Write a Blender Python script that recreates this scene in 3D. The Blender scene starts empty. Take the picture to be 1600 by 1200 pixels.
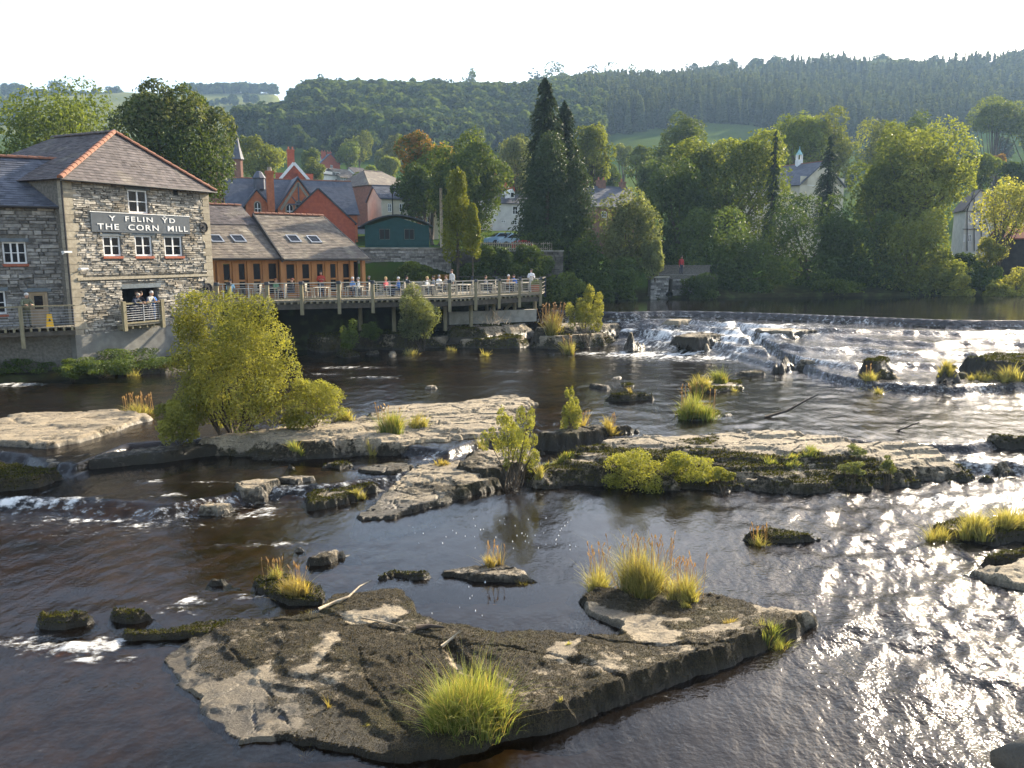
import bpy, math, random
import numpy as np
from mathutils import Matrix, Vector

# ------------------------------------------------------------------ camera, sky, sun, exposure
SC = bpy.context.scene
COL = SC.collection
F = 1250.0; CAMZ = 7.0
PITCH = math.atan(205.0 / F)
cam = bpy.data.cameras.new('camera'); camo = bpy.data.objects.new('camera', cam); COL.objects.link(camo)
camo.location = (0, 0, CAMZ); camo.rotation_euler = (math.pi / 2 - PITCH, 0, 0)
cam.sensor_width = 36.0; cam.lens = 36.0 * F / 1600.0; cam.clip_start = 0.1; cam.clip_end = 6000
SC.camera = camo

SUN_AZ = 40.0      # degrees to the right of straight ahead
SUN_EL = 26.0
world = bpy.data.worlds.new('World'); SC.world = world; world.use_nodes = True
wn = world.node_tree.nodes; wl = world.node_tree.links
sky = wn.new('ShaderNodeTexSky'); sky.sky_type = 'NISHITA'; sky.sun_disc = False
sky.sun_elevation = math.radians(SUN_EL); sky.sun_rotation = math.radians(SUN_AZ)
sky.air_density = 1.0; sky.dust_density = 1.6; sky.ozone_density = 1.0
veil = wn.new('ShaderNodeMix'); veil.data_type = 'RGBA'; veil.blend_type = 'ADD'; veil.inputs[0].default_value = 1.0; veil.inputs[7].default_value = (0.95, 0.95, 1.0, 1)   # even white added to the sky colour to whiten it
wl.new(sky.outputs[0], veil.inputs[6]); wl.new(veil.outputs[2], wn['Background'].inputs[0]); wn['Background'].inputs[1].default_value = 0.095
sd = Vector((math.sin(math.radians(SUN_AZ)) * math.cos(math.radians(SUN_EL)),
             math.cos(math.radians(SUN_AZ)) * math.cos(math.radians(SUN_EL)), math.sin(math.radians(SUN_EL))))
sl = bpy.data.lights.new('sun', 'SUN'); sl.energy = 5.0; sl.angle = math.radians(0.6); sl.color = (1.0, 0.87, 0.67)
so = bpy.data.objects.new('sun', sl); COL.objects.link(so); so.location = (60, 60, 60)
so.rotation_euler = sd.to_track_quat('Z', 'Y').to_euler()
SC.view_settings.view_transform = 'Standard'; SC.view_settings.look = 'None'
SC.view_settings.exposure = 1.7; SC.view_settings.gamma = 1.0
SC.render.engine = 'CYCLES'
SC.cycles.max_bounces = 6; SC.cycles.diffuse_bounces = 2; SC.cycles.glossy_bounces = 3
SC.cycles.transparent_max_bounces = 8; SC.cycles.transmission_bounces = 3; SC.cycles.volume_bounces = 0
SC.cycles.caustics_reflective = False; SC.cycles.caustics_refractive = False
SC.cycles.sample_clamp_indirect = 3.0; SC.cycles.sample_clamp_direct = 80.0; SC.cycles.adaptive_threshold = 0.02

# ------------------------------------------------------------------ pixel rays -> places in the world
def ray(u, v):
    a = (u - 800.0) / F; b = (600.0 - v) / F
    return np.array([a, math.cos(PITCH) + b * math.sin(PITCH), -math.sin(PITCH) + b * math.cos(PITCH)])
def P(u, v, d):                       # the point at depth y = d
    r = ray(u, v); r = r * (d / r[1]); return np.array([r[0], r[1], r[2] + CAMZ])
def G(u, v, z):                       # the point at height z
    r = ray(u, v); t = (z - CAMZ) / r[2]; return np.array([r[0] * t, r[1] * t, z])
def zat(v, d): return P(800, v, d)[2]
def ppm(d): return F / d

# ------------------------------------------------------------------ noise
def _h(ix, iy, s):
    h = (ix.astype(np.int64) * 374761393 + iy.astype(np.int64) * 668265263 + s * 974711) & 0xffffffff
    h = ((h ^ (h >> 13)) * 1274126177) & 0xffffffff
    h = h ^ (h >> 16)
    return (h & 0xffffff) / float(0xffffff)
def vnoise(x, y, s=0):
    x = np.asarray(x, float); y = np.asarray(y, float)
    ix = np.floor(x); iy = np.floor(y); fx = x - ix; fy = y - iy
    fx = fx * fx * (3 - 2 * fx); fy = fy * fy * (3 - 2 * fy)
    a = _h(ix, iy, s); b = _h(ix + 1, iy, s); c = _h(ix, iy + 1, s); d = _h(ix + 1, iy + 1, s)
    return ((a * (1 - fx) + b * fx) * (1 - fy) + (c * (1 - fx) + d * fx) * fy) * 2 - 1
def fbm(x, y, o=4, s=0, g=0.5):
    t = 0; a = 1.0; n = 0; 
    for i in range(o):
        t = t + a * vnoise(x * 2 ** i + 17.3 * i, y * 2 ** i - 9.1 * i, s + i * 31); n += a; a *= g
    return t / n
def worley(x, y, s=0):
    ix = np.floor(x); iy = np.floor(y)
    f1 = np.full(x.shape, 9.0); f2 = np.full(x.shape, 9.0); idv = np.zeros(x.shape)
    for i in (-1, 0, 1):
        for j in (-1, 0, 1):
            cx = ix + i; cy = iy + j
            px = cx + _h(cx, cy, s); py = cy + _h(cx, cy, s + 7)
            d = np.sqrt((px - x) ** 2 + (py - y) ** 2)
            cl = d < f1
            f2 = np.where(cl, f1, np.minimum(f2, d)); idv = np.where(cl, _h(cx, cy, s + 13), idv); f1 = np.where(cl, d, f1)
    return f1, f2, idv
def sstep(a, b, x):
    t = np.clip((x - a) / (b - a), 0, 1); return t * t * (3 - 2 * t)
def polysd(px, py, poly):             # signed distance, positive inside
    poly = np.asarray(poly, float)[:, :2]; n = len(poly)
    d = np.full(px.shape, 1e9); ins = np.zeros(px.shape, bool)
    for i in range(n):
        a = poly[i]; b = poly[(i + 1) % n]; e = b - a; wx = px - a[0]; wy = py - a[1]
        t = np.clip((wx * e[0] + wy * e[1]) / max(e @ e, 1e-9), 0, 1)
        d = np.minimum(d, np.hypot(wx - e[0] * t, wy - e[1] * t))
        c = ((a[1] <= py) & (b[1] > py)) | ((b[1] <= py) & (a[1] > py))
        with np.errstate(divide='ignore', invalid='ignore'):
            xx = a[0] + (py - a[1]) * e[0] / (e[1] if e[1] != 0 else 1e-12)
        ins ^= c & (px < xx)
    return np.where(ins, d, -d)

# ------------------------------------------------------------------ objects
def mesh_np(name, v, faces, smooth=False, attrs=None):
    """faces: int array (n,k), all with the same k, or a list of such arrays"""
    me = bpy.data.meshes.new(name)
    v = np.asarray(v, np.float32)
    fl = faces if isinstance(faces, list) else [faces]
    fl = [np.asarray(f, np.int32) for f in fl if len(f)]
    me.vertices.add(len(v)); me.vertices.foreach_set('co', v.ravel())
    nl = sum(f.size for f in fl); nf = sum(len(f) for f in fl)
    me.loops.add(nl); me.polygons.add(nf)
    if nf:
        me.loops.foreach_set('vertex_index', np.concatenate([f.ravel() for f in fl]))
        tot = np.concatenate([np.full(len(f), f.shape[1], np.int32) for f in fl])
        st = np.concatenate([[0], np.cumsum(tot)[:-1]]).astype(np.int32)
        me.polygons.foreach_set('loop_start', st)
        me.polygons.foreach_set('use_smooth', np.full(nf, bool(smooth)))
    for k, a in (attrs or {}).items():
        at = me.attributes.new(k, 'FLOAT', 'POINT'); at.data.foreach_set('value', np.asarray(a, np.float32))
    me.update(); me.validate()
    return me
def tag(o, label=None, cat=None, group=None, kind=None):
    if label: o['label'] = label
    if cat: o['category'] = cat
    if group: o['group'] = group
    if kind: o['kind'] = kind
    return o
def link(name, me, mat=None, parent=None, loc=None):
    o = bpy.data.objects.new(name, me); COL.objects.link(o)
    if mat is not None:
        ms = mat if isinstance(mat, (list, tuple)) else [mat]
        if len(me.materials) == 0:
            for m in ms: me.materials.append(m)
    if parent is not None: o.parent = parent
    if loc is not None: o.location = loc
    return o
def empty(name, label, cat, loc=(0, 0, 0), rz=0.0, group=None):
    o = bpy.data.objects.new(name, None); COL.objects.link(o); o.empty_display_size = 0.3
    o.location = loc; o.rotation_euler = (0, 0, rz); tag(o, label, cat, group); return o
def copy_tree(o, parent=None):
    c = o.copy(); COL.objects.link(c); c.parent = parent
    for ch in list(o.children): copy_tree(ch, c)
    return c

class MB:
    def __init__(s): s.v = []; s.f = []; s.t = []
    def add(s, vs, fs, tint=0.5):
        b = len(s.v); s.v += [tuple(map(float, p)) for p in vs]; s.f += [tuple(i + b for i in f) for f in fs]; s.t += [tint] * len(vs)
    def box(s, x0, x1, y0, y1, z0, z1, M=None, tint=0.5):
        vs = [(x, y, z) for z in (z0, z1) for (x, y) in ((x0, y0), (x1, y0), (x1, y1), (x0, y1))]
        if M is not None: vs = [tuple(M @ Vector(p)) for p in vs]
        s.add(vs, [(3, 2, 1, 0), (4, 5, 6, 7), (0, 1, 5, 4), (1, 2, 6, 5), (2, 3, 7, 6), (3, 0, 4, 7)], tint); return s
    def bar(s, a, b, w, h=None, tint=0.5, up=(0, 0, 1)):
        h = w if h is None else h
        a = Vector(a); b = Vector(b); d = (b - a).normalized(); u = Vector(up)
        if abs(d.dot(u)) > 0.98: u = Vector((1, 0, 0))
        x = d.cross(u).normalized() * (w / 2); y = x.cross(d).normalized() * (h / 2)
        vs = [p + sx * x + sy * y for p in (a, b) for sx, sy in ((-1, -1), (1, -1), (1, 1), (-1, 1))]
        s.add(vs, [(0, 1, 2, 3), (7, 6, 5, 4), (0, 4, 5, 1), (1, 5, 6, 2), (2, 6, 7, 3), (3, 7, 4, 0)], tint); return s
    def tube(s, pts, rad, n=6, cap=True, tint=0.5):
        pts = [Vector(p) for p in pts]; base = len(s.v); m = len(pts)
        for i, p in enumerate(pts):
            d = (pts[min(i + 1, m - 1)] - pts[max(i - 1, 0)]).normalized()
            u = Vector((0, 0, 1)) if abs(d.z) < 0.95 else Vector((1, 0, 0))
            x = d.cross(u).normalized(); y = x.cross(d).normalized()
            r = rad[i] if hasattr(rad, '__len__') else rad
            for k in range(n):
                a = 2 * math.pi * k / n; q = p + x * (r * math.cos(a)) + y * (r * math.sin(a)); s.v.append(tuple(q)); s.t.append(tint)
        for i in range(m - 1):
            for k in range(n):
                k2 = (k + 1) % n; s.f.append((base + i * n + k, base + i * n + k2, base + (i + 1) * n + k2, base + (i + 1) * n + k))
        if cap:
            s.f.append(tuple(base + k for k in range(n))); s.f.append(tuple(base + (m - 1) * n + k for k in reversed(range(n))))
        return s
    def lathe(s, prof, c=(0, 0, 0), n=12, tint=0.5):      # prof: (r, z)
        base = len(s.v); m = len(prof)
        for r, z in prof:
            for k in range(n):
                a = 2 * math.pi * k / n; s.v.append((c[0] + r * math.cos(a), c[1] + r * math.sin(a), c[2] + z)); s.t.append(tint)
        for i in range(m - 1):
            for k in range(n):
                k2 = (k + 1) % n; s.f.append((base + i * n + k, base + i * n + k2, base + (i + 1) * n + k2, base + (i + 1) * n + k))
        s.f.append(tuple(base + k for k in reversed(range(n)))); s.f.append(tuple(base + (m - 1) * n + k for k in range(n)))
        return s
    def mesh(s, name, smooth=False):
        me = bpy.data.meshes.new(name); me.from_pydata(s.v, [], s.f)
        at = me.attributes.new('tint', 'FLOAT', 'POINT'); at.data.foreach_set('value', np.asarray(s.t, np.float32))
        if smooth: me.polygons.foreach_set('use_smooth', np.full(len(me.polygons), True))
        me.update(); return me
    def build(s, name, mat, parent=None, smooth=False, world=False):
        if world and parent is not None:
            M = Matrix.LocRotScale(parent.location, parent.rotation_euler, None)
            if parent.parent is not None: M = Matrix.LocRotScale(parent.parent.location, parent.parent.rotation_euler, None) @ M
            Mi = M.inverted(); s.v = [tuple(Mi @ Vector(p)) for p in s.v]
        return link(name, s.mesh(name, smooth), mat, parent)

# ------------------------------------------------------------------ materials
def _n(nt, t, **kw):
    n = nt.nodes.new(t)
    for k, v in kw.items(): setattr(n, k, v)
    return n
def _noise(nt, vec, scale, detail=4, rough=0.55):
    n = _n(nt, 'ShaderNodeTexNoise'); n.inputs['Scale'].default_value = scale; n.inputs['Detail'].default_value = detail
    n.inputs['Roughness'].default_value = rough; nt.links.new(vec, n.inputs['Vector']); return n.outputs['Fac']
def _ramp(nt, fac, stops):
    r = _n(nt, 'ShaderNodeValToRGB'); nt.links.new(fac, r.inputs[0]); el = r.color_ramp.elements
    while len(el) < len(stops): el.new(0.5)
    for e, (p, c) in zip(el, stops): e.position = p; e.color = (*c, 1) if len(c) == 3 else c
    return r.outputs[0]
def _mix(nt, fac, a, b, blend='MIX'):
    m = _n(nt, 'ShaderNodeMix', data_type='RGBA', blend_type=blend)
    for s, x in ((m.inputs[0], fac), (m.inputs[6], a), (m.inputs[7], b)):
        if isinstance(x, bpy.types.NodeSocket): nt.links.new(x, s)
        elif isinstance(x, (int, float)): s.default_value = x
        else: s.default_value = (*x, 1)
    return m.outputs[2]
def _math(nt, op, a, b=0.0, clamp=False):
    m = _n(nt, 'ShaderNodeMath', operation=op); m.use_clamp = clamp
    for s, x in ((m.inputs[0], a), (m.inputs[1], b)):
        if isinstance(x, bpy.types.NodeSocket): nt.links.new(x, s)
        else: s.default_value = x
    return m.outputs[0]
def _mapr(nt, x, a, b, c=0.0, d=1.0):
    m = _n(nt, 'ShaderNodeMapRange'); m.interpolation_type = 'SMOOTHSTEP'; nt.links.new(x, m.inputs[0])
    for i, q in zip((1, 2, 3, 4), (a, b, c, d)): m.inputs[i].default_value = q
    return m.outputs[0]
def newmat(name):
    m = bpy.data.materials.new(name); m.use_nodes = True; nt = m.node_tree
    return m, nt, nt.nodes['Principled BSDF'], nt.nodes['Material Output']
def _coord(nt, stretch=None):
    c = _n(nt, 'ShaderNodeTexCoord').outputs['Object']
    if stretch is not None:
        mp = _n(nt, 'ShaderNodeMapping'); nt.links.new(c, mp.inputs[0]); mp.inputs['Scale'].default_value = stretch; c = mp.outputs[0]
    return c
def pm(name, c1, c2=None, scale=3.0, rough=0.85, bump=0.0, bscale=None, spec=0.25, tint=0.0, c3=None, s3=0.7, stretch=None, metal=0.0, rnd=0.0):
    """weathered surface: two colours mottled by noise, a third in larger stains, lightness per piece (tint)"""
    m, nt, b, out = newmat(name); co = _coord(nt, stretch); c2 = c2 or tuple(x * 0.75 for x in c1)
    col = _mix(nt, _mapr(nt, _noise(nt, co, scale, 6), 0.35, 0.65), c1, c2)
    if c3: col = _mix(nt, _mapr(nt, _noise(nt, co, s3, 5), 0.52, 0.68), col, c3)
    if tint > 0:
        at = _n(nt, 'ShaderNodeAttribute', attribute_name='tint').outputs['Fac']
        fac = _math(nt, 'MULTIPLY_ADD', at, 2 * tint); nt.nodes[-1].inputs[2].default_value = 1 - tint
        col = _mix(nt, 1.0, col, fac, 'MULTIPLY')
    if rnd > 0:
        ri = _n(nt, 'ShaderNodeObjectInfo').outputs['Random']
        fac = _math(nt, 'MULTIPLY_ADD', ri, 2 * rnd); nt.nodes[-1].inputs[2].default_value = 1 - rnd
        col = _mix(nt, 1.0, col, fac, 'MULTIPLY')
    nt.links.new(col, b.inputs['Base Color']); b.inputs['Roughness'].default_value = rough
    b.inputs['Specular IOR Level'].default_value = spec; b.inputs['Metallic'].default_value = metal
    if bump > 0:
        bn = _n(nt, 'ShaderNodeBump'); bn.inputs['Strength'].default_value = bump; bn.inputs['Distance'].default_value = 0.03
        nt.links.new(_noise(nt, co, bscale or scale * 4, 6, 0.65), bn.inputs['Height']); nt.links.new(bn.outputs[0], b.inputs['Normal'])
    return m
def leafmat(name, dark, light, trans=0.4, tcol=None, rnd=0.15, rough=0.6, spec=0.2):
    m, nt, b, out = newmat(name)
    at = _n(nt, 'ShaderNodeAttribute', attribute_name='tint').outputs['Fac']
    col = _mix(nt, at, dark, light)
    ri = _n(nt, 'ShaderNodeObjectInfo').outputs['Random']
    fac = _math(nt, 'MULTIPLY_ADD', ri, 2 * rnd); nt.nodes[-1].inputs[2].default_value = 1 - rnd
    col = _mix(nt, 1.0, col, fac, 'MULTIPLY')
    nt.links.new(col, b.inputs['Base Color']); b.inputs['Roughness'].default_value = rough; b.inputs['Specular IOR Level'].default_value = spec
    tr = _n(nt, 'ShaderNodeBsdfTranslucent')
    tc = _mix(nt, 1.0, col, tcol or (1.5, 1.45, 0.55), 'MULTIPLY'); nt.links.new(tc, tr.inputs[0])
    mx = _n(nt, 'ShaderNodeMixShader'); mx.inputs[0].default_value = trans
    nt.links.new(b.outputs[0], mx.inputs[1]); nt.links.new(tr.outputs[0], mx.inputs[2]); nt.links.new(mx.outputs[0], out.inputs[0])
    return m

M = {}
M['bark'] = pm('bark', (0.10, 0.075, 0.05), (0.05, 0.04, 0.03), 6, 0.95, 0.6)
M['deadwood'] = pm('dead_wood', (0.42, 0.35, 0.25), (0.26, 0.21, 0.15), 8, 0.9, 0.4)
M['darkwood'] = pm('dark_wood', (0.07, 0.055, 0.04), (0.04, 0.03, 0.025), 8, 0.9, 0.4)
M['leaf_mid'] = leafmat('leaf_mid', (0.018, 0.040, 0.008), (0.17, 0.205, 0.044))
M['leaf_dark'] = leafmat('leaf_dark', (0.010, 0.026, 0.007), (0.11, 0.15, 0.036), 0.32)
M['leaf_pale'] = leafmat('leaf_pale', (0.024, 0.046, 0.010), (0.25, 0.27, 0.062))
M['leaf_grey'] = leafmat('leaf_grey', (0.022, 0.040, 0.018), (0.27, 0.29, 0.13))
M['leaf_autumn'] = leafmat('leaf_autumn', (0.15, 0.085, 0.02), (0.34, 0.20, 0.05))
M['leaf_willow'] = leafmat('leaf_willow', (0.07, 0.09, 0.016), (0.42, 0.40, 0.09), 0.45, (1.3, 1.25, 0.6))
M['leaf_cypress'] = leafmat('leaf_cypress', (0.055, 0.08, 0.010), (0.24, 0.24, 0.03), 0.3)
M['needle'] = leafmat('needle', (0.012, 0.026, 0.012), (0.065, 0.090, 0.035), 0.2)
M['leaf_wood'] = leafmat('leaf_wood', (0.018, 0.038, 0.013), (0.085, 0.11, 0.035), 0.3, rnd=0.45, rough=.9, spec=0.05)
M['needle_wood'] = leafmat('needle_wood', (0.012, 0.026, 0.013), (0.095, 0.11, 0.045), 0.25, rnd=0.35, rough=.9, spec=0.05)
M['grass_green'] = leafmat('grass_green', (0.045, 0.095, 0.012), (0.38, 0.39, 0.11), 0.45, (1.25, 1.2, 0.6))
M['grass_yellow'] = leafmat('grass_yellow', (0.10, 0.11, 0.02), (0.52, 0.46, 0.17), 0.45, (1.25, 1.2, 0.6))
M['grass_straw'] = leafmat('grass_straw', (0.20, 0.15, 0.05), (0.48, 0.38, 0.15), 0.4)
M['seed'] = leafmat('seed_head', (0.34, 0.23, 0.13), (0.58, 0.43, 0.26), 0.45)
M['moss_tuft'] = leafmat('moss_tuft', (0.05, 0.05, 0.012), (0.17, 0.14, 0.025), 0.3)
M['fern'] = leafmat('fern', (0.03, 0.06, 0.012), (0.13, 0.16, 0.035), 0.4)
# ------------------------------------------------------------------ terrain, river bed, water
ZL = 0.0; ZP = 2.7
BANK = np.array([(-90, -10), (-60, 14), (-36, 29.5), (-27.0, 38.3), (-21.6, 41.0), (-17.2, 49.3), (-14, 53), (-10, 58), (-5, 63), (0, 67), (4, 71.5), (11, 75.0), (30, 79.5), (50, 82), (110, 90), (300, 94)], float)
LANDPOLY = np.vstack([BANK, [(3000, 300), (3000, 6000), (-3000, 6000), (-3000, -10)]])
_US = [-900, 0, 280, 440, 500, 800, 880, 1000, 1150, 1300, 1600, 2600]
_DS = [60, 68.5, 71, 80, 100, 150, 220, 300, 370, 440, 550, 680, 900, 1100, 1600, 5000]
_ZT = {
 -900: [4, 4, 4, 5, 8, 13, 24, 40, 55, 66, 78, 95, 165, 140, 40, 0],
 0:    [4, 4.3, 4.5, 5, 8, 13, 24, 40, 55, 66, 78, 105, 184, 150, 40, 0],
 280:  [4, 7.0, 7.3, 7.4, 8, 13, 24, 40, 55, 66, 76, 104, 178, 150, 40, 0],
 440:  [4, 7.1, 7.3, 7.4, 8, 13, 24, 41, 56, 69, 86, 112, 176, 150, 40, 0],
 500:  [4, 7.1, 7.3, 7.4, 8, 13, 24, 41, 58, 80, 104, 90, 70, 60, 40, 0],
 800:  [4, 7.1, 7.3, 7.4, 8, 12, 21, 36, 56, 78, 101, 90, 70, 60, 40, 0],
 880:  [3.2, 3.4, 3.6, 4.4, 6, 11, 20, 36, 56, 78, 106, 137, 110, 60, 40, 0],
 1000: [3.2, 3.3, 3.4, 3.6, 5, 9, 17, 36, 56, 76, 106, 142, 110, 60, 40, 0],
 1150: [3.2, 3.3, 3.4, 3.6, 5, 9, 17, 34, 54, 76, 110, 155, 120, 60, 40, 0],
 1300: [3.2, 3.3, 3.4, 3.6, 5, 9, 17, 34, 54, 76, 110, 160, 130, 60, 40, 0],
 1600: [3.2, 3.3, 3.4, 3.6, 5, 9, 20, 40, 60, 78, 112, 160, 140, 60, 40, 0],
 2600: [3.2, 3.3, 3.4, 3.6, 5, 9, 20, 40, 60, 78, 112, 160, 140, 60, 40, 0]}
_TAB = np.array([_ZT[u] for u in _US], float)
def table(x, y):
    yy = np.maximum(y, 20.0); u = np.clip(800 + 1266 * x / yy, -900, 2600); d = np.clip(yy, 60, 5000)
    ui = np.interp(u, _US, np.arange(len(_US))); di = np.interp(np.log(d), np.log(_DS), np.arange(len(_DS)))
    i0 = np.clip(np.floor(ui).astype(int), 0, len(_US) - 2); j0 = np.clip(np.floor(di).astype(int), 0, len(_DS) - 2)
    fu = ui - i0; fd = di - j0; fu = fu * fu * (3 - 2 * fu)
    z = (_TAB[i0, j0] * (1 - fu) + _TAB[i0 + 1, j0] * fu) * (1 - fd) + (_TAB[i0, j0 + 1] * (1 - fu) + _TAB[i0 + 1, j0 + 1] * fu) * fd
    far = sstep(120, 400, y)
    return z + far * 5.0 * fbm(x / 90, y / 90, 4, 5) + sstep(85, 130, y) * 0.5 * fbm(x / 20, y / 20, 3, 6)
def terrain(x, y):
    x = np.asarray(x, float); y = np.asarray(y, float)
    s = polysd(x, y, LANDPOLY)
    bz = np.where(y < 55, 0.9, 3.0)
    t = table(x, y)
    land = bz + (t - bz) * sstep(0.5, 6, s) + 0.15 * fbm(x / 2, y / 2, 3, 8)
    return np.where(s > 0, land, -3.0 + (bz + 3.0) * sstep(-1.6, 0.0, s))
def tz(x, y): return float(terrain(np.array([x]), np.array([y]))[0])

nb, nd = 260, 280
aa = np.linspace(-1.35, 1.35, nb); dd = np.concatenate([np.linspace(0.1, 24, 12), np.geomspace(25, 5500, nd - 12)])
A, D = np.meshgrid(aa, dd); TX = np.tan(A) * D * 0.55 + np.sin(A) * 8; TY = D * 1.0 - 2
TZ = terrain(TX, TY)
idx = np.arange(nb * nd).reshape(nd, nb)
UU_ = 800 + 1266 * TX / np.maximum(TY, 1); DRY = np.clip(sstep(560, 700, TY) * (UU_ < 520) + sstep(630, 650, TY) * (UU_ > 900), 0, 1) * (0.65 + 0.5 * fbm(TX / 40, TY / 60, 3, 33))
quads = np.stack([idx[:-1, :-1], idx[:-1, 1:], idx[1:, 1:], idx[1:, :-1]], -1).reshape(-1, 4)
m, nt, b, out = newmat('meadow'); co = _coord(nt)
c = _mix(nt, _mapr(nt, _noise(nt, co, 0.02, 5), 0.4, 0.6), (0.030, 0.062, 0.012), (0.062, 0.092, 0.020))
dry = _n(nt, 'ShaderNodeAttribute', attribute_name='dry').outputs['Fac']
c = _mix(nt, _math(nt, 'MULTIPLY', dry, 0.8), c, (0.25, 0.235, 0.085))
c = _mix(nt, _n(nt, 'ShaderNodeAttribute', attribute_name='earth').outputs['Fac'], c, (0.030, 0.027, 0.013))
c = _mix(nt, _mapr(nt, _noise(nt, co, 1.2, 6), 0.45, 0.7), c, (0.05, 0.06, 0.02))
nt.links.new(c, b.inputs['Base Color']); b.inputs['Roughness'].default_value = 1.0; b.inputs['Specular IOR Level'].default_value = 0.0; M['meadow'] = m
o = link('ground', mesh_np('ground', np.stack([TX, TY, TZ], -1).reshape(-1, 3), quads, True, {'dry': DRY.ravel(), 'earth': sstep(7, 2, polysd(TX, TY, LANDPOLY)).ravel()}), m); tag(o, kind='structure', label='grassy ground of the river banks, town and hills')

# falls of the river: lines across the stream, given where they show in the picture
def line(pts, z): 
    w = np.array([G(u, v, z) for u, v in pts]); w = w[np.argsort(w[:, 0])]; return w[:, 0], w[:, 1]
LC = line([(-500, 830), (0, 792), (90, 790), (250, 800), (330, 788), (420, 770), (520, 765), (650, 745), (760, 742), (1000, 725), (1300, 725), (1500, 730), (1700, 735), (2300, 735)], 0.15)
LD = line([(-500, 705), (0, 712), (120, 735), (200, 702), (350, 690), (500, 680), (700, 712), (760, 690), (1000, 690), (1500, 700), (1560, 694), (1700, 694), (2300, 690)], 0.45)
LB = line([(-500, 530), (0, 525), (500, 522), (700, 521), (820, 522), (930, 528), (1000, 530), (1060, 540), (1120, 545), (1200, 550), (1235, 572), (1290, 583), (1360, 598), (1450, 602), (1600, 600), (2300, 600)], 0.95)
LA = line([(-200, 480), (500, 482), (720, 482), (830, 486), (900, 491), (965, 492), (1050, 490), (1150, 492), (1230, 495), (1350, 500), (1480, 505), (1540, 506), (1600, 506), (1800, 504), (2400, 500)], 2.5)
DROPS = ((LC, 0.32, 0.45), (LD, 0.30, 0.4), (LB, 0.36, 0.40), (LA, 0.5, 0.3))
def wlev(x, y):
    z = np.zeros_like(np.asarray(x, float))
    for k, (L, h, w) in enumerate(DROPS):
        wob = (0.35 if k < 2 else 0.9) * fbm(x / (1.3 if k < 2 else 1.9), y / 3.0, 4, 50 + k) if k < 3 else 0.06 * fbm(x, y, 2, 50)
        ww = w if k != 2 else np.interp(800 + 1266 * np.asarray(x) / np.maximum(y, 1), [900, 960, 1190, 1240], [0.5, 2.2, 2.2, 0.4])
        z = z + h * sstep(-ww, ww * 0.3, y - np.interp(x, *L) + wob)
    yb_ = np.interp(x, *LB); ya_ = np.interp(x, *LA); fs_ = (np.asarray(y, float) - yb_) / np.maximum(ya_ - yb_, 1.0)
    for f_ in RIFF: z = z + 0.305 * sstep(-0.05, 0.02, fs_ - f_ + riffle(x, y, f_))
    return z
RIFF = (0.22, 0.42, 0.62, 0.82)
def riffle(x, y, f_): return 0.16 * fbm(np.asarray(x, float) / 3.2 + f_ * 31, np.asarray(y, float) / 6 + f_ * 17, 4, 140)
# ------------------------------------------------------------------ rock shelves
m, nt, b, out = newmat('river_rock'); co = _coord(nt)
mo = _n(nt, 'ShaderNodeAttribute', attribute_name='moss').outputs['Fac']
wet = _n(nt, 'ShaderNodeAttribute', attribute_name='wet').outputs['Fac']
lay = _coord(nt, (1, 1, 9))
rc = _mix(nt, _mapr(nt, _noise(nt, co, 1.3, 8, 0.6), 0.38, 0.62), (0.31, 0.25, 0.165), (0.195, 0.158, 0.108))
rc = _mix(nt, _mapr(nt, _noise(nt, lay, 2.6, 6, 0.6), 0.5, 0.72), rc, (0.085, 0.072, 0.052))
rc = _mix(nt, _mapr(nt, _noise(nt, co, 9, 5, 0.7), 0.52, 0.7), rc, (0.36, 0.30, 0.21))
speck = _noise(nt, co, 26, 4, 0.7)
rc = _mix(nt, _mapr(nt, speck, 0.54, 0.64), rc, (0.075, 0.066, 0.048))
mc = _mix(nt, _mapr(nt, _noise(nt, co, 5, 6, 0.7), 0.4, 0.62), (0.068, 0.050, 0.022), (0.030, 0.023, 0.011))
mc = _mix(nt, _mapr(nt, _noise(nt, co, 0.9, 5), 0.5, 0.68), mc, (0.072, 0.060, 0.018))
mc = _mix(nt, _mapr(nt, _noise(nt, co, 38, 4, 0.8), 0.42, 0.6), mc, (0.012, 0.010, 0.005))
mc = _mix(nt, _mapr(nt, _noise(nt, co, 52, 3, 0.8), 0.58, 0.68), mc, (0.13, 0.105, 0.05))
mfac = _mapr(nt, _math(nt, 'ADD', mo, _math(nt, 'MULTIPLY', _math(nt, 'SUBTRACT', _noise(nt, co, 5, 9, 0.8), 0.5), 2.0)), 0.38, 0.62)
col = _mix(nt, mfac, rc, mc)
col = _mix(nt, _math(nt, 'MULTIPLY', wet, 0.75), col, (0.028, 0.023, 0.015))
nt.links.new(col, b.inputs['Base Color'])
nt.links.new(_math(nt, 'SUBTRACT', 0.9, _math(nt, 'MULTIPLY', wet, 0.55)), b.inputs['Roughness'])
b.inputs['Specular IOR Level'].default_value = 0.35
hgt = _math(nt, 'ADD', _math(nt, 'MULTIPLY', _noise(nt, co, 6, 8, 0.65), 0.6),
            _math(nt, 'MULTIPLY', _math(nt, 'MULTIPLY', _noise(nt, co, 34, 5, 0.75), 1.1), _math(nt, 'ADD', mfac, 0.25)))
bn = _n(nt, 'ShaderNodeBump'); bn.inputs['Strength'].default_value = 0.9; bn.inputs['Distance'].default_value = 0.06
nt.links.new(hgt, bn.inputs['Height']); nt.links.new(bn.outputs[0], b.inputs['Normal']); M['rock'] = m

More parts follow.
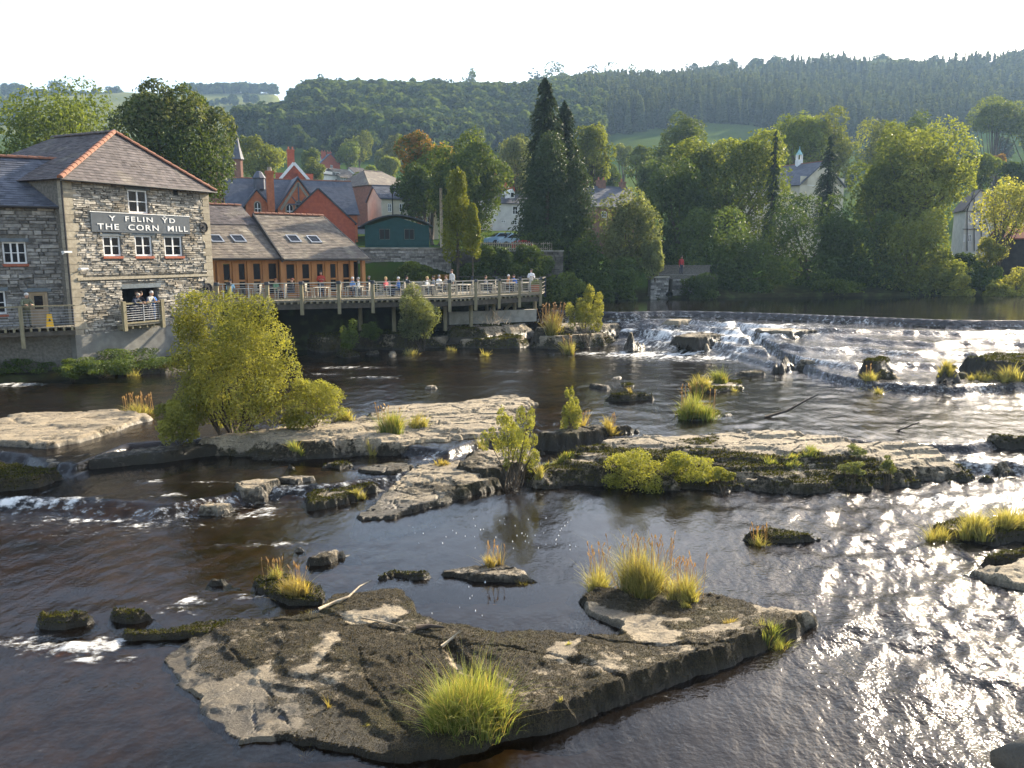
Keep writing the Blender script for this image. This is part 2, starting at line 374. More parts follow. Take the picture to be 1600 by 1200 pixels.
ROCKS = []; MOSSY = []; o_last = [None]
def rocksurf(x, y):
    x = np.asarray(x, float); y = np.asarray(y, float); z = np.full(x.shape, -9.0)
    for (x0, y0, r, H) in ROCKS:
        fx = (x - x0) / r; fy = (y - y0) / r; ny, nx = H.shape
        ok = (fx >= 0) & (fy >= 0) & (fx < nx - 1.001) & (fy < ny - 1.001)
        if not ok.any(): continue
        i = np.clip(fx.astype(int), 0, nx - 2); j = np.clip(fy.astype(int), 0, ny - 2); a = fx - i; c = fy - j
        h = (H[j, i] * (1 - a) + H[j, i + 1] * a) * (1 - c) + (H[j + 1, i] * (1 - a) + H[j + 1, i + 1] * a) * c
        z = np.where(ok, np.maximum(z, h), z)
    return z
def top_at(x, y):
    x = np.array([x]); y = np.array([y]); z = float(max(rocksurf(x, y)[0], wlev(x, y)[0]))
    if polysd(x, y, LANDPOLY)[0] > 0: z = max(z, tz(x[0], y[0]))
    return z
RS = [0]
def rock(label, far, near, zt, zw, res=0.08, ctrl=None, moss=0.3, step=0.11, cliff=2.2, bare=(), mossy=(), crack=1.0, edge=0.16, name='rock_ledge', cat='rock', ax=1.0, rough=1.0, group=None, dig=(), mind=None, mz=None, lines=()):
    RS[0] += 1; sd_ = RS[0] * 101
    fp = np.array([G(u, v, zt) for u, v in far]); npx = np.array([G(u, v, zw) for u, v in near]); so_ = npx[np.argsort(npx[:, 0])]
    wd_ = max(np.ptp(npx[:, 0]), np.ptp(fp[:, 0])); mind_ = float(np.clip(0.24 * wd_, 0.25, 1.3)) if mind is None else mind
    taper = np.clip(np.minimum(fp[:, 0] - fp[:, 0].min(), fp[:, 0].max() - fp[:, 0]) / (0.2 * wd_), 0.25, 1)
    fp[:, 1] = np.maximum(fp[:, 1], np.interp(fp[:, 0], so_[:, 0], so_[:, 1]) + mind_ * taper)
    poly = np.vstack([fp, npx])
    x0, y0 = poly[:, :2].min(0) - 0.45; x1, y1 = poly[:, :2].max(0) + 0.45
    xs = np.arange(x0, x1, res); ys = np.arange(y0, y1, res); X, Y = np.meshgrid(xs, ys)
    rot = 0.35
    Xr = X * math.cos(rot) + Y * math.sin(rot); Yr = -X * math.sin(rot) + Y * math.cos(rot)
    sdv = polysd(X, Y, poly) + edge * fbm(X / 0.9, Y / 0.6, 4, sd_) + 0.35 * edge * fbm(X / 0.22, Y / 0.16, 2, sd_ + 5)
    if ctrl:
        num = 0; den = 0
        for (u, v, z) in ctrl:
            p = G(u, v, z); w = 1.0 / (((X - p[0]) ** 2 + (Y - p[1]) ** 2) + 0.6) ** 1.5; num = num + w * z; den = den + w
        top = num / den
    else: top = np.full(X.shape, float(zt))
    top = top + rough * (0.06 * fbm(Xr / 2.2, Yr / 1.0, 4, sd_ + 1) + 0.02 * fbm(X / 0.3, Y / 0.25, 3, sd_ + 2))
    cl = zw - 0.3 + sdv * cliff * (1 + 0.5 * vnoise(X / 1.1, Y / 1.1, sd_ + 9)) + 0.12
    h = np.minimum(top, cl)
    q = (h + rough * 0.05 * (2.2 if ax > 1 else 1) * fbm(Xr / 1.8 / ax, Yr / 0.8, 4, sd_ + 3)) / step; fq = q - np.floor(q)
    ht = (np.floor(q) + sstep(0.72, 1.0, fq)) * step
    h = np.where(h > zw - 0.25, h * 0.25 + ht * 0.75, h)
    f1, f2, cid = worley(Xr / 1.5, Yr / 0.75, sd_ + 4)
    h = h + (cid - 0.5) * (0.05 if wd_ > 2.5 else 0.015) * crack * rough * (h > zw)
    wob = 0.05 + 0.03 * vnoise(X * 3, Y * 3, sd_)
    h = h - crack * 0.07 * (1 - sstep(0.0, 1.0, (f2 - f1) / wob)) * (h > zw - 0.05)
    g1, g2, _ = worley(Xr / 0.5, Yr / 0.22, sd_ + 8)
    h = h - crack * 0.02 * (1 - sstep(0, 0.1, g2 - g1)) * (vnoise(X / 0.8, Y / 0.8, sd_ + 6) > 0.1)
    for dp, dz, soft in dig:
        ds = polysd(X, Y, np.array([G(u, v, zt) for u, v in dp])) + 0.05 * fbm(X / 0.4, Y / 0.4, 3, sd_); h = h - dz * sstep(-soft, soft, ds)
    for ln_, wl_, dl_ in lines:
        dmin = np.full(X.shape, 9.0); gp = [G(u, v, zt)[:2] for u, v in ln_]
        for a_, b_ in zip(gp[:-1], gp[1:]):
            e_ = b_ - a_; t_ = np.clip(((X - a_[0]) * e_[0] + (Y - a_[1]) * e_[1]) / (e_ @ e_), 0, 1); dmin = np.minimum(dmin, np.hypot(X - a_[0] - e_[0] * t_, Y - a_[1] - e_[1] * t_))
        dmin = dmin + 0.05 * fbm(X / .35, Y / .35, 3, 44); h = h - dl_ * (1 - sstep(0, wl_, dmin))
    mo = moss + 0.55 * fbm(X / 1.6, Y / 0.9, 4, sd_ + 11) + 0.15 * fbm(X / 0.25, Y / 0.2, 2, sd_ + 12)
    mo = mo + 0.25 * sstep(0.5, 0.05, sdv)
    for pl in bare:
        s_ = polysd(X, Y, np.array([G(u, v, zt) for u, v in pl])) + 0.22 * fbm(X / 0.6, Y / 0.4, 5, sd_ + 13, .65); mo = mo + (np.minimum(mo, 0.10 + 0.25 * fbm(X / .3, Y / .3, 2, 3)) - mo) * sstep(-0.10, 0.16, s_)
    for pl in mossy:
        s_ = polysd(X, Y, np.array([G(u, v, mz if mz is not None else zt) for u, v in pl])) + 0.22 * fbm(X / 0.6, Y / 0.4, 5, sd_ + 14, .65); mo = mo + (np.maximum(mo, 0.6 + 0.25 * fbm(X / .8, Y / .35, 3, sd_ + 21)) - mo) * sstep(-0.10, 0.16, s_)
    h = h + 0.022 * sstep(0.45, 0.6, mo) * (0.6 + fbm(X / 0.1, Y / 0.1, 2, sd_ + 15)) * (h > zw)
    wet = sstep(zw + 0.16 + 0.07 * fbm(X / 0.5, Y / 0.5, 2, 9), zw + 0.02, h)
    keep = sdv > -0.2
    fm = keep[:-1, :-1] & keep[1:, :-1] & keep[:-1, 1:] & keep[1:, 1:]
    ny, nx = X.shape; ix = np.arange(nx * ny).reshape(ny, nx)
    qd = np.stack([ix[:-1, :-1], ix[:-1, 1:], ix[1:, 1:], ix[1:, :-1]], -1)[fm]
    used = np.unique(qd); remap = np.full(nx * ny, -1); remap[used] = np.arange(len(used))
    V = np.stack([X, Y, h], -1).reshape(-1, 3)[used]
    org = np.array([V[:, 0].mean(), V[:, 1].mean(), zw])
    me = mesh_np(name, V, remap[qd], res > 0.07, {'moss': np.clip(mo, 0, 1).ravel()[used], 'wet': wet.ravel()[used]})
    o = link(name, me, M['rock']); tag(o, label, cat, group)
    MOSSY.append((o, X, Y, h, mo, sdv, zw, moss)); ROCKS.append((x0, y0, res, np.where(keep, h, -9.0))); o_last[0] = (X, Y, h, mo, sdv, zw)
    return o

# the big mossy slab in the foreground
rock('huge flat mossy brown rock slab with pale bare patches filling the foreground',
     [(236, 1012), (290, 976), (345, 955), (480, 945), (520, 920), (600, 911), (642, 913), (656, 944), (690, 960), (800, 974), (862, 970), (955, 974), (966, 958), (905, 934), (893, 916), (935, 903), (1010, 900), (1110, 913), (1170, 933), (1240, 943), (1296, 960)],
     [(1304, 972), (1205, 1018), (1110, 1052), (1000, 1094), (900, 1134), (830, 1160), (735, 1185), (640, 1196), (560, 1186), (450, 1166), (365, 1168), (300, 1096), (240, 1036)],
     0.32, 0.0, 0.034,
     ctrl=[(240, 1020, 0.03), (365, 1150, 0.03), (310, 1080, 0.04), (270, 1050, .03), (410, 1155, .04), (450, 1140, 0.08), (560, 1165, 0.07), (640, 960, 0.30), (500, 1000, 0.30), (640, 1080, 0.34), (830, 1110, 0.42), (1000, 1050, 0.46), (1150, 1000, 0.42), (880, 1000, 0.42), (760, 1010, 0.36), (900, 985, 0.20), (960, 950, 0.12), (1010, 945, 0.14), (1100, 960, 0.25), (1250, 960, 0.30), (720, 1030, 0.20), (780, 1060, 0.26), (560, 930, 0.30), (400, 980, 0.22)],
     moss=0.66, step=0.07, cliff=2.3, crack=0.12, rough=1.0, edge=0.16,
     bare=[[(238, 1016), (285, 992), (330, 985), (300, 1010), (345, 1040), (430, 1020), (415, 1060), (440, 1130), (470, 1150), (365, 1165), (300, 1090)],
           [(525, 952), (610, 942), (640, 950), (610, 966), (540, 966)], [(500, 985), (525, 975), (535, 990), (510, 1020), (492, 1030)],
           [(965, 945), (1010, 952), (1070, 985), (1060, 1008), (985, 1000), (968, 975)], [(1070, 985), (1110, 965), (1150, 965), (1160, 985), (1100, 990)],
           [(850, 1010), (905, 992), (925, 1005), (880, 1030), (850, 1024)], [(690, 1000), (720, 1020), (760, 1050), (815, 1068), (800, 1076), (740, 1058), (700, 1030)],
           [(1170, 935), (1250, 945), (1270, 955), (1190, 950)], [(900, 925), (960, 935), (1040, 950), (1080, 960), (1000, 962), (960, 968), (930, 950)],
           [(440, 1160), (520, 1150), (600, 1165), (620, 1190), (540, 1180)], [(450, 1035), (480, 1030), (490, 1042), (455, 1048)]],
     mossy=[[(285, 1020), (330, 1000), (400, 990), (440, 1010), (410, 1020), (345, 1045)], [(450, 1060), (600, 1040), (560, 1150), (470, 1110)]],
     dig=[([(692, 1002), (706, 998), (745, 1040), (790, 1062), (800, 1072), (770, 1068), (716, 1036)], 0.10, 0.05)],
     lines=[([(640, 985), (720, 1003), (800, 1008), (860, 1024), (930, 1040), (1000, 1075)], .04, .06), ([(420, 960), (470, 962), (520, 955), (590, 975), (650, 985)], .03, .04), ([(560, 1010), (570, 1050), (596, 1080), (640, 1130)], .02, .03), ([(900, 985), (960, 1000), (1100, 1010), (1180, 1000)], .05, .06), ([(360, 1000), (420, 1060), (470, 1140)], .03, .04), ([(650, 985), (664, 1030), (700, 1060), (706, 1090), (720, 1130)], .03, .04), ([(1000, 1075), (1040, 1040), (1150, 990)], .04, .05), ([(245, 1030), (400, 1015)], .02, .02), ([(300, 1085), (390, 1040), (400, 1130)], .02, .02)])
MOSS1 = o_last[0]
rock('low spit of wrinkled rock with moss at its right end beside the still pool', [(680, 888), (720, 880), (790, 878), (830, 888)], [(850, 912), (810, 916), (740, 912), (690, 902)], 0.14, 0, 0.05, moss=0.35, step=0.07)
rock('small mossy rock ripple left of the grassy spit', [(590, 895), (620, 884), (650, 888)], [(690, 902), (660, 908), (620, 906), (585, 908)], 0.10, 0, 0.05, moss=0.55, step=0.06)
rock('dark round boulder at the edge of the still pool', [(886, 908), (900, 900), (916, 903)], [(922, 914), (900, 920), (886, 918)], 0.22, 0, 0.05, moss=0.5, crack=0)
rock('thick flat block of pale rock standing in the channel, moss on its tip', [(470, 862), (500, 852), (548, 850), (552, 856)], [(552, 868), (520, 882), (478, 892), (462, 882)], 0.30, 0, 0.05, moss=0.25, step=0.15, cliff=4)
rock('pointed low stone behind the thick flat block', [(455, 856), (472, 852)], [(482, 862), (462, 866)], 0.10, 0, 0.05, moss=0.1)
rock('small cushion of yellow moss on a stone in mid stream', [(322, 904), (350, 898), (370, 902)], [(374, 912), (345, 918), (320, 915)], 0.14, 0, 0.05, moss=1.0, crack=0)
rock('long mossy green stone at the left edge of the foreground', [(42, 958), (90, 946), (150, 950), (156, 958)], [(150, 976), (100, 990), (50, 984)], 0.22, 0, 0.05, moss=0.85, crack=0.3)
rock('dark mossy stone beside the white water left of the big slab', [(160, 955), (195, 943), (235, 950)], [(250, 968), (210, 978), (170, 974)], 0.18, 0, 0.05, moss=0.9, crack=0.3)
rock('mossy sloping ledge running into the left end of the big slab', [(190, 978), (260, 972), (330, 960), (380, 955)], [(400, 975), (330, 1000), (250, 1008), (185, 1004)], 0.16, 0, 0.05, moss=0.75, crack=0.4)
rock('low ledge under the straw grass left of the pale driftwood branch', [(395, 900), (440, 888), (500, 905), (520, 918)], [(515, 948), (450, 950), (400, 930)], 0.14, 0, 0.05, moss=0.7)
# left bank
rock('broad cracked pale rock slab at the left edge behind the channel', [(-120, 655), (0, 650), (50, 642), (110, 641), (180, 638), (235, 642)], [(246, 656), (200, 668), (172, 678), (130, 692), (70, 703), (0, 698), (-120, 712)], 0.82, 0.62, 0.075, moss=0.08, step=0.09, crack=1.3)
rock('steep dark rock face with green moss at the left edge below the slab', [(-80, 722), (0, 718), (50, 722), (88, 738)], [(95, 752), (60, 765), (0, 770), (-80, 775)], 0.70, 0.32, 0.06, moss=0.85, cliff=2.0)
rock('submerged dark ledge crossing the left channel', [(60, 712), (150, 704), (250, 698), (330, 690)], [(345, 700), (250, 712), (150, 722), (70, 730)], 0.66, 0.55, 0.08, moss=0.4, step=0.05)
rock('wide flat stone lying where the left rapids begin', [(302, 786), (330, 779), (372, 781)], [(376, 796), (340, 804), (306, 803)], 0.30, 0.05, 0.05, moss=0.15, step=0.12)
rock('cracked low stone beside the left rapids, left of its twin', [(368, 752), (400, 745), (436, 746)], [(440, 756), (410, 768), (380, 770), (366, 762)], 0.46, 0.32, 0.05, moss=0.1)
rock('cracked low stone beside the left rapids, right of its twin', [(430, 744), (465, 738), (494, 741)], [(496, 750), (460, 757), (432, 754)], 0.46, 0.32, 0.05, moss=0.15)
rock('pale smooth stone under the bank of the bushy shelf', [(438, 724), (455, 721), (468, 724)], [(470, 731), (450, 734), (438, 731)], 0.48, 0.32, 0.05, moss=0.0, crack=0.2)
# shelf with the big bush
rock('wide stepped rock shelf carrying the big yellow green bush', [(240, 690), (330, 668), (420, 656), (500, 646), (600, 628), (650, 622), (740, 611), (790, 601), (832, 603), (850, 616), (828, 640), (800, 664), (788, 692)], [(768, 704), (680, 708), (600, 714), (520, 717), (430, 722), (340, 714), (250, 708)], 1.05, 0.34, 0.065,
     ctrl=[(330, 690, 0.95), (420, 700, 0.95), (520, 700, 0.85), (560, 670, 0.95), (640, 700, 0.72), (640, 640, 1.0), (740, 640, 0.95), (800, 605, 0.85), (830, 615, 0.75), (740, 690, 0.70), (700, 660, 0.95), (250, 700, 0.7)], moss=0.22, step=0.12, cliff=1.15, edge=0.4, ax=2.0,
     bare=[[(540, 670), (640, 622), (760, 615), (740, 690), (600, 700)]], mossy=[[(340, 700), (540, 702), (760, 694), (760, 715), (340, 722)]], mz=0.55)
rock('low ragged ledge ending in a dark mossy nose in the blue water', [(556, 792), (590, 765), (630, 735), (670, 712), (740, 708), (785, 722)], [(790, 762), (740, 775), (700, 788), (660, 797), (620, 810), (565, 812)], 0.30, 0.04, 0.06, ctrl=[(590, 800, 0.10), (640, 770, 0.20), (700, 730, 0.40), (760, 760, 0.28)], moss=0.4, step=0.08, mossy=[[(650, 790), (700, 770), (775, 752), (778, 770), (700, 790), (620, 808)]])
rock('little mossy rock with a grass tuft in the shallow rapids', [(540, 770), (560, 762), (578, 765)], [(582, 774), (560, 780), (540, 777)], 0.26, 0.1, 0.05, moss=0.6)
# long shelf right of the middle
rock('long layered rock shelf across the right half, pale top and dark stepped front', [(770, 720), (800, 700), (850, 690), (900, 674), (1010, 662), (1180, 658), (1300, 661), (1450, 668), (1525, 684), (1545, 700)], [(1545, 722), (1600, 742), (1560, 758), (1450, 754), (1330, 771), (1200, 773), (1080, 769), (960, 769), (840, 762), (765, 748), (760, 735)], 1.02, 0.03, 0.06,
     ctrl=[(900, 680, 0.95), (1000, 668, 1.0), (1200, 664, 1.02), (1400, 672, 1.0), (1520, 690, 0.85), (1100, 690, 0.92), (1250, 690, 0.95), (1350, 700, 0.85), (1120, 703, 0.72), (950, 705, 0.75), (800, 730, 0.6), (850, 740, 0.45), (1000, 735, 0.45), (1150, 740, 0.42), (1300, 740, 0.42), (1400, 730, 0.5), (1500, 730, 0.35), (1590, 745, 0.15), (1100, 760, 0.2), (1300, 762, 0.2), (900, 755, 0.25), (1450, 748, 0.25)], moss=0.4, step=0.13, cliff=0.95, edge=0.45, ax=3.0,
     bare=[[(1130, 664), (1300, 663), (1480, 674), (1520, 692), (1400, 694), (1340, 702), (1200, 694), (1120, 680)], [(940, 668), (1050, 663), (1120, 672), (1000, 680)]], mossy=[[(830, 700), (1000, 712), (1340, 722), (1500, 735), (1500, 752), (1200, 772), (840, 760), (780, 740)]], mz=0.45)
MOSS2 = o_last[0]
rock('thin dark ledge at the right edge above the sparkling chute', [(1530, 687), (1580, 686), (1700, 690)], [(1700, 702), (1590, 697), (1540, 694)], 0.80, 0.5, 0.08, moss=0.5)
# stones in the middle water
rock('lone wedge of dark stone in mid river, the left one of two', [(920, 599), (940, 596), (960, 602)], [(962, 607), (940, 609), (920, 605)], 0.86, 0.62, 0.08, moss=0.4)
rock('long mossy stone in mid river with a grass tip', [(944, 617), (975, 611), (1020, 614)], [(1024, 624), (985, 629), (945, 626)], 0.90, 0.62, 0.08, moss=0.6)
rock('small flat stone left of the mossy mid river stone', [(660, 604), (675, 601)], [(690, 607), (672, 609)], 0.75, 0.62, 0.08, moss=0.3)
rock('tiny flat stone in the channel below the deck', [(674, 599), (690, 597)], [(692, 602), (676, 603)], 0.74, 0.62, 0.08, moss=0.3)
rock('thin dark slab among the white water right of the tussocks', [(1147, 580), (1170, 577), (1203, 579)], [(1205, 585), (1170, 588), (1148, 585)], 0.86, 0.62, 0.08, moss=0.3)
rock('small rock shelf under the two grass tussocks in mid river', [(1075, 598), (1110, 592), (1160, 594)], [(1165, 608), (1120, 614), (1080, 612)], 0.78, 0.62, 0.08, moss=0.5)
rock('rock base under the round green tussock', [(1055, 640), (1090, 634), (1125, 640)], [(1130, 652), (1090, 660), (1052, 654)], 0.72, 0.62, 0.08, moss=0.7)
rock('dark slanting slab at the foot of the cascade', [(1240, 566), (1265, 560), (1290, 564), (1310, 572)], [(1306, 579), (1270, 580), (1242, 576)], 1.25, 0.7, 0.09, moss=0.4)
rock('mossy rock at the lip of the cascade left of the slanting slab', [(1213, 552), (1228, 546), (1240, 550)], [(1240, 562), (1222, 566), (1210, 560)], 1.7, 1.2, 0.09, moss=0.7)
rock('dark ledge carrying two grass tufts at the lower fall', [(1340, 588), (1370, 580), (1420, 584), (1455, 588)], [(1460, 600), (1400, 605), (1345, 602)], 1.35, 0.62, 0.09, moss=0.6, cliff=3)
rock('low rock with a yellow tuft above the lower fall', [(1345, 562), (1370, 555), (1395, 558)], [(1398, 568), (1370, 573), (1345, 571)], 1.8, 1.55, 0.09, moss=0.6)
rock('grassy islet base at the right edge above the lower fall', [(1505, 556), (1550, 549), (1700, 548)], [(1700, 572), (1580, 574), (1520, 566)], 1.85, 1.6, 0.09, moss=0.8)
rock('rock under the lone tussock above the lower fall', [(1470, 572), (1490, 570)], [(1497, 577), (1475, 579)], 1.7, 1.6, 0.09, moss=0.8)
rock('dark stone at the right end of the lower fall', [(1575, 588), (1620, 585)], [(1640, 600), (1580, 598)], 1.5, 0.9, 0.09, moss=0.3)
rock('brown boulder in the white cascade nearest the deck', [(980, 521), (990, 516), (998, 522)], [(1000, 533), (988, 536), (978, 532)], 1.9, 1.3, 0.09, moss=0.2, crack=0.2, step=0.3)
rock('brown twin boulder in the middle of the white cascade, left half', [(1094, 535), (1106, 528), (1116, 533)], [(1118, 544), (1104, 548), (1092, 544)], 1.5, 0.9, 0.09, moss=0.2, crack=0.2, step=0.3)
rock('brown twin boulder in the middle of the white cascade, right half', [(1117, 531), (1130, 528), (1140, 535)], [(1146, 545), (1130, 547), (1118, 545)], 1.5, 0.9, 0.09, moss=0.2, crack=0.2, step=0.3)
rock('slanting stone leaning against the cascade boulder', [(992, 531), (1006, 527)], [(1006, 533), (994, 538)], 1.5, 1.1, 0.09, moss=0.1)
rock('overhanging dark ledge at the top left of the cascade', [(820, 528), (860, 520), (920, 517), (975, 522)], [(980, 536), (920, 544), (860, 546), (822, 543)], 1.55, 0.62, 0.09, moss=0.5, step=0.16, cliff=2.2)
rock('flat wet ledge between the deck bush and the weir', [(830, 512), (880, 503), (950, 500), (975, 505)], [(970, 516), (900, 522), (835, 524)], 2.0, 1.5, 0.09, moss=0.4, step=0.15)
rock('dark wet ledge at the foot of the weir', [(1030, 502), (1060, 497), (1100, 500)], [(1100, 508), (1060, 512), (1030, 510)], 2.25, 1.75, 0.1, moss=0.2)
# rocks below the deck
rock('upper rock terrace under the right half of the deck', [(690, 508), (740, 501), (830, 503), (845, 507)], [(826, 520), (760, 528), (700, 530)], 1.85, 1.2, 0.09, moss=0.45, step=0.13, cliff=1.6, ax=2, rough=1.6)
rock('lower rock terrace below the deck beside the rapids', [(620, 530), (680, 520), (760, 521), (830, 522)], [(822, 545), (760, 545), (700, 543), (660, 545), (620, 542)], 1.25, 0.62, 0.09, moss=0.5, step=0.13, cliff=1.3, ax=2, rough=1.6)
rock('mossy bank of rock under the left half of the deck', [(480, 520), (540, 510), (620, 515), (660, 522)], [(640, 548), (560, 546), (500, 552), (470, 545)], 1.6, 0.62, 0.09, moss=0.8, step=0.2, cliff=2)
rock('square block of stone standing in the water before the deck', [(605, 546), (616, 544)], [(622, 556), (610, 560)], 0.98, 0.62, 0.08, moss=0.1, crack=0, step=0.4, cliff=5)
rock('mossy river bank rock at the foot of the mill', [(130, 572), (200, 565), (270, 562), (330, 556)], [(330, 574), (260, 584), (200, 586), (140, 586)], 0.95, 0.62, 0.09, moss=0.8)
# right edge
rock('long black mossy rock lying in the blue water at right', [(1165, 840), (1210, 832), (1290, 828), (1320, 838)], [(1385, 846), (1330, 849), (1240, 851), (1170, 848)], 0.24, 0, 0.05, moss=0.6, step=0.08)
rock('rocky base of the grassy islet at the right edge', [(1450, 812), (1520, 802), (1700, 800)], [(1700, 838), (1560, 852), (1490, 848), (1450, 838)], 0.24, 0, 0.06, moss=0.8)
rock('pale flat rock corner at the right edge, lower of the two', [(1510, 895), (1560, 872), (1700, 850)], [(1720, 940), (1640, 936), (1560, 920), (1512, 905)], 0.22, 0, 0.05, moss=0.05, step=0.12)

# further ledges and stones of the river
rock('thin flat ledge between the bushy shelf and the willow sapling', [(700, 722), (740, 700), (800, 694), (850, 700)], [(860, 716), (820, 738), (760, 745), (710, 738)], 0.55, 0.32, 0.06, moss=0.35, step=0.08, edge=.3)
rock('low pale ledge running left from the long shelf under the sapling', [(840, 676), (880, 668), (940, 664), (1000, 664)], [(1000, 676), (940, 684), (860, 692), (838, 688)], 0.86, 0.62, 0.06, moss=0.3, step=0.08, edge=.3)
rock('flat wet stones at the tail of the bushy shelf', [(560, 728), (610, 722), (650, 724)], [(655, 732), (610, 742), (556, 740)], 0.40, 0.32, 0.06, moss=0.4, step=0.05, edge=.25)
rock('low wet ledge breaking the left rapids', [(470, 770), (520, 755), (580, 752)], [(600, 762), (540, 785), (480, 792)], 0.24, 0.1, 0.06, moss=0.5, step=0.05, edge=.3)
rock('small ledge below the bushy shelf with a few green tufts', [(500, 722), (530, 717), (556, 720)], [(560, 728), (530, 734), (500, 731)], 0.44, 0.32, 0.06, moss=0.5, step=0.06)
rock('low ledge above the pale corner at the right edge', [(1520, 872), (1570, 858), (1640, 850)], [(1640, 866), (1580, 880), (1525, 886)], 0.16, 0.0, 0.06, moss=0.7, step=0.06)
rock('flat stone in the ripples below the round tussock', [(1128, 646), (1146, 643)], [(1152, 649), (1134, 652)], 0.70, 0.62, 0.06, moss=0.4)
rock('dark strip of rock in the riffle left of the wedge stone', [(946, 588), (968, 585)], [(980, 590), (955, 593)], 0.74, 0.62, 0.08, moss=0.5)
rock('thin slab of rock behind the wedge stone', [(962, 598), (985, 595), (998, 599)], [(1000, 604), (975, 606)], 0.74, 0.62, 0.08, moss=0.5)
rock('ragged ledge at the head of the right hand rapids', [(1050, 524), (1080, 518), (1130, 520)], [(1140, 528), (1090, 533), (1055, 531)], 1.75, 1.45, 0.09, moss=0.4, edge=.3)
rock('broken ledge in the water below the weir centre', [(1180, 512), (1240, 508), (1290, 511)], [(1300, 517), (1240, 521), (1185, 519)], 2.1, 1.95, 0.1, moss=0.3, edge=.3, step=.06)
rock('ledge fringing the lower fall between the two grass tufts', [(1465, 588), (1510, 584), (1560, 586)], [(1570, 598), (1510, 602), (1468, 600)], 1.2, 0.65, 0.09, moss=0.4, edge=.3)
rock('low rock rib in the fall at the far right', [(1290, 580), (1320, 576), (1345, 580)], [(1348, 592), (1318, 596), (1290, 590)], 1.15, 0.65, 0.09, moss=0.4, edge=.3)
rock('mossy stone at the foot of the bank below the ferns', [(520, 548), (545, 543), (560, 547)], [(565, 556), (540, 560), (522, 556)], 0.95, 0.62, 0.08, moss=0.8)
rock('stone by the bank left of the square block', [(570, 548), (590, 545)], [(598, 553), (574, 556)], 0.85, 0.62, 0.08, moss=0.3)
rock('pale stone awash left of the driftwood branch', [(355, 952), (400, 945), (440, 946)], [(445, 956), (400, 964), (355, 962)], 0.16, 0, 0.05, moss=0.4, step=.06)

# ------------------------------------------------------------------ river bed and water
nr, ncl = 620, 600
T = np.linspace(0, 1, nr); yy = 4.5 * (112 / 4.5) ** T
S = np.linspace(-1, 1, ncl)
WX = S[None, :] * (0.80 * yy[:, None] + 3) ; WY = np.repeat(yy[:, None], ncl, 1)
lv = wlev(WX, WY)
sbank = polysd(WX, WY, LANDPOLY)
hole = (fbm(WX / 5, WY / 2.2, 4, 71) + 0.35) 
bedd = 0.14 + 0.5 * np.clip(hole, 0, 1) + 0.12 * fbm(WX / 0.8, WY / 0.5, 3, 72)
deepz = sstep(60, 66, WY) * 0.8
calm_blue = np.exp(-(((WX - G(850, 830, 0)[0]) / 4.5) ** 2 + ((WY - G(850, 830, 0)[1]) / 2.6) ** 2))
bedd = bedd + deepz + 0.5 * calm_blue
for (u, v, z, rx, ry, am) in ((420, 720, .32, 3.5, 1.0, -.3), (860, 645, .6, 1.3, 1.2, -.35), (400, 790, .15, 2.2, .8, -.3), (200, 1150, 0, 3.5, 1.6, -.25), (450, 840, 0, 2, 1, -.2), (150, 810, 0, 4, 1.2, -.25), (700, 1190, 0, 2, .6, -.1), (120, 900, 0, 6, 3, -.3), (150, 1080, 0, 5, 2.5, -.3), (560, 650, .6, 4, 2, -.1)):
    p = G(u, v, z); bedd = bedd + am * np.exp(-(((WX - p[0]) / rx) ** 2 + ((WY - p[1]) / ry) ** 2))
bedd = np.maximum(bedd, 0.06) + 0.5 * sstep(1.0, 4.0, WX) * sstep(33, 26, WY) + 0.3 * sstep(2, 8, WX) * sstep(30, 36, WY)
BZ = lv - bedd
step_ = 2
bx, by, bz_ = WX[::step_, ::step_], WY[::step_, ::step_], (BZ - 0.03)[::step_, ::step_]
def gridquads(nr, nc):
    ix = np.arange(nr * nc).reshape(nr, nc); return np.stack([ix[:-1, :-1], ix[:-1, 1:], ix[1:, 1:], ix[1:, :-1]], -1).reshape(-1, 4)
M['bed'] = pm('river_bed', (0.36, 0.23, 0.095), (0.16, 0.105, 0.046), 2.2, 0.9, 0.8, 9, c3=(0.07, 0.065, 0.02), s3=0.35)
o = link('river_bed', mesh_np('river_bed', np.stack([bx, by, bz_], -1).reshape(-1, 3), gridquads(*bx.shape), True), M['bed']); tag(o, kind='structure', label='brown stony bed of the river')

rz = rocksurf(WX, WY)
depth = lv - np.maximum(BZ, rz)
near_rock = np.exp(-np.clip(np.abs(depth), 0, 9) / 0.10)
# turbulence
turb = np.zeros_like(WX); foam = np.zeros_like(WX)
AMPX = [( LC, 1.0, 1.6, 0.55), (LD, 0.7, 1.0, 0.32), (LB, 1.4, 2.4, 0.6), (LA, 1.1, 1.0, 0.7)]
for k, (L, up, dn, am) in enumerate(AMPX):
    e = WY - np.interp(WX, *L)
    band = np.where(e > 0, np.exp(-(e / 0.35) ** 2), np.exp(-(-e / dn) ** 1.2))
    turb = np.maximum(turb, band * am)
    foam = np.maximum(foam, am * np.where(e > 0.05, 0, np.exp(-(-e / dn) ** 1.0)) * (0.75 + 0.45 * fbm(WX / 1.2, WY / 1.2, 3, 80 + k)))
xl = WX / np.maximum(WY, 1)
eC = WY - np.interp(WX, *LC); eD = WY - np.interp(WX, *LD); eB = WY - np.interp(WX, *LB); eA = WY - np.interp(WX, *LA)
U = 800 + 1266 * xl
quiet = sstep(-0.2, 0.3, eA)
streak = np.clip(0.62 + 1.1 * fbm((WX * .8 - WY * .6) / 0.22, (WX * .6 + WY * .8) / 0.55, 3, 97, .6), 0.1, 1.25)
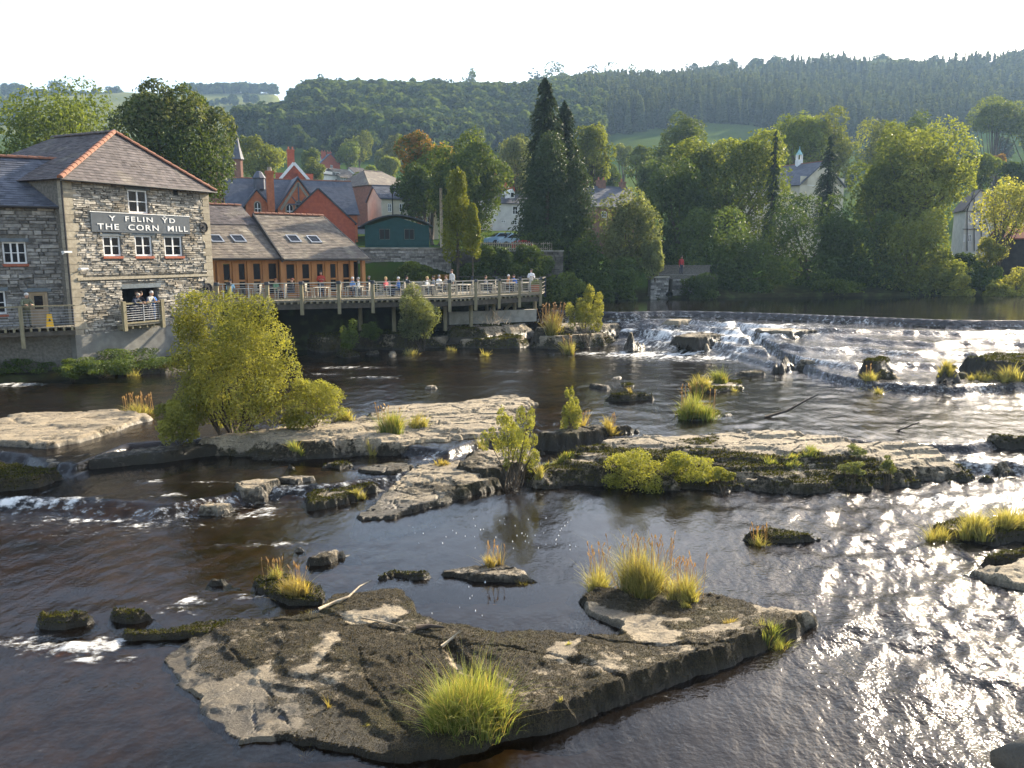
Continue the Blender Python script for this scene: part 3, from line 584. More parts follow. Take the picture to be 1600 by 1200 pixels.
# patches of broken water (u, v, level, radius x, radius y, strength)
for (u, v, z, rx, ry, s) in ((20, 602, .6, 1.3, .6, 1.3), (545, 575, .62, 1.8, .7, .9), (580, 590, .62, 1.6, .5, .7), (510, 585, .62, 1.2, .6, .6), (700, 560, .62, 5, 1.0, .35), (1020, 552, .7, 5.5, 1.8, 1.35), (1180, 548, .7, 4, 1.8, 1.4), (1100, 560, .62, 6, 1.6, 1.0), (1150, 530, 1.3, 4.5, 1.8, 1.4), (1090, 518, 1.7, 5.0, 1.8, 1.25), (1220, 522, 1.6, 3.0, 1.2, .9), (1030, 508, 2, 2.6, 1.3, 1.2), (1330, 582, .7, 2.2, .8, .7), (1500, 612, .62, 5, 1.0, .4), (1560, 640, .62, 4, 1.5, .3),
        (60, 795, .05, 1.6, .25, 1.3), (160, 812, .02, 1.6, .18, 1.2), (250, 820, .02, 1.0, .2, .9), (265, 785, .1, .5, .25, 1.0), (225, 822, 0, .4, .15, 1.0), (400, 795, .1, .9, .6, .95), (440, 770, .2, .9, .4, .8), (430, 850, 0, 1.2, .25, .6), (450, 745, .32, .6, .2, .5), (690, 718, .33, 1.4, .22, .8), (620, 740, .3, .8, .2, .3), (240, 752, .33, .5, .2, .7), (320, 752, .33, .8, .12, .6),
        (20, 1000, 0, .7, .3, .9), (110, 1012, 0, .9, .25, 1.2), (165, 1005, 0, .5, .3, .9), (160, 1032, 0, .6, .15, .8), (300, 940, 0, .5, .25, .8), (280, 955, 0, .4, .3, .7), (400, 935, 0, 1.2, .15, .5), (240, 945, 0, .7, .2, .4), (375, 930, 0, .3, .1, .5),
        (1560, 715, .4, 2.5, .9, .7), (1480, 775, .1, 4.5, .5, .8), (1580, 780, .05, 2.5, .7, .9), (1300, 775, .05, 3, .25, .45), (1560, 870, 0, 1.5, .5, .5), (1440, 880, 0, 2.2, 1.2, .30), (1480, 960, 0, 2.2, 1.0, .32), (1345, 985, 0, .5, .25, .5), (1420, 1000, 0, 1.6, .5, .55), (1520, 1060, 0, 1.8, .8, .30), (760, 755, .1, .3, .2, .6), (880, 780, .03, 3, .15, .0), (1010, 600, .62, 3, 1, .25), (850, 580, .62, 5, 1.2, .3)):
    p = G(u, v, z); g = np.exp(-(((WX - p[0]) / rx) ** 2 + ((WY - p[1]) / ry) ** 2)); foam = np.maximum(foam, s * g * streak); turb = np.maximum(turb, 0.8 * s * g)
fsw = eB / np.maximum(np.interp(WX, *LA) - np.interp(WX, *LB), 1.0)
for f_ in RIFF:
    e_ = fsw - f_ + riffle(WX, WY, f_); pw = np.clip(0.55 + 0.9 * fbm(WX / 4, WY / 4, 2, 141 + int(f_ * 10)), 0.15, 1.1) * (1 - 0.6 * sstep(16, 24, WX))
    bd = np.where(e_ > 0, np.exp(-(e_ / 0.025) ** 2), np.exp(-(-e_ / 0.10))) * pw; foam = np.maximum(foam, bd); turb = np.maximum(turb, 0.5 * bd)

foam = foam * (1 - quiet) ; turb = turb * (1 - 0.97 * quiet)
still = np.exp(-(((WX - G(800, 935, 0)[0]) / 2.3) ** 2 + ((WY - G(800, 935, 0)[1]) / 0.75) ** 2) ** 2)
foam = foam * (1 - still)
flowx = WX + 0.5 * WY
chop = np.clip(0.42 + 0.95 * sstep(2.5, 8, WX) * sstep(32, 12, WY) + 0.6 * sstep(-6, 0, eB) * sstep(4, 16, WX) + turb, 0, 1.6) * (1 - 0.93 * quiet) * (1 - 0.97 * still) * (1 - 0.7 * calm_blue)
# waves as real relief
rot = 0.5; XR = WX * math.cos(rot) - WY * math.sin(rot); YR = WX * math.sin(rot) + WY * math.cos(rot)
wv = 0.030 * fbm(XR / 0.42, YR / 0.95, 3, 90, .6) + 0.024 * fbm(WX / 1.3, WY / 0.7, 2, 91)
wv = wv * chop * (1 + 1.3 * sstep(3.5, 9, WX) * sstep(60, 20, WY)) + turb * (0.06 * fbm(WX / 0.5, WY / 0.4, 3, 92) + 0.03 * np.abs(fbm(WX / 0.25, WY / 0.2, 2, 93))) + 0.03 * foam
wv = wv + 0.045 * fbm(WX / 0.9, WY / 0.45, 3, 98, .6) * sstep(34, 44, WY) * sstep(0, 10, WX) * (1 - quiet)
# standing waves in the chute at right
for (u, v, rx, ry, am) in ((1330, 985, .9, .6, .05), (1430, 1020, 1.6, 1.0, .025)):
    p = G(u, v, 0); g = np.exp(-(((WX - p[0]) / rx) ** 2 + ((WY - p[1]) / ry) ** 2)); wv = wv + am * g * np.sin((WX * 0.75 - WY * 0.9) * 5.2 + 2.5 * fbm(WX / 2, WY / 2, 2, 94))
WZ = lv + wv
keepw = (sbank < 0.9)
fm = keepw[:-1, :-1] & keepw[1:, :-1] & keepw[:-1, 1:] & keepw[1:, 1:]
gq = gridquads(nr, ncl).reshape(nr - 1, ncl - 1, 4)[fm]
m, nt, b, out = newmat('river_water'); nt.nodes.remove(b); co = _coord(nt)
fo = _n(nt, 'ShaderNodeAttribute', attribute_name='foam').outputs['Fac']
de = _n(nt, 'ShaderNodeAttribute', attribute_name='deep').outputs['Fac']
chp = _n(nt, 'ShaderNodeAttribute', attribute_name='chop').outputs['Fac']
mp = _n(nt, 'ShaderNodeMapping'); nt.links.new(co, mp.inputs[0]); mp.inputs['Rotation'].default_value = (0, 0, -0.5); mp.inputs['Scale'].default_value = (1.0, 0.45, 1.0)
h1 = _noise(nt, mp.outputs[0], 4.0, 3, 0.5); h2 = _noise(nt, co, 11.0, 3, 0.55)
hh = _math(nt, 'ADD', _math(nt, 'MULTIPLY', h1, 1.0), _math(nt, 'MULTIPLY', h2, 0.45))
bn = _n(nt, 'ShaderNodeBump'); bn.inputs['Distance'].default_value = 0.06; nt.links.new(hh, bn.inputs['Height'])
nt.links.new(_math(nt, 'MULTIPLY', chp, 0.75, True), bn.inputs['Strength'])
fr = _n(nt, 'ShaderNodeFresnel'); fr.inputs[0].default_value = 1.40; nt.links.new(bn.outputs[0], fr.inputs['Normal'])
gl = _n(nt, 'ShaderNodeBsdfGlossy'); gl.inputs['Roughness'].default_value = 0.07; nt.links.new(bn.outputs[0], gl.inputs['Normal'])
tr = _n(nt, 'ShaderNodeBsdfTransparent'); tr.inputs[0].default_value = (0.66, 0.49, 0.29, 1)
df = _n(nt, 'ShaderNodeBsdfDiffuse'); df.inputs[0].default_value = (0.011, 0.0085, 0.0065, 1)
m1 = _n(nt, 'ShaderNodeMixShader'); nt.links.new(de, m1.inputs[0]); nt.links.new(tr.outputs[0], m1.inputs[1]); nt.links.new(df.outputs[0], m1.inputs[2])
m2 = _n(nt, 'ShaderNodeMixShader'); nt.links.new(fr.outputs[0], m2.inputs[0]); nt.links.new(m1.outputs[0], m2.inputs[1]); nt.links.new(gl.outputs[0], m2.inputs[2])
fd = _n(nt, 'ShaderNodeBsdfPrincipled'); fd.inputs['Base Color'].default_value = (0.70, 0.68, 0.63, 1); fd.inputs['Roughness'].default_value = 0.45
fmp = _n(nt, 'ShaderNodeMapping'); nt.links.new(co, fmp.inputs[0]); fmp.inputs['Scale'].default_value = (1, 1.6, 1)
fn = _math(nt, 'ADD', _math(nt, 'MULTIPLY', _noise(nt, fmp.outputs[0], 5, 8, 0.7), 1.25), _math(nt, 'MULTIPLY', _noise(nt, fmp.outputs[0], 1.8, 3), 0.35))
ff = _mapr(nt, _math(nt, 'ADD', _math(nt, 'MULTIPLY', fo, 0.58), fn), 0.98, 1.46)
m3 = _n(nt, 'ShaderNodeMixShader'); nt.links.new(ff, m3.inputs[0]); nt.links.new(m2.outputs[0], m3.inputs[1]); nt.links.new(fd.outputs[0], m3.inputs[2])
nt.links.new(m3.outputs[0], out.inputs[0]); M['water'] = m
deep = 1 - np.exp(-(np.clip(lv - BZ, 0.0, 9) / 0.42) ** 1.5)
o = link('river_water', mesh_np('river_water', np.stack([WX, WY, WZ], -1).reshape(-1, 3), gq, True,
     {'foam': np.clip(foam, 0, 1.15).ravel(), 'deep': np.clip(deep, 0, 1).ravel(), 'chop': chop.ravel()}), M['water']); tag(o, kind='structure', label='brown peaty river water with white rapids')
# sheet of water and bed running on out of frame
mbx = MB(); mbx.box(-140, 140, -60, 4.6, -1.2, -1.0); tag(mbx.build('river_bed', M['bed']), kind='structure', label='river bed beneath the bridge')

# bits of foam drifting on the quiet water
rng = np.random.default_rng(5); vs = []; fs = []
for (u0, u1, v0, v1, n) in ((740, 900, 810, 860, 40), (640, 760, 820, 860, 10), (650, 760, 910, 965, 8)):
    for _ in range(n):
        p = G(rng.uniform(u0, u1), rng.uniform(v0, v1), 0.0)
        if rocksurf(p[:1], p[1:2])[0] > -0.03: continue
        r = rng.uniform(0.006, 0.020); b0 = len(vs); k = 6
        z = 0.03
        vs += [(p[0] + r * math.cos(a) * rng.uniform(.6, 1.3), p[1] + r * math.sin(a) * rng.uniform(.6, 1.3), z - 0.04) for a in np.linspace(0, 6.283, k, endpoint=False)]; vs.append((p[0], p[1], z + r * 0.6))
        fs += [(b0 + i, b0 + (i + 1) % k, b0 + k) for i in range(k)]
M['foam'] = pm('foam_bubbles', (0.8, 0.8, 0.78), (0.7, 0.7, 0.68), 20, 0.5)
o = link('foam_flecks', mesh_np('foam_flecks', vs, np.array(fs), True), M['foam']); tag(o, 'small white flecks of foam drifting on the calm water', 'foam', kind='stuff')
# ------------------------------------------------------------------ vegetation builders
def rdir(rng, n):
    d = rng.normal(size=(n, 3)); return d / np.linalg.norm(d, axis=1, keepdims=True)
def leaf_arr(pos, out, size, rng, aspect=0.55, upb=0.25, rnd=0.8):
    """one small diamond leaf at each position; returns verts (4n,3) and quads"""
    n = len(pos); nr_ = out * 0.7 + rdir(rng, n) * rnd + np.array([0, 0, upb]); nr_ /= np.linalg.norm(nr_, axis=1, keepdims=True)
    t = np.cross(nr_, rdir(rng, n)); t /= np.linalg.norm(t, axis=1, keepdims=True) + 1e-9
    s = np.cross(nr_, t); L = (size * rng.uniform(0.6, 1.3, n))[:, None]; Wd = L * aspect
    a = pos - t * L * 0.5; c = pos + t * L * 0.5; q = pos + s * Wd * 0.5 + nr_ * L * 0.12; d = pos - s * Wd * 0.5 + nr_ * L * 0.12
    V = np.stack([a, q, c, d], 1).reshape(-1, 3); return V, np.arange(4 * n).reshape(n, 4)
def crown_lobes(rng, c, rx, ry, rz, k, rr=(0.26, 0.42), dome=False):
    L = []
    if dome:              # wide at the foot, rounded at the top
        for i in range(k):
            h = ((i + rng.random()) / k) ** 1.15 * 0.84 + 0.03; a = rng.uniform(0, 6.283); ro = (0.80 * math.sqrt(max(0.0, 1 - ((h - 0.36) / 0.64) ** 2)) if h > 0.36 else 0.80 * (0.74 + 0.26 * h / 0.36)) * rng.uniform(0.55, 1.0) ** 0.5 + 0.03
            r = rng.uniform(*rr); L.append((np.array([c[0] + math.cos(a) * ro * rx, c[1] + math.sin(a) * ro * ry, c[2] - rz + 2 * rz * h]), np.array([rx * r, ry * r, rz * r * rng.uniform(0.8, 1.1)]), rng.uniform(0, 1)))
        L.append((np.array([c[0], c[1], c[2] - 0.25 * rz]), np.array([rx * 0.66, ry * 0.66, rz * 0.74]), 0.25)); return L
    for i in range(k):
        d = rdir(rng, 1)[0]; f = rng.uniform(0.45, 0.82)
        r = rng.uniform(*rr)
        p = np.array([c[0] + d[0] * rx * f, c[1] + d[1] * ry * f, c[2] + d[2] * rz * f])
        L.append((p, np.array([rx * r, ry * r, rz * r * rng.uniform(0.75, 1.05)]), rng.uniform(0.0, 1.0)))
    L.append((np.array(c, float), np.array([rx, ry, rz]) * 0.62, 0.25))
    return L
def lobes_leaves(rng, L, n, size, jitter=0.16):
    ar = np.array([(r[0] * r[1] + r[1] * r[2] + r[0] * r[2]) for _, r, _ in L]); pr = ar / ar.sum()
    idx = rng.choice(len(L), n, p=pr); d = rdir(rng, n)
    d[:, 2] = np.where(d[:, 2] < -0.4, d[:, 2] * rng.choice([1, -1], n, p=[0.6, 0.4]), d[:, 2])
    C = np.array([l[0] for l in L])[idx]; R = np.array([l[1] for l in L])[idx]; tl = np.array([l[2] for l in L])[idx]
    f = 1 - np.abs(rng.normal(0, jitter, n)) + 0.10 * rng.random(n)
    clump = 1 + 0.16 * (vnoise(d[:, 0] * 4 + idx * 7.7, d[:, 1] * 4 + d[:, 2] * 3, 3))
    pos = C + d * R * (f * clump)[:, None]
    tint = np.clip(0.45 * tl + 0.25 + 0.35 * (rng.random(n) - 0.3), 0, 1)
    return pos, d, tint
def limb_tree(mb, rng, base, L, r0, n=7, bend=0.3):
    base = Vector(base); C = np.mean([l[0] for l in L], axis=0); top = Vector(C)
    k = 6; pts = []
    for i in range(k):
        t = i / (k - 1); p = base.lerp(top, t); p += Vector((rng.normal() * bend * t * (1 - t) * 2, rng.normal() * bend * t * (1 - t) * 2, 0)); pts.append(p)
    mb.tube(pts, [r0 * (1.25 if i == 0 else 1) * (1 - 0.75 * i / (k - 1)) for i in range(k)], n)
    for (p, r, _) in L[:-1]:
        t = rng.uniform(0.35, 0.9); i = int(t * (k - 1)); a = pts[i]; b = Vector(p); mid = a.lerp(b, 0.5) + Vector((0, 0, -0.06 * (b - a).length))
        mb.tube([a, mid, b], [r0 * (1 - 0.75 * t) * 0.6, r0 * 0.22, r0 * 0.08], 5)
SEED = [100]
def broadleaf(name, label, u, vt, vb, w, d, mat='leaf_mid', n=7000, size=0.36, lobes=16, base=None, group=None, cat='tree', depth=0.9, trunk=None, mat2=None, lean=0.0, squash=None):
    """a tree whose crown spans v vt..vb and width w (photograph pixels) at distance d"""
    SEED[0] += 1; rng = np.random.default_rng(SEED[0])
    c = P(u, (vt + vb) / 2, d); rx = w / 2 / ppm(d); rz_ = (vb - vt) / 2 / ppm(d); ry = rx * depth
    rxe, rze = rx * 1.08, rz_ * 1.02; n = int(n * 1.02); size = size * 1.08
    L = crown_lobes(rng, c, rxe, ry, rze, lobes, dome=(vb > 455))
    if base is None: bx_, by_ = c[0] - lean, c[1]
    else: bx_, by_ = base
    bz = tz(bx_, by_); h = c[2] + rz_ - bz
    t = empty(name, label, cat, (bx_, by_, bz - 0.05), 0, group)
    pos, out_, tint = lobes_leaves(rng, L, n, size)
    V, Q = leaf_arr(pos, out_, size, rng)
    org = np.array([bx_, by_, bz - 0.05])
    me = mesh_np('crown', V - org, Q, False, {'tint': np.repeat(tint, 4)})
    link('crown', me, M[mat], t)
    if mat2:
        top = [(p, r * 0.8, tt) for (p, r, tt) in L if p[2] > c[2] + 0.15 * rz_] or L[:3]
        pos, out_, tint = lobes_leaves(rng, top, n // 3, size); V, Q = leaf_arr(pos + np.array([0, 0, 0.25 * size]) + out_ * size * .8, out_, size, rng)
        link('crown_tips', mesh_np('crown_tips', V - org, Q, False, {'tint': np.repeat(tint, 4)}), M[mat2], t)
    mb = MB(); r0 = trunk or max(0.12, h * 0.022); limb_tree(mb, rng, (0, 0, 0), [(p - org, r, tt) for p, r, tt in L], r0)
    mb.build('trunk', M['bark'], t, True)
    return t
def conifer(name, label, u, vt, vb, w, d, mat='needle', n=7000, size=0.35, droop=0.5, power=0.8, gap=0.0, col=False, group=None, base_v=None, cat='tree'):
    SEED[0] += 1; rng = np.random.default_rng(SEED[0])
    top = P(u, vt, d); bot = P(u, vb, d); H = top[2] - bot[2]; R = w / 2 / ppm(d)
    bx_, by_ = top[0], top[1]; bz = min(tz(bx_, by_), bot[2]); t = empty(name, label, cat, (bx_, by_, bz), 0, group)
    if col:      # upright columnar cypress built of flame shaped lobes
        L = []
        for i in range(26):
            f = rng.random() ** 0.8; prof = (math.sin(math.pi * min(1, (f * 0.86 + 0.14)) ** 0.75)) ** 0.75
            a = rng.uniform(0, 6.283); rr = R * prof * 0.58
            L.append((np.array([math.cos(a) * rr, math.sin(a) * rr, bot[2] - bz + H * (0.04 + 0.86 * f)]), np.array([R * 0.42, R * 0.42, H * 0.12]) * rng.uniform(0.75, 1.15), rng.uniform(0, 1)))
        L.append((np.array([0, 0, bot[2] - bz + H * 0.9]), np.array([R * 0.3, R * 0.3, H * 0.1]), 0.5))
        L.append((np.array([0, 0, bot[2] - bz + H * 0.45]), np.array([R * 0.62, R * 0.62, H * 0.40]), 0.2))
        pos, out_, tint = lobes_leaves(rng, L, n, size, 0.24)
        V, Q = leaf_arr(pos, out_, size, rng, 0.5, 0.1, 0.7)
    else:
        nb_ = int(n / 26); f = rng.random(nb_) ** 0.75; z = H * (1 - f); az = rng.uniform(0, 6.283, nb_)
        Lb = R * (0.06 + 0.94 * f ** power) * rng.uniform(0.55, 1.1, nb_) * (1 + gap * np.sin(z * 2.1))
        k = 26; s = np.linspace(0.12, 1, k)[None, :] + rng.normal(0, 0.03, (nb_, k))
        rr = Lb[:, None] * s; zz = (bot[2] - bz) + z[:, None] - droop * rr * s * 0.8 + rng.normal(0, 0.10 * size, (nb_, k)) - rng.random((nb_, k)) * size * 0.9 * droop
        lat = rng.normal(0, 0.10, (nb_, k)) * Lb[:, None] * (1.15 - s)
        X_ = np.cos(az)[:, None] * rr - np.sin(az)[:, None] * lat; Y_ = np.sin(az)[:, None] * rr + np.cos(az)[:, None] * lat
        pos = np.stack([X_, Y_, zz], -1).reshape(-1, 3); out_ = np.stack([np.cos(az)[:, None] + 0 * s, np.sin(az)[:, None] + 0 * s, 0.6 + 0 * rr], -1).reshape(-1, 3); out_ /= np.linalg.norm(out_, axis=1, keepdims=True)
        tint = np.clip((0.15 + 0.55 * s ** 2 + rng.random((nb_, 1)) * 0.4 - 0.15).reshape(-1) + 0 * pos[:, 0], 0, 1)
        V, Q = leaf_arr(pos, out_, size, rng, 0.45, 0.3, 0.6)
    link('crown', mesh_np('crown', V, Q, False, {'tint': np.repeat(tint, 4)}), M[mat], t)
    mb = MB(); mb.tube([(0, 0, -0.1), (0, 0, (bot[2] - bz + H) * 0.5), (0, 0, (bot[2] - bz + H) * 0.97)], [H * 0.018, H * 0.012, 0.03], 7)
    mb.build('trunk', M['bark'], t, True); return t
def shrub(label, u, vt, vb, w, zb, mat='leaf_willow', n=6000, size=0.09, lobes=14, cat='bush', name='bush', stems=9, depth=0.85, upright=False, at=None, base_u=None, base_v=None, pointy=0.0, group=None, lobr=(0.24, 0.4)):
    """a bush rooted on the rock or bank at pixel (base_u, vb)"""
    SEED[0] += 1; rng = np.random.default_rng(SEED[0])
    g = G(base_u or u, base_v or vb, zb); d = g[1]; bz = top_at(g[0], g[1]) if at is None else at
    c = P(u, (vt + vb) / 2, d); rx = w / 2 / ppm(d); rz_ = (vb - vt) / 2 / ppm(d); org = np.array([g[0], g[1], bz - 0.04])
    c = c - org
    if base_v is None: c[2] = max(c[2], rz_ * 0.7)
    L = crown_lobes(rng, c, rx * 1.0, rx * depth, rz_ * 0.95, lobes, lobr, dome=True)
    if upright: L = [(p, np.array([r[0] * 0.55, r[1] * 0.55, r[2] * 1.15]), tt) for p, r, tt in L[:-1]] + [(L[-1][0], L[-1][1] * 0.7, .3)]
    t = empty(name, label, cat, tuple(org), 0, group)
    pos, out_, tint = lobes_leaves(rng, L, n, size, 0.22)
    ok = pos[:, 2] > (0.02 if base_v is None else -0.45); pos, out_, tint = pos[ok], out_[ok], tint[ok]
    V, Q = leaf_arr(pos, out_, size, rng, 0.5, 0.3)
    link('foliage', mesh_np('foliage', V, Q, False, {'tint': np.repeat(tint, 4)}), M[mat], t)
    mb = MB(); r0 = max(0.012, rz_ * 0.018)
    for (p, r, _) in (L[:-1])[:stems]:
        e = Vector(p + np.array([0, 0, r[2] * 0.7])); a = Vector((rng.normal() * rx * 0.10, rng.normal() * rx * 0.08, 0)); mid = a.lerp(e, 0.5) + Vector((0, 0, 0.08 * rz_))
        mb.tube([a, mid, e], [r0, r0 * 0.7, r0 * 0.25], 5)
    mb.build('stem', M['bark'], t, True); return t
def grass(label, u, v, w, h, zb=0.3, n=300, mat='grass_yellow', seeds=0, lean=0.6, bw=0.010, dy=0.55, name='grass_clump', group=None, at=None, droop=0.5):
    """a clump of bending blades rooted at pixel (u, v), w wide and h tall in photograph pixels"""
    SEED[0] += 1; rng = np.random.default_rng(SEED[0])
    g = G(u, v, zb); d = g[1]; W_ = w / 2 / ppm(d); H = h / ppm(d); g[1] += W_ * dy * 0.7
    bw = max(bw, 0.00085 * d)
    nt_ = max(3, int(4 + n / 140)); ta = rng.uniform(0, 6.283, nt_); tr_ = np.sqrt(rng.random(nt_)) * 0.72; tcx = np.cos(ta) * tr_; tcy = np.sin(ta) * tr_; thh = rng.uniform(0.6, 1.12, nt_); tls = rng.normal(0, 0.35, (nt_, 2))
    ti = rng.integers(0, nt_, n); a = rng.uniform(0, 6.283, n); r1 = np.abs(rng.normal(0, 0.20, n)); px_ = tcx[ti] + np.cos(a) * r1; py_ = tcy[ti] + np.sin(a) * r1
    rr = np.clip(np.hypot(px_, py_), 0, 1.15); bx_ = px_ * W_ * 0.86; by_ = py_ * W_ * dy
    zs = np.maximum(rocksurf(g[0] + bx_, g[1] + by_), wlev(g[0] + bx_, g[1] + by_) - 0.15)
    lm = polysd(g[0] + bx_, g[1] + by_, LANDPOLY) > 0
    if lm.any(): zs = np.where(lm, np.maximum(zs, terrain(g[0] + bx_, g[1] + by_)), zs)
    bz = float(np.median(zs)) if at is None else at
    if at is not None: zs = np.full(n, at)
    zs = np.clip(zs, bz - 0.12, bz + 0.15)
    hh = H * rng.uniform(0.35, 1.12, n) * thh[ti] * (1.0 - 0.35 * rr ** 2) * (1 + 0.2 * vnoise(bx_ * 6 / max(W_, .2), by_ * 6 / max(W_, .2), SEED[0]))
    ld = a + rng.normal(0, 0.8, n); lf = lean * rng.uniform(0.3, 1.5, n); lx = (np.cos(ld) * (0.25 + r1 * 2) + tls[ti, 0] + 0.4 * px_) * lf * hh; ly = (np.sin(ld) * (0.25 + r1 * 2) + tls[ti, 1] + 0.4 * py_) * lf * hh
    T4 = [0, 0.4, 0.75, 1.0]; pv = rng.uniform(0, 6.283, n); bwv = bw * rng.uniform(0.6, 1.5, n); wx = np.cos(pv) * bwv / 2; wy = np.sin(pv) * bwv / 2
    P0 = np.stack([bx_, by_, zs - bz - 0.03], -1); rows = []
    for k, t in enumerate(T4):
        q = P0 + np.stack([lx * t ** 1.7, ly * t ** 1.7, hh * (t - droop * 0.35 * t ** 3 * (0.4 + rr))], -1)
        ww = (1 - t * 0.85) if k < 3 else 0.12
        off = np.stack([wx, wy, 0 * wx], -1) * ww; rows += [q - off, q + off]
    V = np.stack(rows, 1).reshape(-1, 3); b0 = np.arange(n)[:, None] * 8
    Q = np.concatenate([b0 + np.array([[0, 1, 3, 2]]), b0 + np.array([[2, 3, 5, 4]]), b0 + np.array([[4, 5, 7, 6]])])
    tt = np.clip(rng.random(n)[:, None] ** 1.5 * 0.8 + np.array([0.0, 0.0, .15, .15, .35, .35, .5, .5])[None, :], 0, 1)
    nd_ = int(n * 0.16) if mat != 'moss_tuft' and n > 100 else 0
    if nd_:        # dead straw among the green
        V2 = V.reshape(n, 8, 3)[:nd_] + np.array([0, 0, 0.01]); Q2 = Q.reshape(3, n, 4)[:, :nd_].reshape(-1, 4); med = mesh_np('dead_blades', V2.reshape(-1, 3), Q2, False, {'tint': tt[:nd_].ravel()})
        Q = Q.reshape(3, n, 4)[:, nd_:].reshape(-1, 4)
    me = mesh_np('blades', V, Q, False, {'tint': tt.ravel()})
    if nd_:
        t = empty(name, label, 'grass', (g[0], g[1], bz), 0, group); link('green_blades', me, M[mat], t); link('dead_blades', med, M['grass_straw'], t)
        if seeds == 0: return t
    elif seeds == 0:
        o = link(name, me, M[mat], None, (g[0], g[1], bz)); tag(o, label, 'grass', group, 'stuff' if label.split()[0] in ('turf', 'green turf') or ' turf ' in label or label.startswith('mat') else None); return o
    if not nd_: t = empty(name, label, 'grass', (g[0], g[1], bz), 0, group); link('blades', me, M[mat], t)
    mb = MB()
    for i in range(seeds):
        x = rng.uniform(-.85, .85) * W_; y = rng.uniform(-.4, .7) * W_ * dy; hs = H * rng.uniform(0.85, 1.15); b_ = Vector((x, y, 0)); e = b_ + Vector((rng.normal() * .14 * H, rng.normal() * .1 * H, hs))
        mb.tube([b_, b_.lerp(e, .6), e], bw * 0.3, 3, False, 0.3); e2 = e + (e - b_).normalized() * 0.10 + Vector((rng.normal() * .02, 0, 0))
        mb.tube([e, e.lerp(e2, .5), e2], [bw * 0.4, bw * 1.1, bw * 0.2], 4, True, rng.random())
    mb.build('seed_heads', M['seed'], t); return t

def moss_cover(name, label, F_, n, hgt_, wd_, mat, seed, thr=0.5):
    X, Y, h, mo, sdv, zw = F_; rng = np.random.default_rng(seed); ok = (mo > thr) & (sdv > 0.05) & (h > zw + 0.05); ii = np.flatnonzero(ok.ravel()); ii = rng.choice(ii, n); r = X[0, 1] - X[0, 0]
    p = np.stack([X.ravel()[ii] + rng.uniform(-.5, .5, n) * r, Y.ravel()[ii] + rng.uniform(-.5, .5, n) * r, h.ravel()[ii] - .006], -1)
    a = rng.uniform(0, 6.283, n); w = wd_ * rng.uniform(.6, 1.4, n); t = np.stack([np.cos(a) * w, np.sin(a) * w, 0 * a], -1); up = rng.normal(0, .5, (n, 3)); up[:, 2] = 1; up *= (hgt_ * rng.uniform(.4, 1.3, n))[:, None]
    V = np.stack([p - t, p + t, p + up], 1).reshape(-1, 3); tint = np.repeat(rng.random(n) ** 1.5, 3)
    o = link(name, mesh_np(name, V, np.arange(3 * n).reshape(n, 3), False, {'tint': tint}), M[mat]); tag(o, label, 'moss', kind='stuff')
M['moss_brown'] = leafmat('moss_brown', (0.022, 0.016, 0.007), (0.135, 0.100, 0.040), 0.15, rough=.95, spec=0.0)
M['moss_green'] = leafmat('moss_green', (0.020, 0.024, 0.006), (0.11, 0.105, 0.022), 0.2, rough=.95, spec=0.0)
moss_cover('moss_cover', 'dry brown moss carpet on the foreground slab', MOSS1, 52000, .022, .007, 'moss_brown', 7)
moss_cover('moss_cover', 'olive moss carpet on the stepped front of the long shelf', MOSS2, 15000, .05, .02, 'moss_green', 8, 0.55)

# moss on the smaller stones: a part of each stone
for (o_, X, Y, h, mo, sdv, zw, mm) in MOSSY:
    if mm < 0.45 or X is MOSS1[0] or X is MOSS2[0]: continue
    ok = np.flatnonzero(((mo > 0.5) & (sdv > 0.03) & (h > zw + 0.04)).ravel())
    if len(ok) < 30: continue
    r = X[0, 1] - X[0, 0]; dist = float(Y.mean()); rg = np.random.default_rng(len(ok)); n = int(min(6000, len(ok) * r * r * 60000 / dist ** 1.2)); ii = rg.choice(ok, n); hs = 0.0016 * dist + .01
    p = np.stack([X.ravel()[ii] + rg.uniform(-.5, .5, n) * r, Y.ravel()[ii] + rg.uniform(-.5, .5, n) * r, h.ravel()[ii] - .006], -1); a = rg.uniform(0, 6.283, n); w = hs * .35 * rg.uniform(.6, 1.4, n); t = np.stack([np.cos(a) * w, np.sin(a) * w, 0 * a], -1); up = rg.normal(0, .5, (n, 3)); up[:, 2] = 1; up *= (hs * rg.uniform(.4, 1.3, n))[:, None]
    V = np.stack([p - t, p + t, p + up], 1).reshape(-1, 3); tag(link('moss', mesh_np('moss', V, np.arange(3 * n).reshape(n, 3), False, {'tint': np.repeat(rg.random(n) ** 1.5, 3)}), M['moss_green'], o_), kind='stuff')
# ------------------------------------------------------------------ building helpers
M['slate'] = pm('roof_slate', (0.115, 0.097, 0.092), (0.082, 0.069, 0.067), 2.5, 0.75, 0.3, tint=0.35, c3=(0.15, 0.13, 0.108), s3=0.6)
M['slate_blue'] = pm('blue_slate', (0.105, 0.11, 0.13), (0.075, 0.08, 0.098), 2.0, 0.6, 0.2, tint=0.3)
M['slate_warm'] = pm('lichened_slate', (0.165, 0.138, 0.108), (0.115, 0.096, 0.080), 2.0, 0.8, 0.3, tint=0.35, c3=(0.22, 0.19, 0.145), s3=0.8)
M['ridge'] = pm('terracotta_tile', (0.28, 0.125, 0.075), (0.20, 0.092, 0.058), 6, 0.8, 0.2, rnd=0.15)
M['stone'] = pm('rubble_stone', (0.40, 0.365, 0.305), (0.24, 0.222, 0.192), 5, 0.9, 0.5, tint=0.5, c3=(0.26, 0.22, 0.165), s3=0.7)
M['stone_wing'] = pm('wing_rubble_stone', (0.27, 0.255, 0.225), (0.16, 0.152, 0.14), 5, 0.9, 0.5, tint=0.5)
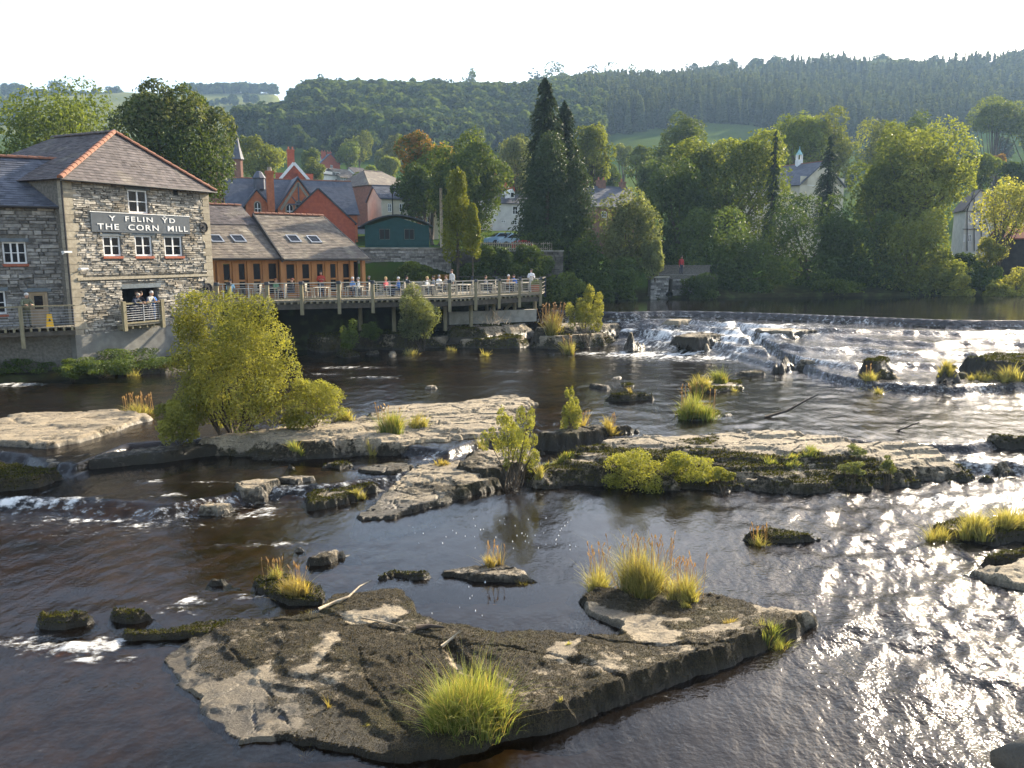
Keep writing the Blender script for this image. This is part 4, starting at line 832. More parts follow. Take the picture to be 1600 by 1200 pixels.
M['mortar'] = pm('old_mortar', (0.17, 0.155, 0.13), (0.105, 0.096, 0.08), 8, 0.95, 0.5)
M['quoin'] = pm('sandstone_quoin', (0.34, 0.30, 0.225), (0.26, 0.225, 0.165), 7, 0.9, 0.35, rnd=0.15)
M['render'] = pm('cement_render', (0.22, 0.212, 0.19), (0.15, 0.145, 0.13), 1.5, 0.9, 0.3, c3=(0.15, 0.145, 0.12), s3=0.5)
M['lintel'] = pm('slate_lintel', (0.145, 0.17, 0.185), (0.11, 0.13, 0.14), 4, 0.7)
M['brick_sill'] = pm('brick_sill', (0.36, 0.115, 0.065), (0.27, 0.09, 0.055), 8, 0.85, 0.2)
M['white'] = pm('white_paint', (0.74, 0.74, 0.72), (0.66, 0.66, 0.64), 4, 0.5)
M['whitewash'] = pm('whitewashed_wall', (0.62, 0.60, 0.56), (0.52, 0.50, 0.47), 1.2, 0.85)
M['cream'] = pm('cream_wall', (0.58, 0.52, 0.40), (0.50, 0.45, 0.35), 1.0, 0.85)
M['greywall'] = pm('grey_wall', (0.26, 0.26, 0.24), (0.20, 0.20, 0.185), 1.5, 0.9)
M['redbrick'] = pm('red_brick', (0.42, 0.105, 0.055), (0.33, 0.085, 0.05), 3, 0.9, 0.1)
M['orangebrick'] = pm('orange_brick', (0.48, 0.155, 0.065), (0.38, 0.12, 0.055), 3, 0.9, 0.1)
M['brownbrick'] = pm('brown_brick', (0.24, 0.125, 0.085), (0.18, 0.095, 0.07), 3, 0.9, 0.1)
M['glass'] = pm('window_glass', (0.012, 0.014, 0.018), (0.008, 0.009, 0.012), 2, 0.1, spec=0.12)
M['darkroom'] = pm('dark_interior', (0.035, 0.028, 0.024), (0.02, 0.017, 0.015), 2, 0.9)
M['oak'] = pm('oak_frame', (0.42, 0.20, 0.075), (0.32, 0.145, 0.055), 3, 0.7, 0.2, stretch=(1, 1, 0.15))
M['paleoak'] = pm('pale_oak_door', (0.40, 0.30, 0.19), (0.33, 0.25, 0.16), 3, 0.7)
M['decking'] = pm('weathered_decking', (0.27, 0.24, 0.18), (0.19, 0.165, 0.125), 5, 0.9, 0.3, stretch=(1, 6, 1), tint=0.25)
M['post'] = pm('treated_post', (0.28, 0.24, 0.15), (0.20, 0.175, 0.105), 4, 0.9, 0.3, stretch=(3, 3, 0.4), tint=0.2)
M['cap'] = pm('dark_post_cap', (0.06, 0.065, 0.075), (0.045, 0.05, 0.055), 4, 0.6)
M['beam'] = pm('dark_beam', (0.10, 0.085, 0.065), (0.065, 0.055, 0.042), 4, 0.9)
M['steel'] = pm('steel_wire', (0.45, 0.46, 0.46), (0.38, 0.39, 0.40), 4, 0.35, metal=0.7)
M['iron'] = pm('black_iron', (0.018, 0.018, 0.02), (0.012, 0.012, 0.013), 6, 0.6)
M['signboard'] = pm('sign_board', (0.075, 0.09, 0.105), (0.06, 0.072, 0.085), 3, 0.6)
M['teal'] = pm('teal_shed', (0.020, 0.066, 0.062), (0.016, 0.052, 0.050), 2, 0.7)
M['felt'] = pm('roofing_felt', (0.06, 0.065, 0.07), (0.045, 0.05, 0.055), 2, 0.9)
M['gutter'] = pm('dark_gutter', (0.05, 0.045, 0.042), (0.04, 0.036, 0.034), 3, 0.6)
M['terracotta'] = pm('terracotta_pot', (0.40, 0.16, 0.09), (0.33, 0.13, 0.075), 5, 0.85)
M['concrete'] = pm('concrete', (0.33, 0.31, 0.26), (0.24, 0.225, 0.19), 2, 0.9, 0.3, c3=(0.12, 0.12, 0.07), s3=0.8)
M['yellow'] = pm('yellow_plastic', (0.80, 0.46, 0.02), (0.74, 0.42, 0.02), 3, 0.4)
M['furniture'] = pm('pale_teak', (0.46, 0.41, 0.32), (0.36, 0.32, 0.25), 6, 0.8)
M['asphalt'] = pm('asphalt', (0.06, 0.06, 0.06), (0.05, 0.05, 0.05), 4, 0.9)

class Fr:
    """a vertical building face: origin at its left foot, x along it, y into the building"""
    def __init__(s, a, b):
        s.O = np.array(a[:2], float); e = np.array(b[:2], float) - s.O; s.W = float(np.hypot(*e)); s.ex = e / s.W; s.ey = np.array([-s.ex[1], s.ex[0]]); s.rz = math.atan2(s.ex[1], s.ex[0])
    def hit(s, u, v, t=0.0):
        r = ray(u, v); o = s.O + s.ey * t; k = (o @ s.ey) / (r[:2] @ s.ey); p = r * k; return float((p[:2] - o) @ s.ex), float(p[2] + CAMZ)
    def world(s, x, t, z): q = s.O + s.ex * x + s.ey * t; return np.array([q[0], q[1], z])
    def rect(s, u0, v0, u1, v1, t=0.0):
        a = s.hit(u0, (v0 + v1) / 2, t)[0]; b = s.hit(u1, (v0 + v1) / 2, t)[0]; um = (u0 + u1) / 2; return a, b, s.hit(um, v1, t)[1], s.hit(um, v0, t)[1]
    def root(s, name, label, cat, group=None): return empty(name, label, cat, (s.O[0], s.O[1], 0), s.rz, group)
def wall_holes(mb, s0, s1, z0, z1, holes, t=0.0, reveal=0.3):
    xs = sorted(set([s0, s1] + [h[0] for h in holes] + [h[1] for h in holes])); zs = sorted(set([z0, z1] + [h[2] for h in holes] + [h[3] for h in holes]))
    for i in range(len(xs) - 1):
        for j in range(len(zs) - 1):
            cx, cz = (xs[i] + xs[i + 1]) / 2, (zs[j] + zs[j + 1]) / 2
            if any(h[0] < cx < h[1] and h[2] < cz < h[3] for h in holes): continue
            mb.add([(xs[i], t, zs[j]), (xs[i + 1], t, zs[j]), (xs[i + 1], t, zs[j + 1]), (xs[i], t, zs[j + 1])], [(0, 1, 2, 3)])
    for (a, b, c, d) in holes:
        r = t + reveal
        mb.add([(a, t, c), (b, t, c), (b, t, d), (a, t, d), (a, r, c), (b, r, c), (b, r, d), (a, r, d)], [(0, 4, 5, 1), (1, 5, 6, 2), (2, 6, 7, 3), (3, 7, 4, 0)])
def window(par, r, t=0.08, cols=2, rows=2, fw=0.07, frame='white', sill=None, name='window', panes=True, glass='glass'):
    """frame with bars, each pane its own sub-part"""
    a, b, c, d = r; mb = MB(); y0, y1 = t - 0.03, t + 0.04
    for (p, q, e, f) in ((a, b, d - fw, d), (a, b, c, c + fw), (a, a + fw, c + fw, d - fw), (b - fw, b, c + fw, d - fw)): mb.box(p, q, y0, y1, e, f)
    iw = (b - a - 2 * fw) / cols; ih = (d - c - 2 * fw) / rows; bw_ = fw * 0.42
    for i in range(1, cols): x = a + fw + iw * i; mb.box(x - bw_ * 1.3, x + bw_ * 1.3, y0 + .005, y1, c + fw, d - fw)
    for j in range(1, rows): z = c + fw + ih * j; mb.box(a + fw, b - fw, y0 + .012, y1 - .01, z - bw_ * .6, z + bw_ * .6)
    w = mb.build(name, M[frame], par)
    if panes:
        for i in range(cols):
            for j in range(rows):
                k = MB(); k.box(a + fw + iw * i + .012, a + fw + iw * (i + 1) - .012, t + .012, t + .022, c + fw + ih * j + .012, c + fw + ih * (j + 1) - .012); k.build('pane', M[glass], w)
    else:
        k = MB(); k.box(a + fw * .8, b - fw * .8, t + .012, t + .022, c + fw * .8, d - fw * .8); k.build('pane', M[glass], w)
    if sill:
        k = MB(); k.box(a - .08, b + .08, t - .16, t + .03, c - .14, c - .012); k.build('sill', M[sill], w)
    return w
def rubble(par, s0, s1, z0, z1, holes, rng, mat, t=0.0, big=300, rowh=(0.055, 0.16), ln=(0.14, 0.8), prot=(0.01, 0.11), name='stone', zmin_fn=None):
    """courses of separate stones standing proud of the mortar face; the largest are objects of their own"""
    S_ = []; z = z0
    while z < z1 - 0.04:
        h = min(rng.uniform(*rowh), z1 - z); x = s0
        while x < s1 - 0.04:
            l = min(rng.uniform(*ln) * (0.5 + h * 3.2), s1 - x); a, b, c, d = x + .012, x + l - .012, z + .010, z + h - .010 + rng.normal() * .006
            x += l
            if b - a < .05: continue
            if any(b > hh[0] and a < hh[1] and d > hh[2] and c < hh[3] for hh in holes):
                for hh in holes:
                    if b > hh[0] and a < hh[1] and d > hh[2] and c < hh[3]:
                        if a < hh[0] - .08: b = hh[0] - .005
                        elif b > hh[1] + .08: a = hh[1] + .005
                        else: a = b
                if b - a < .06 or any(b > hh[0] and a < hh[1] and d > hh[2] and c < hh[3] for hh in holes): continue
            S_.append((a, b, c, d))
        z += h
    S_.sort(key=lambda q: -(q[1] - q[0]) * (q[3] - q[2])); rest = MB()
    for i, (a, b, c, d) in enumerate(S_):
        p = rng.uniform(*prot); e = min(.03, (d - c) * .2); j = lambda: rng.uniform(-.4, 1) * e
        slope = rng.uniform(-.35, .35) * p
        vs = [(a, t, c), (b, t, c), (b, t, d), (a, t, d), (a + e + j() * .5, t - p - slope, c + j()), (b - e - j() * .5, t - p + slope, c + j()), (b - e - j() * .5, t - p + slope * .3, d - e * .5 - j() * .5), (a + e + j() * .5, t - p - slope * .6, d - e * .5 - j() * .5)]
        fs = [(4, 5, 6, 7), (0, 1, 5, 4), (1, 2, 6, 5), (2, 3, 7, 6), (3, 0, 4, 7)]
        tn = float(np.clip(rng.normal(.55, .34), 0, 1))
        if i < big: k = MB(); k.add(vs, fs, tn); k.build(name, mat, par)
        else: rest.add(vs, fs, tn)
    if rest.v: tag(rest.build('rubble_stonework', mat, par), kind='stuff')
def slates(par, o, e, g, poly, mat, rng, ex=0.22, w=0.30, name='slates', thick=0.02, base=True):
    """a roof slope: o corner at the eave, e along it, g up the slope, poly = (along, up) outline; rows of overlapping slates"""
    o = Vector(o); e = Vector(e).normalized(); g = Vector(g).normalized(); n = e.cross(g).normalized()
    if n.z < 0: n = -n
    P2 = poly; gmax = max(p[1] for p in P2); mb = MB(); row = 0; y = 0.0
    def span(yy):
        xs = []
        for i in range(len(P2)):
            (x1, y1), (x2, y2) = P2[i], P2[(i + 1) % len(P2)]
            if (y1 <= yy) != (y2 <= yy): xs.append(x1 + (yy - y1) / (y2 - y1) * (x2 - x1))
        return (min(xs), max(xs)) if len(xs) >= 2 else None
    while y < gmax - 0.02:
        sp = span(min(y + ex * 0.5, gmax - .01))
        if sp:
            x = sp[0] - (row % 2) * w * .5
            while x < sp[1]:
                ww = w * rng.uniform(.8, 1.2); a = max(x, sp[0]); b_ = min(x + ww - .008, sp[1])
                if b_ - a > .03:
                    y1 = min(y + ex * 1.06, gmax); j = rng.normal() * .008; l = thick * rng.uniform(.7, 1.6)
                    q = [o + e * a + g * (y + j) + n * l, o + e * b_ + g * (y + j) + n * l, o + e * b_ + g * y1 + n * .004, o + e * a + g * y1 + n * .004, o + e * a + g * (y + j), o + e * b_ + g * (y + j)]
                    mb.add(q, [(0, 1, 2, 3), (4, 5, 1, 0)], float(np.clip(rng.normal(.5, .24), 0, 1)))
                x += ww
        y += ex; row += 1
    r = tag(mb.build(name, mat, par), kind='stuff')
    return r
def ridge_tiles(par, a, b, r=0.13, n=None, mat='ridge', name='ridge_tile', L=0.45):
    a = Vector(a); b = Vector(b); d = b - a; n = n or max(2, int(d.length / L)); d = d / n; dn = d.normalized(); s = dn.cross(Vector((0, 0, 1))).normalized(); up = s.cross(dn).normalized()
    if up.z < 0: up = -up
    vs = []; 
    for k, (f, rr) in enumerate(((0.0, r * 1.12), (1.06, r))):
        for q in range(7):
            an = math.pi * (q / 6); vs.append(d * f + s * (math.cos(an) * rr) + up * (math.sin(an) * rr - r * .35 + (0.012 if k == 0 else 0)))
    mb = MB(); mb.add(vs, [(q, q + 1, q + 8, q + 7) for q in range(6)] + [tuple(range(7))]); me = mb.mesh(name)
    for i in range(n): link(name, me, M[mat], par, tuple(a + d * i))

def simple_house(name, label, u0, u1, d0, d1, v_eave, v_base, deep, rise, wall, roof='slate_blue', kind='side', wins=(), chim=(), cat='house', over=0.25, ridge=True, door=None, hipk=0.0, wincol='white', doormat='brick_sill', chmat='redbrick', slated=True, sl_w=.5):
    """house with its front from pixel column u0 (distance d0) to u1 (distance d1)"""
    f = Fr(P(u0, 395, d0), P(u1, 395, d1)); W = f.W; ze = zat(v_eave, d0); zb = min(zat(v_base, d0), tz(*f.world(W / 2, deep / 2, 0)[:2])) - .3
    rt = f.root(name, label, cat); rng = np.random.default_rng(int(u0 * 7 + d0))
    mb = MB(); rects = [f.rect(*w) for w in wins]
    zwall = ze
    holes = [r for r in rects] + ([f.rect(*door)] if door else [])
    wall_holes(mb, 0, W, zb, ze, holes, 0, .12)
    mb.add([(0, 0, zb), (0, deep, zb), (0, deep, ze), (0, 0, ze)], [(0, 1, 2, 3)]); mb.add([(W, 0, zb), (W, deep, zb), (W, deep, ze), (W, 0, ze)], [(3, 2, 1, 0)]); mb.add([(0, deep, zb), (W, deep, zb), (W, deep, ze), (0, deep, ze)], [(3, 2, 1, 0)])
    if kind == 'side':
        mb.add([(0, 0, ze), (0, deep, ze), (0, deep / 2, ze + rise)], [(0, 1, 2)]); mb.add([(W, 0, ze), (W, deep, ze), (W, deep / 2, ze + rise)], [(2, 1, 0)])
    elif kind == 'front':
        mb.add([(0, 0, ze), (W, 0, ze), (W / 2, 0, ze + rise)], [(0, 1, 2)]); mb.add([(0, deep, ze), (W, deep, ze), (W / 2, deep, ze + rise)], [(2, 1, 0)])
    mb.build('wall', M[wall], rt)
    rm = MB(); th = .14
    def slab(q):
        n = (Vector(q[1]) - Vector(q[0])).cross(Vector(q[-1]) - Vector(q[0])).normalized(); n = n if n.z > 0 else -n
        k = len(q); vs = [Vector(p) for p in q] + [Vector(p) + n * th for p in q]; rm.add(vs, [tuple(range(k)), tuple(range(2 * k - 1, k - 1, -1))] + [(i, (i + 1) % k, (i + 1) % k + k, i + k) for i in range(k)])
    ov = over; zo = ze
    if kind == 'side':
        k = rise / (deep / 2)
        slab([(-ov, -ov, zo - ov * k), (W + ov, -ov, zo - ov * k), (W + ov, deep / 2, ze + rise), (-ov, deep / 2, ze + rise)]); slab([(-ov, deep + ov, zo - ov * k), (-ov, deep / 2, ze + rise), (W + ov, deep / 2, ze + rise), (W + ov, deep + ov, zo - ov * k)])
        ra, rb = (-ov, deep / 2, ze + rise + th), (W + ov, deep / 2, ze + rise + th)
        sl = [((-ov, -ov, zo - ov * k + th), (1, 0, 0), (0, 1, k), [(0, 0), (W + 2 * ov, 0), (W + 2 * ov, (deep / 2 + ov) * math.hypot(1, k)), (0, (deep / 2 + ov) * math.hypot(1, k))])]
    elif kind == 'front':
        k = rise / (W / 2)
        slab([(-ov, -ov, zo - ov * k), (W / 2, -ov, ze + rise), (W / 2, deep + ov, ze + rise), (-ov, deep + ov, zo - ov * k)]); slab([(W + ov, -ov, zo - ov * k), (W + ov, deep + ov, zo - ov * k), (W / 2, deep + ov, ze + rise), (W / 2, -ov, ze + rise)])
        ra, rb = (W / 2, -ov, ze + rise + th), (W / 2, deep + ov, ze + rise + th)
        sl = [((-ov, -ov, zo - ov * k + th), (0, 1, 0), (1, 0, k), [(0, 0), (deep + 2 * ov, 0), (deep + 2 * ov, (W / 2 + ov) * math.hypot(1, k)), (0, (W / 2 + ov) * math.hypot(1, k))])]
    else:
        h1, h2 = hipk or W * .3, W - (hipk or W * .3); y2 = deep / 2; zr = ze + rise
        slab([(-ov, -ov, zo), (W + ov, -ov, zo), (h2, y2, zr), (h1, y2, zr)]); slab([(W + ov, -ov, zo), (W + ov, deep + ov, zo), (h2, y2, zr)]); slab([(-ov, deep + ov, zo), (-ov, -ov, zo), (h1, y2, zr)]); slab([(W + ov, deep + ov, zo), (-ov, deep + ov, zo), (h1, y2, zr), (h2, y2, zr)])
        ra, rb = (h1, y2, zr + th), (h2, y2, zr + th); sl = []
    ro = rm.build('roof', M[roof], rt)
    if slated:
        for q in sl: slates(rt, *q, M[roof], rng, ex=.35, w=sl_w, thick=.035)
    if ridge: k = MB(); k.tube([ra, rb], .13, 6); k.build('ridge', M['ridge' if ridge == 'red' else roof], ro)
    for (cs, cy, cw, ch) in chim:
        zc = ze + (rise * (1 - abs(cy - .5) * 2) if kind == 'side' else rise * .5); k = MB(); x = cs * W; y = cy * deep; k.box(x - cw / 2, x + cw / 2, y - .35, y + .35, zc - .8, zc + ch); k.box(x - cw / 2 - .08, x + cw / 2 + .08, y - .43, y + .43, zc + ch, zc + ch + .15)
        c = k.build('chimney', M[chmat], ro)
        for px in np.linspace(x - cw / 2 + .2, x + cw / 2 - .2, max(1, int(cw / .45))): kk = MB(); kk.lathe([(.13, 0), (.10, .45)], (px, y, zc + ch + .15), 8); kk.build('chimney_pot', M['terracotta'], rt)
    for r in rects: window(rt, r, .05, 2, 2, .09, wincol, panes=False)
    if door:
        r = f.rect(*door); k = MB(); k.box(r[0], r[1], .04, .09, r[2], r[3]); k.build('door', M[doormat], rt)
    return rt, f, ze

# ------------------------------------------------------------------ the mill
rng = np.random.default_rng(11)
ML = P(107, 395, 41.5); MR = P(329, 395, 50.0)
mf = Fr(ML, MR); W = mf.W
mill = mf.root('stone_mill', 'tall rubble stone corn mill with hipped slate roof at the left', 'building')
ze = 10.78; zb = 0.6; DEEP = 10.6
z_str = mf.hit(220, 433)[1]; z_ren = mf.hit(220, 512)[1]
wr = [mf.rect(200, 297, 230, 333), mf.rect(161, 369, 188, 400), mf.rect(211, 368, 237, 400), mf.rect(257, 369, 284, 400)]
opn = mf.rect(192, 450, 247, 503)
vent = mf.rect(271, 297, 278, 305)
mb = MB(); wall_holes(mb, 0, W, zb, ze, wr + [opn, vent], 0, .28)
mb.add([(0, 0, zb), (0, DEEP, zb), (0, DEEP, ze), (0, 0, ze)], [(0, 1, 2, 3)]); mb.add([(W, 0, zb), (W, DEEP, zb), (W, DEEP, ze), (W, 0, ze)], [(3, 2, 1, 0)]); mb.add([(0, DEEP, zb), (W, DEEP, zb), (W, DEEP, ze), (0, DEEP, ze)], [(3, 2, 1, 0)])
mb.build('wall', M['mortar'], mill)
k = MB(); k.box(vent[0], vent[1], .1, .14, vent[2], vent[3]); k.build('vent_grille', M['iron'], mill)
QW = 0.62
holes = [(r[0] - .02, r[1] + .02, r[2] - .16, r[3] + .16) for r in wr] + [(opn[0] - .02, opn[1] + .02, opn[2] - .25, opn[3] + .28), vent, (-1, W + 1, z_str - .10, z_str + .10)]
rubble(mill, QW * .72, W - QW * .72, z_ren - .1, ze - .12, holes, rng, M['stone'], 0)
# side return stones
# quoins at both corners
z = z_ren - .2; alt = 0
while z < ze - .15:
    h = min(.42, ze - .1 - z)
    for side in (0, 1):
        l = QW * (1.05 if (alt + side) % 2 else .72)
        a, b_ = (-.05, l) if side == 0 else (W - l, W + .05)
        k = MB(); k.box(a, b_, -.075 + .002 * alt % .006, .35, z + .008, z + h - .008); k.build('quoin', M['quoin'], mill)
    z += h; alt += 1
k = MB(); k.box(QW * .5, W - QW * .5, -.13, .0, z_str - .07, z_str + .07); k.build('string_course', M['quoin'], mill)
k = MB(); k.box(-.10, W + .10, -.10, .02, zb, z_ren - .05); k.box(-.10, .0, .02, 1, zb, z_ren - .05); k.build('rendered_base', M['render'], mill)
for i, r in enumerate(wr):
    window(mill, r, .06, 2, 2, .085, 'white', 'brick_sill'); k = MB(); k.box(r[0] - .2, r[1] + .2, -.075, .05, r[3] + .005, r[3] + .15); k.build('lintel', M['lintel'], mill)
k = MB(); k.box(opn[0] - .2, opn[1] + .2, -.09, .05, opn[3] + .005, opn[3] + .24); k.build('lintel', M['lintel'], mill)
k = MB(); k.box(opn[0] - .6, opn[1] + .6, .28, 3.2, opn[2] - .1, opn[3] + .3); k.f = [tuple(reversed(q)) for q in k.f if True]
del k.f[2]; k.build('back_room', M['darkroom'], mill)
# roof: hip end towards the river
oh = .38; TA = 2.7; za = 14.0; zr = ze - .12
apx = mf.hit(178, 207, TA); ax_ = apx[0]; za = apx[1]; TB = TA + 5.4
e0 = Vector((-oh, -oh, zr)); e1 = Vector((W + oh, -oh, zr)); e2 = Vector((W + oh, DEEP + oh, zr)); e3 = Vector((-oh, DEEP + oh, zr)); A1 = Vector((ax_, TA, za)); A2 = Vector((ax_, TB, za))
mb = MB(); mb.add([e0, e1, e2, e3, A1, A2], [(0, 1, 4), (1, 2, 5, 4), (2, 3, 5), (3, 0, 4, 5), (3, 2, 1, 0)]); mb.build('roof', M['slate'], mill)
def slope(par, q, mat, **kw):      # q: polygon, first edge is the eave
    o = Vector(q[0]); e = (Vector(q[1]) - o).normalized(); n = e.cross(Vector(q[-1]) - o).normalized(); g = n.cross(e).normalized()
    if g.z < 0: g = -g
    poly = [((Vector(p) - o).dot(e), (Vector(p) - o).dot(g)) for p in q]; return slates(par, o, e, g, poly, mat, rng, **kw)
slope(mill, [e0, e1, A1], M['slate']); slope(mill, [e3, e0, A1, A2], M['slate']); slope(mill, [e1, e2, A2, A1], M['slate'], ex=.3, w=.5)
ridge_tiles(mill, e0 + Vector((0, 0, .06)), A1 + Vector((0, 0, .06)), .15, name='hip_tile'); ridge_tiles(mill, e1 + Vector((0, 0, .06)), A1 + Vector((0, 0, .06)), .15, name='hip_tile'); ridge_tiles(mill, A1 + Vector((0, 0, .06)), A2 + Vector((0, 0, .06)), .13, mat='slate')
k = MB(); k.tube([(-oh, -oh - .06, zr - .04), (W + oh, -oh - .06, zr - .04)], .06, 6); k.build('gutter', M['gutter'], mill)
k = MB(); k.tube([(-.14, -.10, zr - .1), (-.14, -.10, 3.2)], .045, 6); k.build('drainpipe', M['gutter'], mill)
for (u, v) in ((316, 355), (323, 450)):
    s_, z_ = mf.hit(u, v); k = MB()
    k.lathe([(.06, -.05), (.30, -.05), (.33, -.02), (.33, .02), (.28, .03), (.25, .0), (.08, .0), (.06, .05)], (0, 0, 0), 16)
    k.v = [(s_ + x, -.12 + zz * -1, z_ + y) for (x, y, zz) in k.v]; k.build('pattress_plate', M['iron'], mill)
for (u, v) in ((122, 420), (96, 394)):
    s_, z_ = mf.hit(u, v); k = MB(); k.bar((s_, -.05, z_ - .1), (s_, -.35, z_), .05); k.box(s_ - .22, s_ + .22, -.52, -.30, z_ - .03, z_ + .06); k.build('flood_lamp', M['white'], mill)
# sign: a thing hung on the wall
sr = mf.rect(140, 335, 294, 364)
sign = empty('sign_board', 'dark grey painted board with white lettering on the mill wall', 'sign', tuple(mf.world(sr[0], -.13, sr[2])), mf.rz)
sw, sh = sr[1] - sr[0], sr[3] - sr[2]
k = MB(); k.box(0, sw, 0, .05, 0, sh); k.build('board', M['signboard'], sign); k = MB(); k.box(-.04, sw + .04, -.02, .06, sh, sh + .04); k.build('top_edge', M['white'], sign)
def text(par, s, x0, x1, z, hgt_, y=-.012, mat='white', name='lettering', sp=1.0, wsp=1.0):
    cu = bpy.data.curves.new(name, 'FONT'); cu.body = s; cu.size = 1; cu.extrude = .008; cu.space_character = sp; cu.space_word = wsp; cu.resolution_u = 3; cu.offset = .012
    to = bpy.data.objects.new(name, cu); me = bpy.data.meshes.new_from_object(to); bpy.data.objects.remove(to)
    co = np.zeros(len(me.vertices) * 3, np.float32); me.vertices.foreach_get('co', co); co = co.reshape(-1, 3); mn = co.min(0); mx_ = co.max(0)
    cap = 0.73
    n = np.empty_like(co); n[:, 0] = x0 + (co[:, 0] - mn[0]) / (mx_[0] - mn[0]) * (x1 - x0); n[:, 2] = z + co[:, 1] / cap * hgt_; n[:, 1] = y - co[:, 2]
    me.vertices.foreach_set('co', n.ravel()); me.update(); return link(name, me, M[mat], par)
tl = lambda u: (mf.hit(u, 350)[0] - sr[0])
text(sign, 'Y  FELIN  ŶD', tl(168), tl(271), sh * .60, sh * .27, sp=1.25); text(sign, 'THE  CORN  MILL', tl(149), tl(290), sh * .14, sh * .31, sp=1.2)
# balcony in the opening
pr = .75; bs0 = mf.hit(196, 480, -pr)[0]; bs1 = mf.hit(250, 480, -pr)[0]
bal = empty('balcony', 'small timber balcony with wire rails in the mill opening', 'balcony', tuple(mf.world(bs0, 0, opn[2])), mf.rz)
bw_ = bs1 - bs0
k = MB(); k.box(-.15, bw_ + .15, -pr, -.12, -.10, 0.0); k.build('floor', M['decking'], bal)
for i in range(6): k = MB(); x = -.05 + i * (bw_ + .1) / 5; k.box(x - .05, x + .05, -pr + .05, -.12, -.26, -.10); k.build('joist', M['post'], bal)
for x in (-.12, bw_ + .12): k = MB(); k.box(x - .10, x + .10, -pr - .10, -pr + .08, -.35, 1.25); k.build('post', M['post'], bal)
k = MB(); k.box(-.0, bw_, -pr - .06, -pr + .06, 1.08, 1.16); k.build('hand_rail', M['post'], bal); k = MB(); k.box(0, bw_, -pr - .05, -pr + .03, .02, .10); k.build('bottom_rail', M['post'], bal)
for i in range(7): k = MB(); zz = .22 + i * .125; k.tube([(-.02, -pr - .02, zz), (bw_ + .02, -pr - .02, zz)], .012, 5); k.build('wire', M['steel'], bal)
k = MB(); k.box(bw_ * .5 - .03, bw_ * .5 + .03, -pr - .04, -pr + .02, .1, 1.08); k.build('mid_post', M['steel'], bal)

# ------------------------------------------------------------------ the wing at the left
wq = np.array([-23.25, 41.95]); wd = np.array([.86, .50]) / np.hypot(.86, .50)
wf = Fr(wq - wd * 9, wq); WW = wf.W
wing = wf.root('stone_wing', 'shaded rubble stone wing left of the mill with slate roof', 'building')
zwe = wf.hit(50, 320)[1]
wrs = [wf.rect(4, 378, 41, 412), wf.rect(-26, 455, 9, 491)]; dr = wf.rect(47, 456, 76, 513)
mb = MB(); wall_holes(mb, 0, WW, .4, zwe, wrs + [dr], 0, .25); mb.add([(0, 0, .4), (0, 8, .4), (0, 8, zwe), (0, 0, zwe)], [(0, 1, 2, 3)]); mb.build('wall', M['mortar'], wing)
hl = [(r[0] - .02, r[1] + .02, r[2] - .16, r[3] + .2) for r in wrs] + [(dr[0] - .02, dr[1] + .02, dr[2] - .1, dr[3] + .22)]
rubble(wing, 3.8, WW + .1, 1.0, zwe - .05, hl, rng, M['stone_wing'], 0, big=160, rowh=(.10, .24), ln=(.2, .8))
for r in wrs: window(wing, r, .08, 3, 2, .075, 'white', 'brick_sill'); k = MB(); k.box(r[0] - .15, r[1] + .15, -.085, .05, r[3] + .005, r[3] + .18); k.build('lintel', M['lintel'], wing)
k = MB(); k.box(dr[0] - .2, dr[1] + .2, -.085, .05, dr[3] + .005, dr[3] + .2); k.build('lintel', M['lintel'], wing)
k = MB()
for (a, b_, c, d) in ((dr[0], dr[0] + .12, dr[2], dr[3]), (dr[1] - .12, dr[1], dr[2], dr[3]), (dr[0] + .12, dr[1] - .12, dr[3] - .12, dr[3])): k.box(a, b_, .02, .14, c, d)
k.build('door_frame', M['paleoak'], wing)
k = MB(); k.box(dr[0] + .125, dr[1] - .125, .08, .13, dr[2], dr[3] - .125); do = k.build('door', M['paleoak'], wing)
k = MB(); k.box(dr[0] + .22, dr[1] - .22, .065, .10, dr[2] + 1.0, dr[3] - .2); k.build('glass_panel', M['glass'], do)
zri = wf.hit(50, 248, 3.6)[1]; q = [Vector((0, -.3, zwe - .1)), Vector((WW + .3, -.3, zwe - .1)), Vector((WW + .3, 3.6, zri)), Vector((0, 3.6, zri))]
mb = MB(); mb.add(q + [Vector((0, 7.5, zwe)), Vector((WW + .3, 7.5, zwe))], [(0, 1, 2, 3), (3, 2, 5, 4)]); mb.build('roof', M['slate_blue'], wing); slope(wing, q, M['slate_blue'])
ridge_tiles(wing, (4.5, 3.6, zri + .05), (WW + .3, 3.6, zri + .05), .13)
k = MB(); k.tube([(0, -.36, zwe - .12), (WW + .1, -.36, zwe - .12)], .06, 6); k.build('gutter', M['gutter'], wing)

# walkway before the wing
zwk = wf.hit(70, 513, -.9)[1] + .1
wk = wf.root('timber_walkway', 'narrow timber walkway with rails along the shaded wing', 'walkway')
k = MB()
for i in range(60): x = 2.0 + i * .12; k.box(x, x + .108, -1.5, -.09, zwk - .05, zwk, tint=float(rng.random())) if x < WW + .2 else None
tag(k.build('deck_boards', M['decking'], wk), kind='stuff')
for i in range(16):
    x = 4.0 + i * .36
    if x < WW + .2: k = MB(); k.box(x, x + .10, -1.62, -.3, zwk - .20, zwk - .05); k.build('joist', M['post'], wk)
k = MB(); k.box(2, WW + .2, -1.56, -1.44, zwk - .42, zwk - .205); k.build('edge_beam', M['beam'], wk)
px_ = wf.hit(33, 500, -1.5)[0]
for x in (px_ - 3.0, px_): k = MB(); k.box(x - .09, x + .09, -1.66, -1.50, zwk - 1.0, zwk + 1.1); k.build('post', M['post'], wk)
